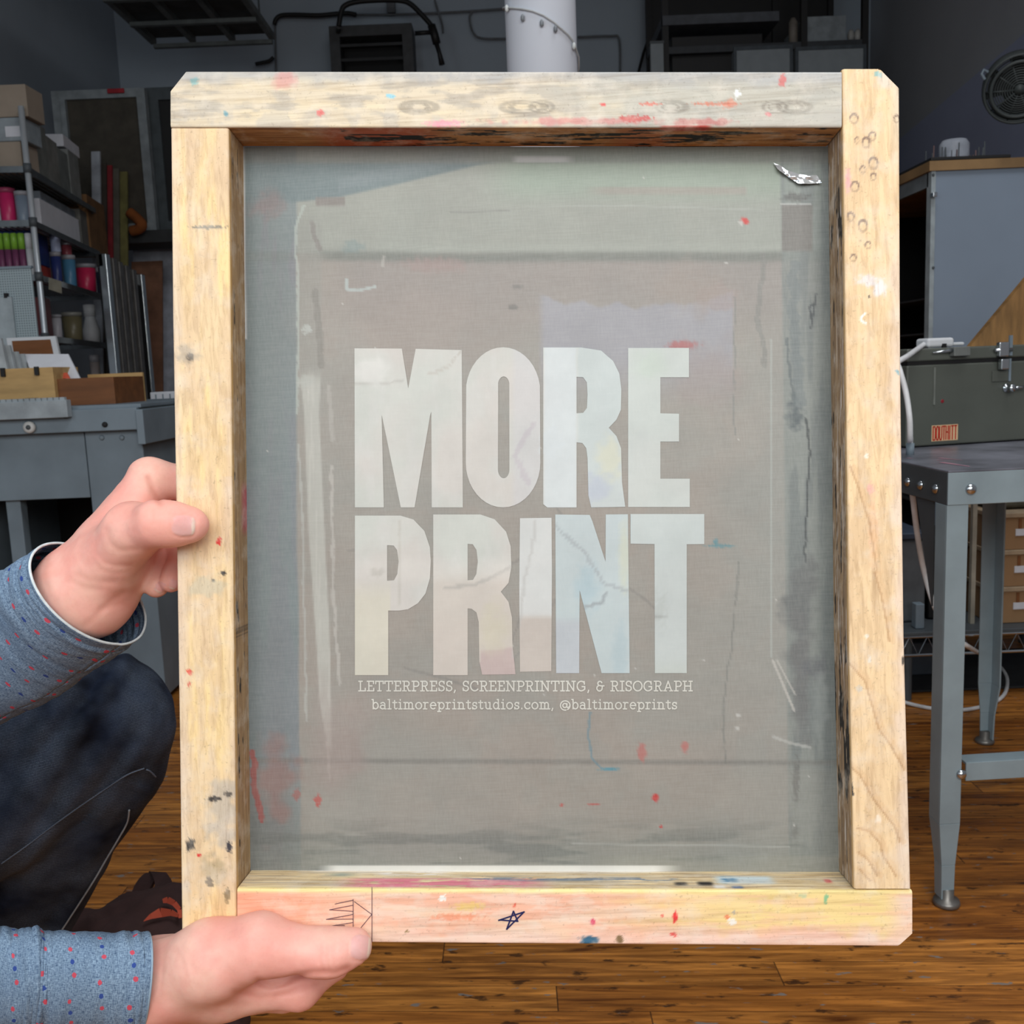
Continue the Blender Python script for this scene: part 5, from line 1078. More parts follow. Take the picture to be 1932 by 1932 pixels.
q = onY(48, 748, GY - .03); single(MB().box(q[0] - .022, q[0] + .018, GY - .012, GY + .03, tz + .0005, tz + .028), 'metal_block', CHROME, 'small shiny metal block behind the toothed bar of the grey cabinet', 'block', bevel=.008)
# perforated grey board standing at the back edge of the cabinet
PY_ = GY + .62; p = bpx(-60, 508, 68, 700, PY_)
PB = thing('pegboard', 'grey perforated board standing upright on the back of the grey cabinet', 'board', ((p[0] + p[1]) / 2, PY_, tz))
N = NT('perforated_grey'); v = N.coord(); vo = N.n('ShaderNodeTexVoronoi'); N.l(v, vo.inputs[0]); vo.inputs['Scale'].default_value = 120; vo.inputs['Randomness'].default_value = 0.0
N.l(N.ramp(vo.outputs['Distance'], .20, .30, L(84, 96, 102), L(148, 164, 170)), N.b.inputs['Base Color']); N.set(Roughness=.6)
MB().box(p[0], p[1], PY_, PY_ + .01, tz, p[5]).build('panel', N.m, PB, bevel=.002); MB().box(p[0], p[1] + .004, PY_ - .004, PY_ + .014, p[5], p[5] + .008).build('top_trim', STEEL, PB)
r = bpx(-5, 560, 26, 640, PY_ - .01); MB().box(r[0], r[1], PY_ - .012, PY_, r[4] - .1, r[5]).build('slotted_plate', mat('plate_grey', (156, 168, 174), .6), PB, bevel=.002)
r = bpx(8, 553, 14, 562, PY_ - .01); MB().box(r[0], r[1], PY_ - .014, PY_, r[4], r[5]).build('hook', DARK, PB)

# ================================================================ chrome wire shelving with inks
S1Y = 4.4; a1_ = onY(62, 415, S1Y); SX1 = a1_[0]
S2Y = 5.5; a2_ = onY(194, 540, S2Y); SX2 = a2_[0]
SD = .42
sdir = np.array([SX2 - SX1, S2Y - S1Y, 0]); slen = np.linalg.norm(sdir); sdir /= slen; snor = np.array([-sdir[1], sdir[0], 0])    # towards the wall
def sfr(x, y, z): return np.array([SX1, S1Y, 0]) + sdir * x + snor * y + np.array([0, 0, z])
WS = thing('wire_shelving', 'tall chrome wire shelving unit filled with ink tubs along the left wall', 'shelving', (SX1, S1Y, 0), math.atan2(sdir[1], sdir[0]))
lev = [onY(62, 312, S1Y)[2], onY(66, 414, S1Y)[2], onY(72, 517, S1Y)[2], onY(80, 632, S1Y)[2], onY(80, 632, S1Y)[2] - .33, .15]
for x, y in ((0, 0), (slen, 0), (0, SD), (slen, SD)):
    zt3 = (lev[0] + .75) if y or x == 0 else lev[1] - .22 + .0
    zt3 = lev[0] + .24 if x == 0 else lev[1] - .10
    po = MB().cyl(sfr(x, y, 0), sfr(x, y, zt3), .0125, 12).build('post', POST, WS, smooth=True)
    for z in lev:
        if z < zt3: MB().cyl(sfr(x, y, z - .03), sfr(x, y, z + .008), .017, 12).build('collar', STEELD, po, smooth=True)
SHW = mat('shelf_wire', (96, 102, 106), .4, .6)
for z in lev:
    ln = slen if z < lev[0] + .3 else slen * .3
    mb = MB(); mb.lbox(sfr, .01, ln - .01, -.004, .006, z - .028, z - .002); mb.lbox(sfr, .01, ln - .01, SD - .006, SD + .004, z - .028, z - .002); mb.lbox(sfr, -.004, .006, .01, SD - .01, z - .028, z - .002); mb.lbox(sfr, ln - .006, ln + .004, .01, SD - .01, z - .028, z - .002)
    nw = 16
    for k in range(nw): mb.tube([sfr(.0, SD * (k + .5) / nw, z - .003), sfr(ln, SD * (k + .5) / nw, z - .003)], .003, 5)
    mb.build('wire_shelf', SHW, WS)
def seat(px, py, z, y=None):      # shelf-local position under a pixel, on the plane set back y from the open side
    d = ray(px, py); o = sfr(0, y, 0) if y is not None else None
    if y is None: t = (z - EYE) / d[2]
    else: t = ((o - ORG) @ snor) / (d @ snor)
    p = ORG + d * t - sfr(0, 0, 0); return p @ sdir, p @ snor, p[2]
def sx_of(px, y=.1, py=450): return seat(px, py, None, y)[0]
MATC = {}
def tub(px0, px1, pytop, z, rgb, label, group, rough=.35, y=.09, lidrgb=None, frontpx=False):
    """round tub whose left and right outline fall at these pixels"""
    pc = (px0 + px1) / 2; d = ray(pc, pytop)
    if frontpx:   # seen from the end of the unit
        P = onY(pc, pytop, S1Y + y)
    else:
        x = sx_of(pc, y, pytop); P = sfr(x, y, seat(pc, pytop, None, y)[2])
    dep = w2px(P)[2]; r = (px1 - px0) / 2 / F * dep
    h = max(.03, P[2] - z)
    t = thing('ink_tub', label, 'tub', (P[0], P[1], z), 0, group)
    c = mat('tub_%d_%d_%d' % rgb, rgb, rough, var=.06)
    MB().lathe((P[0], P[1], z), [(r * .86, .0005), (r * .9, .004), (r, h * .86)], 20).build('tub_body', c, t, smooth=True)
    MB().lathe((P[0], P[1], z), [(r * 1.04, h * .86), (r * 1.05, h), (r * .95, h + .001)], 20).build('tub_lid', mat('lid_%d_%d_%d' % (lidrgb or (150, 150, 156)), lidrgb or (150, 150, 156), .4), t, smooth=True)
    return t
def sbox(px0, px1, pytop, z, m, name, label, cat, y=.06, dep=.25, group=None, bev=.003):
    x0, x1 = sx_of(px0, y, pytop), sx_of(px1, y, pytop); zt = seat((px0 + px1) / 2, pytop, None, y)[2]
    return single(MB().lbox(sfr, x0, x1, y, y + dep, z + .0005, max(zt, z + .02)), name, m, label, cat, group, bevel=bev)
G1 = 'tubs on the wire shelving'
# level 0 (uppermost visible board)
def ebox(px0, px1, py0, py1, z0, m, name, label, cat, y=.03, dep=.16, bev=.004):
    p = bpx(px0, py0, px1, py1, S1Y + y); return single(MB().box(p[0], p[1], S1Y + y, S1Y + y + dep, z0, p[5]), name, m, label, cat, bevel=bev)
z = lev[0]
b1 = ebox(-60, 40, 268, 306, z + .0005, CARDG, 'cardboard_box', 'faded cardboard box on the uppermost shelf, under the white bin', 'box')
p = bpx(-60, 222, 46, 266, S1Y + .03); zb_ = bpx(-60, 268, 40, 306, S1Y + .03)[5]
b2 = thing('white_bin', 'white plastic bin with a paper label between two cardboard boxes', 'bin', ((p[0] + p[1]) / 2, S1Y + .03, zb_))
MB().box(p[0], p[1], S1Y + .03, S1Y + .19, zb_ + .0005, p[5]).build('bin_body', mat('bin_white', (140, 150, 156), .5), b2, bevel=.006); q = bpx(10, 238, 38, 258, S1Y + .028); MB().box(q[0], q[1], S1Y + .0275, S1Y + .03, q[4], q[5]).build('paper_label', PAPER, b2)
z5 = p[5]; p = bpx(-60, 160, 50, 216, S1Y + .03); single(MB().box(p[0], p[1], S1Y + .03, S1Y + .19, z5 + .0005, p[5]), 'cardboard_box', CARDG, 'large faded cardboard box at the top of the wire shelving', 'box', bevel=.004)
bb = [(64, 84, 234, (112, 116, 112), 'first'), (86, 106, 262, (118, 120, 116), 'second'), (108, 126, 284, (106, 112, 110), 'third'), (128, 146, 288, (122, 126, 124), 'fourth')]
for px0, px1, pyt, c, nm in bb:
    sbox(px0, px1, pyt, z, mat('carton_%d' % c[0], c, .8), 'carton', '%s grey carton from the front post on the uppermost shelf' % nm, 'carton', .03, .3, 'grey cartons on the uppermost shelf')
x0, x1 = sx_of(122, .05, 290), sx_of(150, .05, 290); zt = seat(136, 288, None, .05)[2]; single(MB().lbox(sfr, x0, x1, .05, .25, zt + .0005, zt + .06), 'paper_box', PAPER, 'white flat box on top of the grey cartons of the uppermost shelf', 'box', bevel=.003)
x0 = sx_of(70, -.02, 240); single(MB().lbox(sfr, x0, x0 + .09, .10, .22, seat(70, 234, None, .03)[2] + .0005, seat(70, 234, None, .03)[2] + .07), 'black_bag', BLACK, 'small black bag on the first grey carton of the uppermost shelf', 'bag', bevel=.02)
# level 1
z = lev[1]
tub(-4, 26, 356, z, (190, 40, 96), 'pink ink tub beside the front post on the second shelf', G1, lidrgb=(150, 60, 90), frontpx=True); tub(27, 54, 362, z, (126, 140, 156), 'clear grey tub right of the pink tub on the second shelf', G1, frontpx=True)
sbox(76, 146, 394, z, PAPER, 'paper_stack', 'lower white stack of paper on the second shelf', 'paper', .03, .28); zt = seat(110, 394, None, .03)[2]
x0, x1 = sx_of(78, .05, 385), sx_of(140, .05, 385); single(MB().lbox(sfr, x0, x1, .05, .27, zt + .0005, zt + .05), 'paper_stack', mat('grey_paper', (120, 128, 136), .8), 'upper grey stack of paper on the second shelf', 'paper', bevel=.003)
sbox(150, 164, 398, z, mat('grey_carton', (104, 104, 100), .8), 'carton', 'grey carton beside the paper stacks on the second shelf', 'carton', .03, .25)
x0, x1 = sx_of(166, .02, 400), sx_of(197, .02, 400); zt = seat(190, 384, None, .02)[2]; single(MB().lbox(sfr, x0, x1, .02, .3, z + .0005, zt), 'cardboard_box', mat('brown_carton', (112, 82, 52), .85), 'brown cardboard box at the far end of the second shelf', 'box', bevel=.003)
# level 2
z = lev[2]
for k in range(5):
    px0 = -8 + k * 13.5; P = onY(px0 + 6, 440, S1Y + .05); dep = w2px(P)[2]; r = 6.2 / F * dep
    t = thing('ink_tube', ('white capped tube at the right end of the row of green topped tubes' if k == 4 else '%s green topped purple tube on the third shelf' % ('leftmost', 'second', 'third', 'fourth')[k]), 'tube', (P[0], P[1], z), 0, 'row of tubes on the third shelf')
    h = P[2] - z; MB().lathe((P[0], P[1], z), [(r * .9, .0005), (r, .006), (r, h * .62)], 14).build('tube_body', mat('tube_purple', (112, 60, 92), .4) if k < 4 else WPLAST, t, smooth=True); MB().lathe((P[0], P[1], z), [(r, h * .62), (r, h * .98), (r * .8, h)], 14).build('tube_top', mat('tube_green', (126, 176, 60), .4) if k < 4 else WPLAST, t, smooth=True)
p0, p1 = sx_of(63, .10, 470), sx_of(92, .10, 470); zt = seat(76, 440, None, .10)[2]
BB = thing('ink_bucket', 'square blue and red bucket behind the front post on the third shelf', 'bucket', tuple(sfr((p0 + p1) / 2, .1, z))); zm = z + (zt - z) * .36
MB().lbox(sfr, p0, p1, .10, .30, z + .0005, zm).build('bucket_base', mat('bucket_red', (190, 66, 42), .45), BB, bevel=.006); MB().lbox(sfr, p0, p1, .10, .30, zm, zt).build('bucket_body', mat('bucket_blue', (40, 70, 150), .45), BB, bevel=.006)
tub(94, 113, 476, z, (44, 56, 110), 'dark blue ink tub on the third shelf below the white and blue tub', G1, y=.05); tub(116, 140, 482, z, (74, 124, 156), 'light blue ink tub at the front of the third shelf', G1, y=.04); tub(142, 178, 499, z, (196, 42, 84), 'wide pink red ink tub on the third shelf', G1, y=.04)
zt = seat(104, 476, None, .05)[2]; tub(93, 112, 440, z + (zt - z) + .002, (176, 186, 214), 'white and blue tub standing on the dark blue tub', G1, y=.05, lidrgb=(60, 80, 160)); zt = seat(128, 482, None, .04)[2]; tub(114, 134, 460, zt + .002, (150, 70, 80), 'small red tub standing on the light blue tub', G1, y=.05)
tub(180, 192, 506, z, (50, 54, 74), 'dark navy tub beside the wide pink red tub', G1, y=.06)
q0 = sfr(sx_of(92, -.004, 540), -.004, 0); q = [onY(92, 524, q0[1]), onY(115, 531, q0[1] + .08), onY(116, 554, q0[1] + .08), onY(92, 546, q0[1])]
single(MB().prism(q, (.002, 0, 0)), 'shelf_tag', mat('tag_paper', (150, 148, 134), .8), 'small cream paper tag hanging from the third shelf edge', 'tag')
# level 3
z = lev[3]
sbox(80, 94, 562, z, mat('dark_red', (90, 34, 40), .6), 'red_carton', 'dark red carton beside the post on the fourth shelf', 'carton', .04, .2); tub(96, 114, 594, z, (164, 162, 168), 'white jar beside the dark red carton on the fourth shelf', G1, y=.04); tub(116, 152, 590, z, (104, 98, 74), 'wide olive jar in the middle of the fourth shelf', G1, y=.06, lidrgb=(130, 130, 124))
P = sfr(sx_of(170, .05, 600), .05, z); BO = thing('white_bottle', 'white bottle with round cap at the far end of the fourth shelf', 'bottle', tuple(P)); h = seat(170, 575, None, .05)[2] - z; r = 13 / F * w2px(P)[2]
MB().lathe(P, [(r * 1.2, .0005), (r * 1.25, h * .3), (r * .75, h * .62), (r * .7, h * .68)], 18).build('bottle_body', WPLAST, BO, smooth=True); MB().lathe(P, [(r * .8, h * .68), (r * .85, h * .98), (r * .6, h)], 18).build('bottle_cap', WPLAST, BO, smooth=True)

z = lev[4]; tub(168, 186, 670, z, (160, 150, 148), 'pale cup standing on the lower shelf behind the brown tray', G1, y=.05)
p = sfr(sx_of(155, .06, 690), .06, 0); single(MB().lathe((p[0], p[1], z), [(.07, .0005), (.11, .05), (.06, .12), (.02, .14)], 14), 'black_glove', BLACK, 'heap of black gloves beside the pale cup on the lower shelf', 'gloves', smooth=True)

# ================================================================ behind the shelving
# barred metal rack
RY0, RY1 = 5.0, 5.62
def rk(px, py, t): return onY(px, py, RY0 + (RY1 - RY0) * t)
rt0, rt1 = rk(192, 478, 0), rk(262, 518, 1); RK = thing('drying_rack', 'dark metal rack of upright bars standing past the wire shelving', 'rack', (rt0[0], RY0, 0))
zt0 = rt0[2]; zt1 = rt1[2]
MB().hexa([(rt0[0], RY0, zt0 - .06), (rt1[0], RY1, zt1 - .06), (rt1[0] - .03, RY1, zt1 - .06), (rt0[0] - .03, RY0, zt0 - .06), (rt0[0], RY0, zt0), (rt1[0], RY1, zt1), (rt1[0] - .03, RY1, zt1), (rt0[0] - .03, RY0, zt0)]).build('top_rail', BLACK, RK)
for k, t in enumerate((0, .18, .34, .52, .72, .97)):
    x = rt0[0] + (rt1[0] - rt0[0]) * t; y = RY0 + (RY1 - RY0) * t; zt = zt0 + (zt1 - zt0) * t
    MB().box(x - .02, x + .02, y, y + .05, 0, zt - .001).build('bar', CHROME if k in (0, 5) else mat('bar_steel', (110, 108, 106), .4, .5), RK, bevel=.004)
MB().hexa([(rt0[0] - .03, RY0 + .06, 0.05), (rt1[0] - .03, RY1, .05), (rt1[0] - .05, RY1, .05), (rt0[0] - .05, RY0 + .06, .05), (rt0[0] - .03, RY0 + .06, zt0 - .06), (rt1[0] - .03, RY1, zt1 - .06), (rt1[0] - .05, RY1, zt1 - .06), (rt0[0] - .05, RY0 + .06, zt0 - .06)]).build('back_sheet', DARK, RK)
# boards leaning behind
def lean(px0, px1, py, Y, m, name, label, cat, tilt=.25, group=None, dpx=0):
    a, b = onY(px0, py, Y), onY(px1, py, Y); w_ = b[0] - a[0]; z = a[2]; bx0 = onY(px0 + dpx, 740, Y)[0] + .0
    return single(MB().hexa([(bx0, Y - tilt, .0005), (bx0 + w_, Y - tilt, .0005), (bx0 + w_, Y - tilt + .015, .0005), (bx0, Y - tilt + .015, .0005), (a[0], Y, z), (b[0], Y, z), (b[0], Y + .015, z), (a[0], Y + .015, z)]), name, m, label, cat, group)
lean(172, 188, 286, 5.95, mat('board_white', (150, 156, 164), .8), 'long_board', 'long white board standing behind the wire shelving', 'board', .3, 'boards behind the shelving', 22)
lean(190, 200, 308, 5.98, mat('board_dark', (58, 52, 46), .8), 'long_board', 'long dark board between the white and the red long boards', 'board', .3, 'boards behind the shelving', 18)
lean(201, 211, 312, 6.01, mat('board_red', (128, 34, 42), .8), 'long_board', 'long dark red board standing behind the wire shelving', 'board', .3, 'boards behind the shelving', 16)
lean(213, 224, 318, 6.04, mat('board_grey', (86, 84, 76), .8), 'long_board', 'long grey board between the red and the olive long boards', 'board', .3, 'boards behind the shelving', 14)
lean(226, 240, 324, 6.07, mat('board_olive', (104, 100, 58), .8), 'long_board', 'long olive yellow board standing beside the framed dark panel', 'board', .3, 'boards behind the shelving', 12)
lean(248, 306, 494, 6.3, mat('hardboard', (122, 86, 66), .8), 'brown_board', 'large brown hardboard sheet leaning beside the barred rack', 'board', .3, None, 10)
lean(250, 332, 446, 6.55, mat('dim_white_board', (168, 174, 186), .8), 'white_board', 'white sheet leaning behind the brown hardboard', 'board', .2, None, 6)
# framed dark panel and dark cupboard on a wall ledge
FY_ = 6.14; p = bpx(109, 168, 284, 440, FY_)
WF = thing('wall_panel', 'large dark panel in a pale frame standing on a dark ledge by the left wall', 'panel', ((p[0] + p[1]) / 2, FY_, p[4]))
FRM = mat('pale_frame', (128, 136, 140), .6); fw = .05
def frame4(x0, x1, z0, z1, y, wd, dp, parent, m, tl=0.0):
    MB().box(x0, x1, y, y + dp, z1 - wd, z1).build('frame_top', m, parent); MB().box(x0, x1, y, y + dp, z0, z0 + wd).build('frame_bottom', m, parent)
    MB().box(x0, x0 + wd, y, y + dp, z0 + wd, z1 - wd).build('frame_side', m, parent); MB().box(x1 - wd, x1, y, y + dp, z0 + wd, z1 - wd).build('frame_side', m, parent)
frame4(p[0], p[1], p[4], p[5], FY_, fw, .05, WF, FRM); MB().box(p[0] + fw, p[1] - fw, FY_ + .02, FY_ + .04, p[4] + fw, p[5] - fw).build('backing', mat('dark_olive_sheet', (66, 62, 54), .8), WF)
MB().box(p[0] + fw, p[0] + fw + .03, FY_ - .01, FY_ + .02, p[4] + fw, p[5] - fw).build('inner_strip', FRM, WF)
q = bpx(201, 166, 233, 175, FY_ - .02); single(MB().box(q[0], q[1], FY_ - .015, FY_ - .002, q[4], q[5]), 'red_tape_roll', mat('red_tape', (150, 28, 40), .6), 'small red tape strip on the top edge of the pale framed panel', 'tape', bevel=.004)
DKY = 6.22; p = bpx(286, 164, 345, 440, DKY); DKB = thing('dark_screen', 'tall dark grey framed screen beside the pale framed panel', 'screen', ((p[0] + p[1]) / 2, DKY, p[4]))
frame4(p[0], p[1] + .25, p[4], p[5], DKY, .07, .06, DKB, mat('slate_frame', (70, 78, 82), .6)); MB().box(p[0] + .07, p[1] + .18, DKY + .02, DKY + .05, p[4] + .07, p[5] - .07).build('backing', BLACK, DKB)
p = bpx(246, 438, 345, 447, 6.08); single(MB().box(-2.849, p[1] + .25, 6.08, 6.40, p[4] - .03, WF.location.z - .001), 'wall_ledge', mat('ledge_dark', (46, 48, 50), .7), 'dark ledge on the left wall carrying the framed dark panel', 'ledge')
single(MB().tube(smooth_path([onY(244, 400, 6.0), onY(258, 412, 5.99), onY(268, 424, 5.98), onY(262, 432, 5.99), onY(248, 436, 6.0)]), .03, 10), 'orange_cloth', mat('rust_cloth', (120, 66, 26), .9), 'rust orange cloth hanging at the dark ledge', 'cloth', smooth=True)
# dark cabinet between the grey cabinet and the frame
DY2 = 3.60; p = bpx(278, 776, 345, 1320, DY2); gx1 = GX1 + .03
DK = thing('dark_cabinet', 'dark grey steel cabinet beside the blue grey cabinet', 'cabinet', ((p[0] + p[1]) / 2, DY2, 0)); zt = onY(300, 762, DY2)[2]
MB().box(p[0], p[0] + .55, DY2, DY2 + .5, 0, zt - .03).build('cabinet_body', mat('cabinet_charcoal', (64, 68, 70), .5), DK, bevel=.004); MB().box(p[0] - .015, p[0] + .565, DY2 - .015, DY2 + .515, zt - .03, zt).build('cabinet_top', mat('cabinet_top_grey', (96, 102, 102), .5), DK, bevel=.004)
MB().box(p[0] + .015, p[0] + .53, DY2 - .006, DY2, .1, zt - .10).build('cabinet_door', mat('cabinet_charcoal', (64, 68, 70), .5), DK, bevel=.002)
q = bpx(283, 739, 345, 757, DY2 + .1); RB = thing('ribbed_tray', 'small white ribbed tray on the dark grey cabinet', 'tray', (q[0] + .1, DY2 + .1, zt))
MB().box(q[0], q[1] + .1, DY2 + .1, DY2 + .25, zt + .0005, max(q[5], zt + .035)).build('tray_body', PAPER, RB, bevel=.004)
for k in range(5): MB().box(q[0] + .02 + k * .026, q[0] + .024 + k * .026, DY2 + .098, DY2 + .1, zt + .004, zt + .033).build('rib', STEEL, RB)

# ================================================================ high up on the far wall
# heater
HY = 7.72; p = bpx(626, 46, 782, 250, HY)
HT = thing('unit_heater', 'dark louvred unit heater on the far wall', 'heater', ((p[0] + p[1]) / 2, HY, p[4])); HG = mat('heater_grey', (64, 66, 68), .6)
fw = .075; frame4(p[0], p[1], p[4], p[5], HY, fw, .26, HT, HG); MB().box(p[0] + fw, p[1] - fw, HY + .2, HY + .25, p[4] + fw, p[5] - fw).build('core', BLACK, HT)
nl = 6
for k in range(nl):
    z = p[5] - fw - .045 - k * (p[5] - p[4] - 2 * fw) / nl
    MB().hexa([(p[0] + fw, HY + .02, z - .022), (p[1] - fw, HY + .02, z - .022), (p[1] - fw, HY + .10, z), (p[0] + fw, HY + .10, z), (p[0] + fw, HY + .02, z - .002), (p[1] - fw, HY + .02, z - .002), (p[1] - fw, HY + .10, z + .02), (p[0] + fw, HY + .10, z + .02)]).build('louvre', mat('louvre_grey', (44, 46, 48), .6), HT)
# black hose over it
hs_ = smooth_path([onY(x, y, 7.5) for x, y in ((639, 50), (644, 22), (652, 10), (675, 3), (720, 0), (756, 1), (775, 8), (796, 28), (812, 46), (818, 56))])
HO = thing('black_pipe', 'black bent pipe arching over the dark heater', 'pipe', tuple(hs_[0])); MB().tube(hs_, .018, 10).build('pipe_arch', BLACK, HO, smooth=True)
MB().tube([onY(814, 48, 7.5), onY(820, 66, 7.5), onY(824, 82, 7.5)], .03, 10).build('joint', BLACK, HO, smooth=True); MB().tube([onY(822, 78, 7.5), onY(829, 100, 7.5), onY(834, 122, 7.5)], [.018, .016, .022], 10).build('pipe_end', BLACK, HO, smooth=True); MB().tube([onY(783, 63, 7.5), onY(812, 61, 7.5)], .016, 8).build('side_arm', BLACK, HO, smooth=True)
MB().cyl(onY(639, 50, 7.5), onY(638, 60, 7.75), .018, 8).build('pipe_foot', BLACK, HO)
single(MB().tube(smooth_path([onY(x, y, 7.93) for x, y in ((518, 46), (521, 36), (532, 29), (560, 28), (600, 29), (636, 26), (656, 25), (672, 28))]), .017, 8), 'black_cable', BLACK, 'black cable running along the far wall to the heater', 'cable', smooth=True)
single(MB().tube(smooth_path([onY(x, y, 7.93) for x, y in ((482, 121), (496, 118), (508, 115), (516, 108))]), .014, 8), 'black_cable', BLACK, 'short black cable end on the far wall above the left part of the top rail', 'cable', smooth=True)
CND = mat('conduit_grey', (96, 100, 104), .6)
for P, lb in ((((671, 28), (760, 27), (872, 22), (958, 16)), 'thin grey conduit running level along the far wall'), (((519, 46), (520, 90), (521, 140)), 'thin grey conduit dropping beside the black cable on the far wall'), (((890, 22), (886, 34), (892, 60), (908, 72), (956, 73)), 'grey bent wire on the far wall left of the column'), (((820, 0), (826, 20), (834, 45), (836, 62)), 'thin dark wire hanging right of the black pipe'), (((1090, 70), (1150, 68), (1168, 74), (1170, 135)), 'grey conduit on the far wall right of the column')):
    single(MB().tube(smooth_path([onY(x, y, 7.95) for x, y in P]), .008, 6), 'wall_conduit', CND, lb, 'conduit', smooth=True)
p = onY(738, 12, 7.95); single(MB().box(p[0] - .03, p[0] + .03, 7.93, 7.99, p[2] - .05, p[2] + .05), 'wall_box', CND, 'small grey electrical box on the far wall above the heater', 'box', bevel=.004)
# hanging lattice
HZ = 3.18; c0 = onZ(289, 77, HZ); c1 = onZ(514, 70, HZ)
LT = thing('ceiling_lattice', 'pale metal lattice hung flat below the ceiling at the far left', 'rack', (c0[0], c0[1], HZ))
x0, x1, y1, y0 = c0[0], c1[0], (c0[1] + c1[1]) / 2, 4.2; LTM = mat('lattice_grey', (92, 98, 98), .6)
MB().box(x0, x1, y0, y1, HZ + .02, HZ + .035).build('cover_sheet', mat('lattice_sheet', (66, 70, 70), .8), LT)
for k in range(4): x = x0 + (x1 - x0) * k / 3; MB().box(x - .018, x + .018, y0, y1, HZ - .02, HZ + .019).build('long_bar', LTM, LT)
for k in range(6): y = y1 - k * .42; MB().box(x0, x1, y - .018, y + .018, HZ - .045, HZ - .021).build('cross_bar', LTM, LT)
for x in (x0 + .05, x1 - .05):
    for y in (y0 + .1, y1 - .1): MB().cyl((x, y, HZ + .035), (x, y, 4.4), .006, 6).build('hanger_rod', STEELD, LT)
# black storage rack with pale boxes
KY = 6.9; KD = .75
kx0, kx1 = onY(1250, 60, KY)[0], onY(1639, 60, KY)[0]
KR = thing('storage_rack', 'tall black storage rack against the far wall right of the column', 'rack', ((kx0 + kx1) / 2, KY, 0))
kzs = [onY(1400, 112, KY)[2] - .12, onY(1350, 26, KY)[2], 4.0, 1.2, .3]; kzm = onY(1500, 78, KY)[2]
for x in (kx0, kx1 - .04, onY(1512, 60, KY)[0]):
    for y in (KY, KY + KD - .04): MB().box(x, x + .04, y, y + .04, 0, 4.25).build('post', BLACK, KR)
kxm = onY(1470, 60, KY)[0]
MB().box(kx0, kxm, KY - .005, KY + KD, kzs[1] - .06, kzs[1]).build('shelf', mat('shelf_dim', (70, 74, 80), .6), KR); MB().box(kx0, kxm, KY - .005, KY + KD, kzs[0], kzs[0] + .05).build('shelf', mat('shelf_dim', (70, 74, 80), .6), KR)
MB().box(kx0, kx1, KY + .005, KY + KD, kzm - .045, kzm - .002).build('shelf', mat('shelf_dark', (50, 54, 58), .6), KR); MB().box(kx0, kx1, KY + KD - .01, KY + KD + .01, .3, 4.2).build('back_sheet', BLACK, KR); MB().box(kx0, kx1, KY, KY + KD, 1.2, 1.24).build('shelf', BLACK, KR)
p = bpx(1266, 40, 1440, 84, KY + .06); single(MB().box(p[0], p[1], KY + .06, KY + .6, kzs[0] + .051, kzs[0] + .3), 'black_case', BLACK, 'long black case lying in the black rack under its upper shelf', 'case', bevel=.01)
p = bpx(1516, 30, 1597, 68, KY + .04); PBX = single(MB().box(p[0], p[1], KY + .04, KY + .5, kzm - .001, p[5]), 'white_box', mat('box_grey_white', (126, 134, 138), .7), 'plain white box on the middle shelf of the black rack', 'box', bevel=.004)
p = bpx(1495, 28, 1508, 68, KY + .04); single(MB().lathe(((p[0] + p[1]) / 2, KY + .1, kzm - .001), [(.03, .001), (.03, p[5] - kzm - .03), (.015, p[5] - kzm)], 12), 'pale_bottle', mat('bottle_dim', (112, 106, 98), .6), 'pale bottle left of the white box on the black rack', 'bottle', smooth=True)
for a, b, nm in ((1602, 1613, 'left'), (1615, 1626, 'right')):
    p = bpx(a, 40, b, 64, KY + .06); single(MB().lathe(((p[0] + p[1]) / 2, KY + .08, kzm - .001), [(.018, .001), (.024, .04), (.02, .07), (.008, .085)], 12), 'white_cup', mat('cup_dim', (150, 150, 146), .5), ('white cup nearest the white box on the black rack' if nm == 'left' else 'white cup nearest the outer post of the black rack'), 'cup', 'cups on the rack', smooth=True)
for a, b, lb in ((1386, 1494, 'pale grey panel box nearest the column side of the black rack'), (1502, 1632, 'wide pale grey panel box below the white box on the black rack')):
    p = bpx(a, 78, b, 250, KY - .02); t = thing('panel_box', lb, 'box', ((p[0] + p[1]) / 2, KY - .02, 1.24), 0, 'pale panel boxes in the rack')
    MB().box(p[0], p[1], KY - .02, KY + .6, 1.241, p[5] - .03).build('panel', mat('panel_pale', (132, 140, 144), .7, var=.05), t); 
    fz = mat('panel_edge', (64, 72, 78), .6); MB().box(p[0] - .004, p[1] + .004, KY - .026, KY - .02, p[5] - .05, p[5] - .028).build('edge_strip', fz, t); MB().box(p[0] - .006, p[0] + .014, KY - .026, KY - .02, 1.241, p[5] - .05).build('edge_strip', fz, t); MB().box(p[1] - .014, p[1] + .006, KY - .026, KY - .02, 1.241, p[5] - .05).build('edge_strip', fz, t)
p = bpx(1229, 82, 1254, 250, KY - .05); t = thing('tall_box', 'narrow pale upright box at the edge of the black rack', 'box', ((p[0] + p[1]) / 2, KY - .05, 0)); MB().box(p[0], p[1] - .004, KY - .05, KY - .005, 0, p[5]).build('panel', mat('panel_pale', (132, 140, 144), .7), t); MB().box(p[0] - .004, p[1], KY - .055, KY - .004, p[5], p[5] + .015).build('cap', STEELD, t)
single(MB().tube([(onY(1200, 135, 7.9)[0] - .15, 7.8, .02), onY(1205, 135, 7.9), onY(1214, 100, 7.9), onY(1222, 78, 7.9)], .012, 6), 'leaning_rod', BLACK, 'thin black rod leaning on the far wall beside the narrow pale box', 'rod')
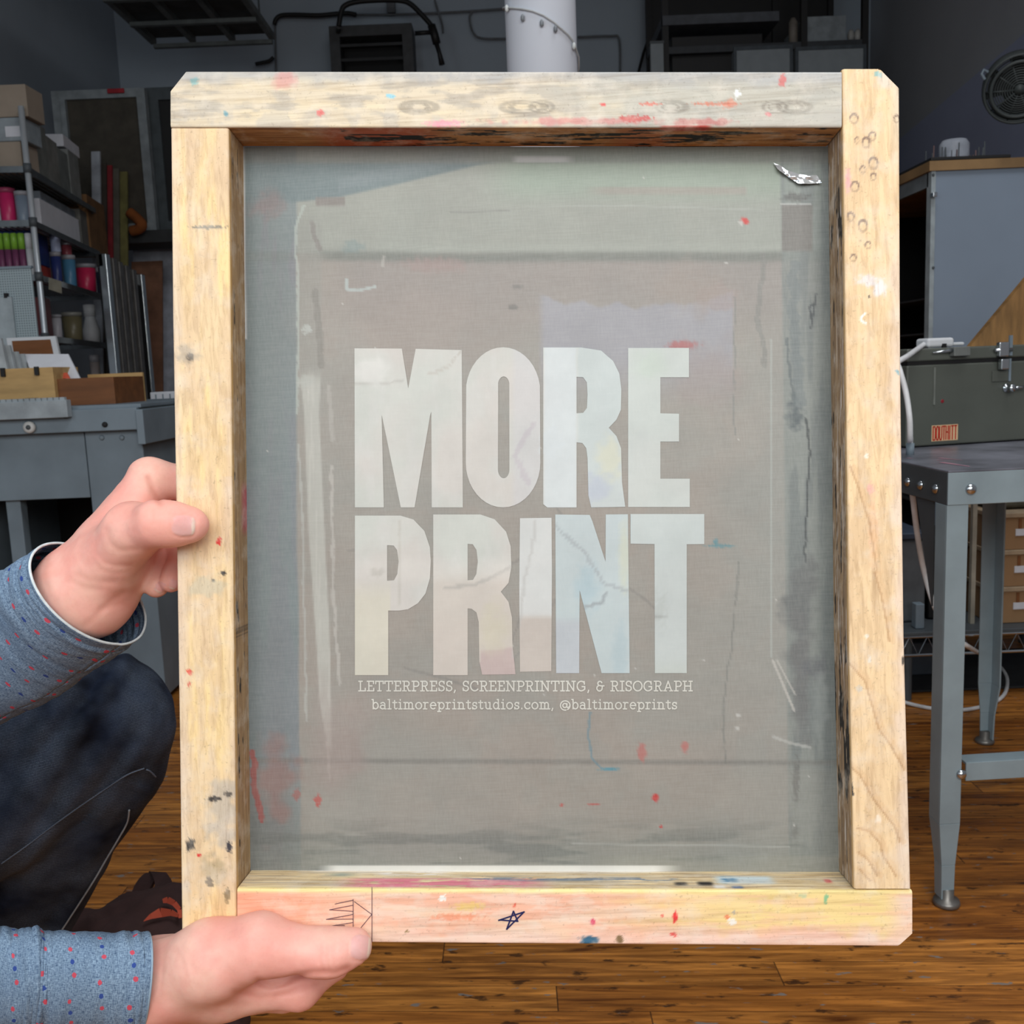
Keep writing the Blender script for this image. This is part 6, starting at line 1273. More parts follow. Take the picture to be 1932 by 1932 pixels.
# ================================================================ brown cloth bag on the floor
BP = [(onZ(165, 1800, .05), onZ(345, 1775, .06), .060, .066), (onZ(250, 1850, .05), onZ(385, 1900, .05), .07, .055), (onZ(255, 1760, .07), onZ(320, 1745, .085), .05, .05), (onZ(300, 1930, .04), onZ(380, 1960, .04), .06, .05), (onZ(420, 1790, .05), onZ(340, 1800, .05), .05, .06)]
def f_bag(P):
    d = None
    for a, b, ra, rb in BP:
        c = capsule(P, a, b, ra, rb); d = c if d is None else smin(d, c, .05)
    n = fbm(P[..., 0] * 26, P[..., 1] * 26 + P[..., 2] * 18, 5, 3) - .5; n2 = np.abs(fbm(P[..., 0] * 14 + 3, P[..., 1] * 30 - P[..., 2] * 9, 8, 2) - .5)
    return np.maximum(d + n * .016 + n2 * .03 - .008, .001 - P[..., 2])
allp = np.array([q for p in BP for q in p[:2]])
Vb, Qb = nets(f_bag, allp.min(0) - .1, allp.max(0) + .1, .007)
BAGM = mat('brown_canvas', (62, 40, 38), .85, var=.14, scale=30, bump=.3)
BAG = npmesh('cloth_bag', Vb, Qb, BAGM); tag(BAG, 'dark brown cloth bag with orange ties slumped on the wooden floor behind the hands', 'bag')
hp = [pt(250, 1716, 1.72), pt(262, 1692, 1.74), pt(276, 1664, 1.75), pt(293, 1648, 1.75), pt(303, 1652, 1.73), pt(309, 1670, 1.70), pt(302, 1694, 1.66), pt(284, 1724, 1.62)]
hd_ = smooth_path(hp, 5); mb = MB(); sid = np.array([.80, -.55, .22]); sid /= np.linalg.norm(sid)
for a, b in zip(hd_[:-1], hd_[1:]):
    t = (b - a) / (np.linalg.norm(b - a) + 1e-9); n = np.cross(t, sid); n /= np.linalg.norm(n); w1, w2 = sid * .024, n * .0025
    mb.hexa([a - w1 - w2, a + w1 - w2, a + w1 + w2, a - w1 + w2, b - w1 - w2, b + w1 - w2, b + w1 + w2, b - w1 + w2])
mb.build('handle', BAGM, BAG)
ORM = mat('orange_ribbon', (206, 92, 66), .7, var=.1)
def surf(V, px, py, tol=8):
    x, y, z = SP[id(V)]
    m = np.hypot(x - px, y - py) < tol
    return float(z[m].min()) if m.any() else None
SP = {id(Vb): w2px(Vb)}
def ribbon(P, wd, name, parent, V, m, lift=.004):
    pts = []
    for x, y in P:
        d = surf(V, x, y, 14); pts.append((x, y, (d if d else 1.6) - lift))
    mb = MB()
    for k in range(len(pts) - 1):
        (x0, y0, d0), (x1, y1, d1) = pts[k], pts[k + 1]; dx, dy = x1 - x0, y1 - y0; l = math.hypot(dx, dy); nx_, ny_ = -dy / l, dx / l; w0, w1 = wd[k], wd[k + 1]
        q = [pt(x0 - nx_ * w0, y0 - ny_ * w0, d0), pt(x0 + nx_ * w0, y0 + ny_ * w0, d0), pt(x1 + nx_ * w1, y1 + ny_ * w1, d1), pt(x1 - nx_ * w1, y1 - ny_ * w1, d1)]
        mb.hexa(q + [p + YC_OFF for p in q])
    return mb.build(name, m, parent)
YC_OFF = np.array([0, .002, -.001])
ribbon([(271, 1738), (285, 1729), (303, 1722), (322, 1722), (336, 1728)], [.5, 5, 9, 6, 3], 'tie_ribbon', BAG, Vb, ORM)['label'] = 'orange tie ribbon'
ribbon([(307, 1700), (316, 1698), (328, 1704), (338, 1716), (340, 1732)], [4, 6, 5, 4, 3], 'tie_ribbon', BAG, Vb, ORM)['label'] = 'orange tie ribbon'
ribbon([(398, 1906), (402, 1920), (410, 1936)], [4, 6, 4], 'tie_ribbon', BAG, Vb, ORM)['label'] = 'orange tie ribbon'

# ================================================================ the person
def UVW(P):
    q = P - ORG; return q @ UW, q @ VW, q @ NW - DF
u_left = float((fr(332.5, 1000.0) - ORG) @ UW); v_bot = float((fr(600.0, 1778.5) - ORG) @ VW)
CR_U = [([(182, 1044), (195, 1061), (219, 1068), (247, 1066)], .5, 4), ([(176, 1056), (190, 1074), (214, 1082), (246, 1078)], .4, 4), ([(147, 1085), (169, 1094), (190, 1098), (214, 1097)], .6, 5), ([(140, 1100), (165, 1110), (190, 1112)], .5, 5), ([(201, 1000), (208, 1024), (224, 1037), (258, 1037)], .8, 5), ([(279, 902), (290, 929), (302, 950)], 1.6, 4),
        ([(250, 968), (247, 986), (252, 1002)], .5, 3), ([(257, 966), (254, 986), (259, 1006)], .4, 3), ([(290, 964), (288, 986)], .4, 3), ([(190, 1150), (215, 1130), (232, 1118)], .7, 5), ([(160, 1180), (195, 1150), (222, 1140)], .5, 5)]
CR_L = [([(488, 1852), (511, 1862), (535, 1856), (559, 1842), (590, 1834), (632, 1834), (655, 1826)], 1.8, 5), ([(444, 1872), (492, 1882), (543, 1872), (575, 1858)], 1.1, 5), ([(606, 1787), (604, 1808), (610, 1830)], .6, 3), ([(618, 1784), (616, 1806), (621, 1828)], .6, 3), ([(630, 1782), (629, 1804), (632, 1824)], .5, 3), ([(330, 1790), (345, 1812), (352, 1840)], .35, 4), ([(345, 1786), (360, 1810), (368, 1836)], .3, 4), ([(520, 1880), (560, 1872), (600, 1856)], .8, 4), ([(395, 1890), (450, 1896), (520, 1890)], .5, 6)]
def crease(P, CR):
    x, y, _ = w2px(P); o = np.zeros(x.shape)
    for pts, amp, sg in CR:
        d = np.full(x.shape, 1e9)
        for (x0, y0), (x1, y1) in zip(pts[:-1], pts[1:]):
            dx, dy = x1 - x0, y1 - y0; t = np.clip(((x - x0) * dx + (y - y0) * dy) / (dx * dx + dy * dy), 0, 1); d = np.minimum(d, (x - x0 - t * dx) ** 2 + (y - y0 - t * dy) ** 2)
        o += amp * 0.75e-3 * np.exp(-d / (2 * sg * sg))
    return o
NAILS = [(347, 992, 22, 20, 3), (681, 1787, 20, 24, 6), (302, 1108, 9, 11, 28), (327, 1103, 8, 10, 20)]
def nail(P):
    x, y, z = w2px(P); o = np.zeros(x.shape); c = np.zeros(x.shape); tip = np.zeros(x.shape)
    for cx, cy, a, b, ang in NAILS:
        t = math.radians(ang); dx, dy = (x - cx) * math.cos(t) + (y - cy) * math.sin(t), -(x - cx) * math.sin(t) + (y - cy) * math.cos(t)
        r = ((np.abs(dx) / a) ** 3.2 + (np.abs(dy) / b) ** 3.2) ** (1 / 3.2)
        fz = (z < .705) if a > 12 else (z < .75)
        o += np.where(fz, .0005 * np.exp(-((r - 1.08) / .09) ** 2) - .0004 * (r < .98), 0); m = np.where(fz, 1 - sst(.92, 1.02, r), 0); c = np.maximum(c, m)
        tip = np.maximum(tip, m * sst(.60, .72, (dx / a) if a > 12 else dy / b))
    return o, c, tip
def chain(P, pts, k=.004):
    d = None
    for (a, ra), (b, rb) in zip(pts[:-1], pts[1:]):
        c = capsule(P, a, b, ra, rb); d = c if d is None else smin(d, c, k)
    return d
def J(*L_): return [(pt(x, y, z), r) for x, y, z, r in L_]
UE, UWr = (pt(-161, 1300, .877), .040), (pt(165, 1112, .744), .0318)
U_palm = [J((165, 1112, .744, .0318), (283, 903, .744, .0150)), J((165, 1112, .742, .031), (264, 960, .754, .0165)), J((165, 1112, .742, .031), (257, 1020, .758, .0165)), J((165, 1112, .742, .031), (252, 1064, .756, .0150)), [(pt(60, 1182, .785), .029), (pt(110, 1145, .762), .030), UWr]]
U_thumb = J((206, 1058, .720, .0225), (250, 1003, .7015, .0192), (300, 988, .6815, .0147), (330, 989, .6805, .0138), (361, 990, .6825, .0118))
U_f = [J((283, 903, .744, .0150), (352, 912, .756, .0125), (425, 925, .743, .0098), (460, 935, .742, .0085)), J((264, 960, .754, .0150), (338, 965, .778, .0118), (402, 985, .745, .0095), (432, 990, .742, .0082)),
       J((257, 1020, .758, .0140), (322, 1015, .785, .0108), (342, 1052, .760, .0094), (323, 1097, .7465, .0086)), J((252, 1064, .756, .0130), (300, 1042, .785, .0100), (313, 1062, .764, .0090), (296, 1106, .750, .0088))]
LE, LWr = (pt(-263, 1815, .78), .040), (pt(285, 1856, .705), .0258)
L_palm = [[(pt(150, 1852, .722), .0225), (pt(210, 1855, .714), .0240), LWr], J((285, 1856, .705, .0215), (420, 1856, .714, .0200), (565, 1862, .720, .0150)), J((285, 1856, .707, .0205), (415, 1858, .722, .0200), (535, 1866, .740, .0155)), J((285, 1856, .71, .0205), (400, 1860, .728, .019), (495, 1868, .757, .0148)), J((285, 1856, .71, .0205), (390, 1862, .735, .018), (450, 1866, .770, .0132))]
L_thumb = J((300, 1846, .703, .0225), (400, 1811, .691, .0265), (490, 1784, .683, .0205), (600, 1797, .6805, .0146), (630, 1795, .6803, .0143), (669, 1786, .6822, .0120))
L_f = [J((565, 1862, .720, .0148), (628, 1818, .740, .0118), (668, 1765, .742, .0098), (672, 1720, .741, .0085)), J((535, 1866, .740, .0150), (590, 1815, .770, .0118), (620, 1760, .745, .0098), (624, 1715, .742, .0085)), J((495, 1868, .757, .0145), (535, 1815, .782, .0112), (560, 1760, .746, .0095), (564, 1720, .742, .0083)), J((450, 1866, .770, .0130), (478, 1820, .785, .0100), (495, 1775, .748, .0085), (498, 1742, .742, .0075))]
def mk_hand(palm, thumb, fingers, CR, slab, seed):
    def f(P):
        d = None
        for c in palm:
            q = chain(P, c, .01); d = q if d is None else smin(d, q, .012)
        d = smin(d, chain(P, thumb, .008), .018)
        fg = None
        for c in fingers:
            q = chain(P, c, .003); fg = q if fg is None else smin(fg, q, .0014)
        d = smin(d, fg, .006)
        o, _, _ = nail(P)
        d = d + crease(P, CR) + o + (fbm(P[..., 0] * 60, P[..., 2] * 60 + P[..., 1] * 40, seed, 3) - .5) * .0016
        return np.maximum(d, -slab(P))
    return f
def slab_u(P):
    u, v, w_ = UVW(P); ue = u_left + 0.0127 * (v - (1000 - PY0) / S) ; return np.maximum(np.maximum(ue - u, -w_), w_ - TH) - .0003
def slab_l(P):
    u, v, w_ = UVW(P); return np.maximum(np.maximum(v - v_bot, -w_), w_ - TH) - .0003
fu = mk_hand(U_palm, U_thumb, U_f, CR_U, slab_u, 3); fl_ = mk_hand(L_palm, L_thumb, L_f, CR_L, slab_l, 4)
def bb(lists, pad=.04):
    q = np.array([p for c in lists for p, r in c]); return q.min(0) - pad, q.max(0) + pad
lo, hi = bb(U_palm[:4] + [U_thumb] + U_f, .032); lo[0] -= .05; lo[2] -= .04
V1, Q1 = nets(fu, lo, hi, .00125)
lo, hi = bb(L_palm[1:] + [L_thumb] + L_f, .032); lo[0] -= .03
V2, Q2 = nets(fl_, lo, hi, .00125)
# the rest of the figure, squatting at the left
hipL, hipR = c2w([(-360 - CC) / F * 1.22, (1690 - CC) / F * 1.22, 1.22]), np.array([-.90, .93, .30])
kneeL, ankL = pt(188, 1366, 1.27), pt(45, 1782, 1.42)
kneeR, ankR = np.array([-.74, .74, .13]), np.array([-1.10, .80, .09])
shL, shR = np.array([-.76, 1.06, .82]), np.array([-.78, .76, .78]); neck = np.array([-.75, .90, .90]); head = np.array([-.70, .89, 1.04]); chest = np.array([-.80, .93, .70]); pel = (hipL + hipR) / 2
BODY = [[(pel, .13), (chest, .135), ((chest + neck) / 2, .10), (neck, .052), (neck + np.array([.03, 0, .06]), .052)], [(shL, .050), (UE[0], .036), (pt(20, 1205, .81), .016), (pt(75, 1172, .785), .013)], [(shR, .050), (LE[0], .036), (pt(60, 1850, .740), .014), (pt(165, 1853, .722), .012)], [(chest + np.array([0, .0, .10]), .09), (shL, .055)], [(chest + np.array([0, 0, .10]), .09), (shR, .055)],
        [(hipL, .09), (kneeL, .058), (pt(210, 1440, 1.29), .05), (ankL, .04)], [(hipR, .09), (kneeR, .058), (ankR, .04)]]
def f_body(P):
    d = None
    for c in BODY:
        q = chain(P, c, .03); d = q if d is None else smin(d, q, .03)
    h = smin(ellipsoid(P, head, [.092, .075, .115]), ellipsoid(P, head + np.array([.035, 0, -.06]), [.055, .055, .06]), .03)      # skull and jaw
    h = smin(h, capsule(P, head + np.array([.085, 0, .0]), head + np.array([.108, 0, -.035]), .008, .013), .012)                      # nose
    for s in (-1, 1):
        h = smin(h, ellipsoid(P, head + np.array([0, .076 * s, -.015]), [.02, .010, .032]), .006)                                      # ear
        h = np.maximum(h, -(np.linalg.norm(P - (head + np.array([.092, .032 * s, .008])), axis=-1) - .014))                           # eye socket
        h = np.minimum(h, np.linalg.norm(P - (head + np.array([.074, .032 * s, .008])), axis=-1) - .0125)
    h = np.maximum(h, -capsule(P, head + np.array([.094, -.022, -.066]), head + np.array([.094, .022, -.066]), .004, .004))            # mouth
    return smin(d, h, .02)
q = np.array([p for c in BODY for p, r in c] + [head]); V3, Q3 = nets(f_body, q.min(0) - .15, q.max(0) + .15, .011)
# drop what the finer hands already model, keep an overlap inside the cuffs
Vp = np.concatenate([V1, V2, V3]); Qp = np.concatenate([Q1, Q2 + len(V1), Q3 + len(V1) + len(V2)])
N = NT('skin'); at = N.n('ShaderNodeAttribute'); at.attribute_name = 'paint'; v = N.coord(); n1 = N.noise(v, 45, 5, .6); n2 = N.noise(v, 420, 3, .6)
c = N.mix(N.math('MULTIPLY', N.ramp(n1, .42, .68), .35), at.outputs['Color'], L(226, 142, 134)); N.l(N.mix(N.math('MULTIPLY', N.ramp(n2, .5, .8), .12), c, L(196, 128, 112)), N.b.inputs['Base Color'])
N.set(Roughness=.5); N.b.inputs['Subsurface Weight'].default_value = .12; N.b.inputs['Subsurface Radius'].default_value = (.010, .004, .002); N.b.inputs['Subsurface Scale'].default_value = .6; N.b.inputs['Specular IOR Level'].default_value = .35; N.bump(n2, .12, .0004)
PER = npmesh('person', Vp, Qp, N.m); tag(PER, 'person squatting in dotted blue shirt and dark jeans, both hands gripping the printing frame', 'person')
C = np.tile([240.0, 186, 172], (len(Vp), 1)); nh = len(V1) + len(V2); Hh = Vp[:nh]
n = fbm(Hh[:, 0] * 30, Hh[:, 2] * 30 + Hh[:, 1] * 20, 12); C[:nh] = lerpc(C[:nh], sst(.45, .65, n) * .5, (236, 164, 150)); C[:nh] = lerpc(C[:nh], (1 - sst(.35, .5, n)) * .4, (236, 196, 176))
_, m, tip = nail(Hh); C[:nh] = lerpc(C[:nh], m * .8, (222, 178, 176)); C[:nh] = lerpc(C[:nh], tip * .8, (232, 222, 206)); C[:nh] = lerpc(C[:nh], np.clip(crease(Hh, CR_U + CR_L) * 260, 0, .40), (196, 120, 104))  # crease shade is also painted into the skin colour
ev = np.zeros(len(Vp))
for s in (-1, 1): ev = np.maximum(ev, np.linalg.norm(Vp - (head + np.array([.074, .032 * s, .008])), axis=-1) < .0135)
C = lerpc(C, ev * .9, (235, 232, 228)); mo = np.linalg.norm((Vp - (head + np.array([.094, 0, -.066]))) * np.array([1, .5, 1.4]), axis=-1) < .012; C = lerpc(C, mo * .7, (190, 106, 100))
colattr(PER.data, 'paint', lin(C))

# ---- hair
def f_hair(P):
    d = ellipsoid(P, head + np.array([-.012, 0, .018]), [.098, .086, .118]) + (fbm(P[..., 0] * 60, P[..., 1] * 60 + P[..., 2] * 20, 6, 3) - .5) * .010
    return np.maximum(d, np.minimum(P[..., 0] - head[0] - .05 + (head[2] + .06 - P[..., 2]) * .55, 1) )
Vh, Qh = nets(f_hair, head - .16, head + .16, .006); npmesh('hair', Vh, Qh, mat('brown_hair', (70, 48, 34), .6, var=.3, scale=60), PER)

# ---- shirt
def shirt_mat():
    N = NT('dotted_chambray')
    at = N.n('ShaderNodeAttribute'); at.attribute_name = 'cloth'; sx = N.n('ShaderNodeSeparateXYZ'); N.l(at.outputs['Vector'], sx.inputs[0]); U, V = sx.outputs[0], sx.outputs[1]
    tx = N.n('ShaderNodeCombineXYZ'); N.l(N.math('MULTIPLY', U, 500.), tx.inputs[0]); N.l(N.math('MULTIPLY', V, 2600.), tx.inputs[1]); ty = N.n('ShaderNodeCombineXYZ'); N.l(N.math('MULTIPLY', U, 2600.), ty.inputs[0]); N.l(N.math('MULTIPLY', V, 500.), ty.inputs[1])
    a = N.noise(tx.outputs[0], .6, 3, .7); b = N.noise(ty.outputs[0], .6, 3, .7); w_ = N.math('ADD', N.math('MULTIPLY', a, .5), N.math('MULTIPLY', b, .5))
    big = N.noise(N.coord(), 30, 3)
    c = N.ramp(w_, .36, .62, L(40, 66, 100), L(152, 178, 202)); c = N.mix(N.math('MULTIPLY', N.ramp(big, .4, .65), .22), c, L(70, 98, 132))
    # rows of three small dots: red, blue, red
    cw, chh = .0235, .0092
    col = N.math('FLOOR', N.math('DIVIDE', U, cw)); par = N.math('MODULO', N.math('ABSOLUTE', col), 2.0)
    jit = N.n('ShaderNodeTexWhiteNoise', noise_dimensions='1D'); N.l(col, jit.inputs['W'])
    V2 = N.math('ADD', N.math('ADD', V, N.math('MULTIPLY', par, .0185)), N.math('MULTIPLY', jit.outputs['Value'], .006))
    du = N.math('SUBTRACT', N.math('MULTIPLY', N.math('FRACT', N.math('DIVIDE', U, cw)), cw), cw / 2)
    row = N.math('FLOOR', N.math('DIVIDE', V2, chh)); dv = N.math('SUBTRACT', N.math('MULTIPLY', N.math('FRACT', N.math('DIVIDE', V2, chh)), chh), chh / 2)
    k = N.math('FLOOR', N.math('MULTIPLY', N.math('FRACT', N.math('DIVIDE', N.math('ADD', row, .5), 4.0)), 4.0))
    du = N.math('ADD', du, N.math('MULTIPLY', N.math('SUBTRACT', k, 1.0), .0016))
    dist = N.math('SQRT', N.math('ADD', N.math('MULTIPLY', du, du), N.math('MULTIPLY', dv, dv)))
    dist = N.math('ADD', dist, N.math('MULTIPLY', N.math('SUBTRACT', w_, .5), .0016))
    on = N.math('LESS_THAN', dist, .0018)
    isb = N.math('COMPARE', k, 1.0, .3); isn = N.math('COMPARE', k, 3.0, .3)
    dc = N.mix(isb, L(196, 78, 96), L(52, 76, 146)); c = N.mix(N.math('MULTIPLY', on, N.math('SUBTRACT', 1.0, isn)), c, dc)
    N.l(c, N.b.inputs['Base Color']); N.set(Roughness=.85); N.b.inputs['Specular IOR Level'].default_value = .2; N.bump(w_, .35, .0006); return N.m
SHM = shirt_mat()
def ring_px(cx, cy, dep, a, b, bd):
    c = pt(cx, cy, dep); return c, pt(cx + a[0], cy + a[1], dep) - c, pt(cx + b[0], cy + b[1], dep + bd) - c
def auto(c, t, Aprev, r):
    t = t / np.linalg.norm(t); A = Aprev - t * (Aprev @ t); A = A / np.linalg.norm(A) * r; return c, A, np.cross(A / r, t) * r
sU = [ring_px(171, 1120, .742, (56, 95), (88, 2), .044), ring_px(150, 1134, .752, (55, 95), (87, 4), .044), ring_px(112, 1160, .768, (53, 95), (84, 8), .044), ring_px(60, 1195, .792, (52, 100), (74, 18), .042), ring_px(-30, 1240, .83, (50, 104), (64, 22), .046)]
A0 = sU[-1][1]; sgn = 1 if (np.cross(A0, UE[0] - shL) @ sU[-1][2]) > 0 else -1
def auto2(c, t, ref, r, s):
    t = t / np.linalg.norm(t); A = ref - t * (ref @ t); A = A / np.linalg.norm(A) * r; B = np.cross(t, A / r) * r * s; return c, A, B
s1 = 1 if (np.cross(UE[0] - sU[-1][0], A0) @ sU[-1][2]) > 0 else -1
sU += [auto2(UE[0], shL - sU[-1][0], A0, .055, s1), auto2(UE[0] * .5 + shL * .5, shL - UE[0], A0, .062, s1), auto2(shL, shL - UE[0], A0, .072, s1)]
sL = [ring_px(270, 1857, .708, (-8, 97), (-13, 2), .041), ring_px(245, 1857, .709, (-6, 97), (-12, 2), .041), ring_px(180, 1856, .713, (-4, 93), (-10, 2), .040), ring_px(90, 1852, .722, (-2, 94), (-8, 2), .038), ring_px(60, 1851, .724, (-2, 99), (-8, 2), .041), ring_px(10, 1850, .73, (0, 97), (-8, 0), .042), ring_px(-90, 1838, .75, (0, 104), (-8, 0), .046)]
A0 = sL[-1][1]; s2 = 1 if (np.cross(LE[0] - sL[-1][0], A0) @ sL[-1][2]) > 0 else -1
sL += [auto2(LE[0], LE[0] - sL[-1][0], A0, .055, s2), auto2(LE[0] * .5 + shR * .5, shR - LE[0], A0, .062, s2), auto2(shR, shR - LE[0], A0, .072, s2)]
def cat(vals, t):
    """Catmull-Rom through the ring values"""
    n_ = len(vals); i = min(int(t), n_ - 2); f = t - i; a, b, c, d = vals[max(i - 1, 0)], vals[i], vals[i + 1], vals[min(i + 2, n_ - 1)]
    return .5 * ((2 * b) + (-a + c) * f + (2 * a - 5 * b + 4 * c - d) * f * f + (-a + 3 * b - 3 * c + d) * f ** 3)
def sleeve_pt(R, t, th, seed, extra=0.0):
    c, A, B = (cat([r[k] for r in R], t) for k in (0, 1, 2))
    s_ = t * .06; r = 1 + .10 * (float(fbm(th * 1.1 + 5, s_ * 40 + math.sin(th) * .8, seed, 3)) - .5) * min(1, .25 + t * .8) + .05 * (float(fbm(th * .6 + 9, s_ * 110, seed + 5, 2)) - .5) * min(1, t * .9) + extra
    return c + (math.cos(th) * A + math.sin(th) * B) * r
def sleeve(R, seed, per=26):
    n_th = 97; ths = np.linspace(0, 2 * math.pi, n_th); T = np.linspace(0, len(R) - 1, per * (len(R) - 1) + 1); V = []; UV = []; ln = 0; pc = None
    for t in T:
        c = cat([r[0] for r in R], t); ln += 0 if pc is None else np.linalg.norm(c - pc); pc = c; rad = np.linalg.norm(cat([r[1] for r in R], min(t, 4)))
        for th in ths:
            tw = th if th < 2 * math.pi - 1e-6 else 0.0
            V.append(sleeve_pt(R, t, tw, seed)); UV.append((ln, th * .036, 0))
    i = (np.arange(len(T) - 1)[:, None] * n_th + np.arange(n_th - 1)).ravel(); return np.array(V), np.stack([i, i + 1, i + n_th + 1, i + n_th], 1), np.array(UV)
Va, Qa, Ua = sleeve(sU, 21); Vc, Qc, Uc = sleeve(sL, 33)
TOR = [[(pel + np.array([0, 0, .04]), .158), (chest, .165), (chest + np.array([.0, 0, .10]), .13), (neck + np.array([-.01, 0, -.03]), .072)], [(chest + np.array([0, 0, .10]), .10), (shL, .074)], [(chest + np.array([0, 0, .10]), .10), (shR, .074)]]
def f_tor(P):
    d = None
    for c in TOR:
        q = chain(P, c, .04); d = q if d is None else smin(d, q, .04)
    d = d + (fbm(P[..., 0] * 14, P[..., 2] * 14 + P[..., 1] * 9, 31, 3) - .5) * .02
    return np.maximum(np.maximum(d, -(capsule(P, neck - np.array([0, 0, .02]), neck + np.array([.02, 0, .2]), .060, .062))), pel[2] - .06 - P[..., 2])
q = np.array([p for c in TOR for p, r in c]); Vt, Qt = nets(f_tor, q.min(0) - .2, q.max(0) + .2, .012)
Vs = np.concatenate([Va, Vc, Vt]); Qs = np.concatenate([Qa, Qc + len(Va), Qt + len(Va) + len(Vc)]); Us = np.concatenate([Ua, Uc, np.stack([Vt[:, 2], Vt[:, 0] + Vt[:, 1], 0 * Vt[:, 0]], 1)])
SH = npmesh('shirt', Vs, Qs, SHM, PER); at = SH.data.attributes.new('cloth', 'FLOAT_VECTOR', 'POINT'); at.data.foreach_set('vector', Us.astype(np.float32).ravel())
md = SH.modifiers.new('thickness', 'SOLIDIFY'); md.thickness = .0012; md.offset = -1
WT = mat('white_thread', (206, 218, 222), .8, var=.1, scale=200); BT_ = mat('navy_thread', (46, 62, 88), .8, var=.1)
def around(R, seed, t, r, name, m, ex=.004):
    return MB().tube([sleeve_pt(R, t, 2 * math.pi * k / 90, seed, ex) for k in range(90)], r, 6, True).build(name, m, SH, smooth=True)
around(sU, 21, 0.0, .0010, 'cuff_hem', WT); around(sU, 21, .30, .0006, 'cuff_stitching', BT_, .006); around(sU, 21, 2.75, .0009, 'cuff_seam', BT_, .008); around(sU, 21, 2.9, .0006, 'cuff_stitching', WT, .006)
around(sL, 33, 0.0, .0009, 'cuff_hem', mat('pale_blue_edge', (150, 176, 196), .8)); around(sL, 33, .55, .0007, 'cuff_stitching', BT_, .006); around(sL, 33, 2.98, .0009, 'cuff_seam', BT_, .008); around(sL, 33, 3.28, .0009, 'cuff_seam', BT_, .008)
bp = sleeve_pt(sU, .5, 1.2, 21, -.03)

# ---- jeans
JE = [[(hipL, .115), (kneeL, .0925)], [(kneeL + np.array([.0, 0, -.01]), .080), (pt(208, 1440, 1.285), .068), (pt(134, 1600, 1.34), .054), (pt(52, 1782, 1.42), .040)], [(hipR, .115), (kneeR, .085)], [(kneeR, .07), (ankR, .055)], [(pel + np.array([0, 0, .06]), .15), (pel, .15)]]
def f_jeans(P):
    a = chain(P, JE[0], .02); b = smin(chain(P, JE[1], .008), capsule(P, pt(120, 1520, 1.30), pt(0, 1740, 1.40), .062, .052), .02); d = smin(a, b, .014)
    e = smin(chain(P, JE[2], .02), chain(P, JE[3], .02), .014); p = chain(P, JE[4], .03); d = np.minimum(smin(d, p, .04), smin(e, p, .04))
    x, y, z = w2px(P); ac = x * .84 + y * .54; al = -x * .54 + y * .84
    fo = np.abs(fbm(ac / 58, al / 480, 41, 2) - .5) * 2; mk = 1 - .85 * sst(215, 290, x)
    sh = np.where(x * .64 + y * .76 > 1280, .5, 1)
    d = d + (fo - .35) * -.024 * sh * mk + (fbm(ac / 30, al / 160, 43, 2) - .5) * .005 * mk
    # crumpled back of the knee
    d = d + .003 * np.exp(-(((x - 262) / 30) ** 2 + ((y - 1478) / 24) ** 2)) * np.sin((x * .5 - y) * .14)
    return np.maximum(d, pel[2] * 0 - 1 + (P[..., 2] < .004) * 2)
q = np.array([p for c in JE for p, r in c]); Vj, Qj = nets(f_jeans, q.min(0) - .16, q.max(0) + .16, .0058)
def jeans_mat():
    N = NT('dark_denim'); v = N.coord(); sp = N.n('ShaderNodeSeparateXYZ'); N.l(v, sp.inputs[0])
    wob = N.math('MULTIPLY', N.noise(v, 60, 2), 5.0)
    tw = N.math('SINE', N.math('ADD', wob, N.math('ADD', N.math('MULTIPLY', sp.outputs[0], 700.0), N.math('ADD', N.math('MULTIPLY', sp.outputs[2], 3100.0), N.math('MULTIPLY', sp.outputs[1], 1500.)))))
    n = N.noise(v, 22, 4); n2 = N.noise(v, 700, 2)
    c = N.ramp(n, .35, .7, L(12, 18, 30), L(28, 40, 62)); c = N.mix(N.math('MULTIPLY', N.math('MULTIPLY', N.math('ADD', tw, 1.0), N.ramp(N.noise(v, 9, 3), .35, .65)), N.math('MULTIPLY', n2, .62)), c, L(128, 144, 166)); N.l(c, N.b.inputs['Base Color']); N.set(Roughness=.85); N.b.inputs['Specular IOR Level'].default_value = .2; N.bump(tw, .25, .0005); return N.m
JN = npmesh('jeans', Vj, Qj, jeans_mat(), PER); SP[id(Vj)] = w2px(Vj)
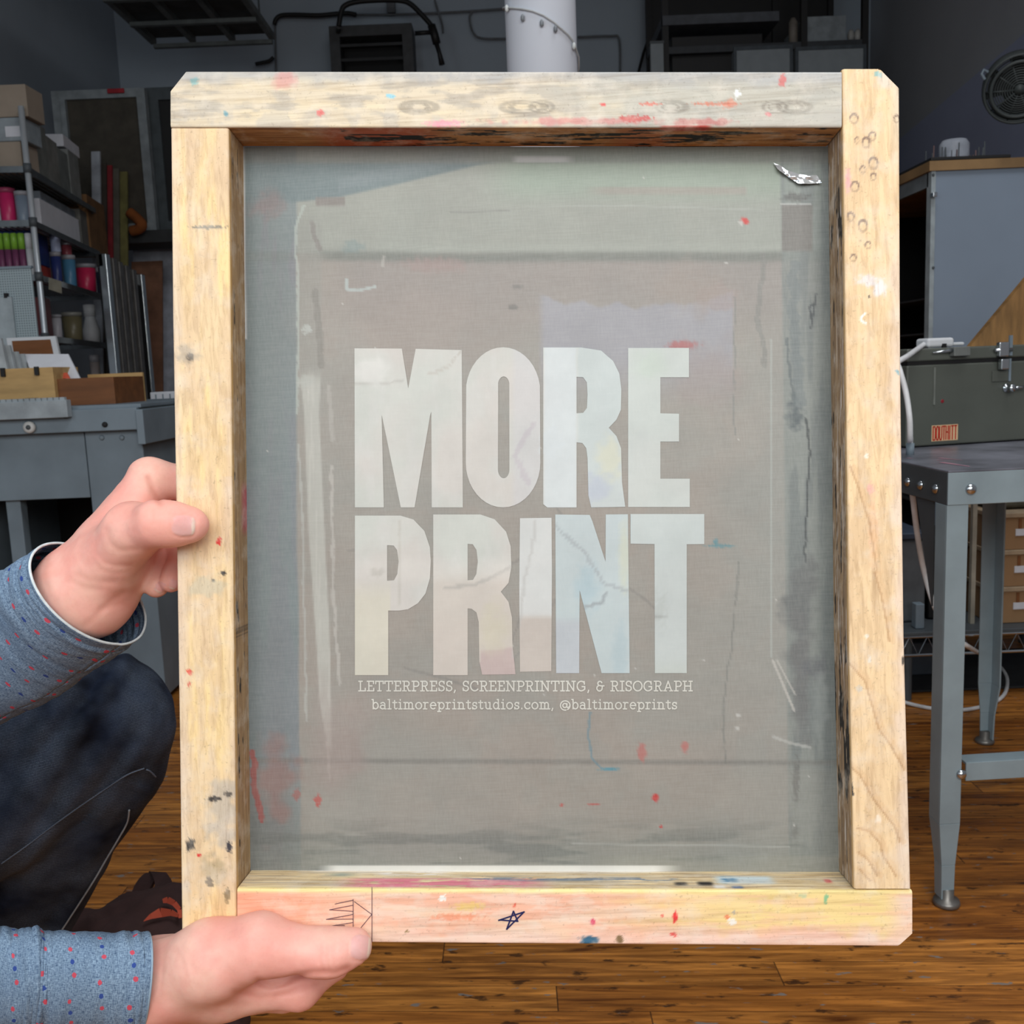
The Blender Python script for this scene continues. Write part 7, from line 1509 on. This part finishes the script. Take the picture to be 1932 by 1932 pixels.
def seam(P, r, m, name):
    pp = smooth_path([np.array([x, y, 0.]) for x, y in P], 8); out = []
    for x, y, _ in pp:
        d = surf(Vj, x, y, 7)
        if d: out.append((x, y, d))
    dz = np.array([o[2] for o in out]); dz = np.convolve(np.pad(dz, 2, 'edge'), np.ones(5) / 5, 'valid')
    return MB().tube([pt(x, y, z - .0012) for (x, y, _), z in zip(out, dz)], r, 6).build(name, m, JN, smooth=True)
seam([(272, 1450), (240, 1462), (200, 1488), (150, 1522), (100, 1558), (50, 1596), (2, 1630)], .0009, mat('denim_thread', (96, 108, 126), .8), 'inner_seam')
seam([(244, 1528), (240, 1552), (225, 1580), (200, 1622), (178, 1660), (150, 1704), (116, 1756)], .0012, mat('pale_thread', (164, 172, 180), .8), 'outer_seam')
seam([(276, 1452), (284, 1456), (294, 1466)], .0010, mat('denim_thread', (96, 108, 126), .8), 'knee_stitch')

# ---- shoes (mostly hidden)
SHO = mat('brown_shoe', (74, 50, 40), .6, var=.15); SOL = mat('rubber_sole', (150, 140, 126), .7)
def shoe(heel, toe, sw):
    heel = np.asarray(heel); toe = np.asarray(toe); d = toe - heel
    def f(P):
        q = smin(capsule(P, heel + np.array([0, 0, .045]), toe + np.array([0, 0, .036]), .046, .036), capsule(P, heel + np.array([0, 0, .05]), heel + np.array([0, 0, .13]), .043, .052), .03)
        return np.maximum(q, (heel[2] + .014) - P[..., 2] + (toe[2] - heel[2]) * np.clip(((P - heel) @ d) / (d @ d), 0, 1))
    a = np.minimum(heel, toe) - .08; b = np.maximum(heel, toe) + np.array([.08, .08, .22]); V, Q = nets(f, a, b, .006); s_ = npmesh('shoe', V, Q, SHO, PER)
    n = np.array([-d[1], d[0], 0]); n = n / np.linalg.norm(n) * .038; up = np.array([0, 0, .016])
    MB().hexa([heel - n * .8 - d * .15, toe - n * .7 + d * .12, toe + n * .7 + d * .12, heel + n * .8 - d * .15, heel - n * .8 - d * .15 + up, toe - n * .7 + d * .12 + up, toe + n * .7 + d * .12 + up, heel + n * .8 - d * .15 + up]).build('sole', SOL, s_, bevel=.006); return s_
shoe(np.array([ankL[0] - .01, ankL[1] + .0, .075]), np.array([ankL[0] + .15, ankL[1] + .03, .002]), 1)
shoe(np.array([ankR[0] - .02, ankR[1], .03]), np.array([ankR[0] + .02, ankR[1] - .17, .002]), 1)
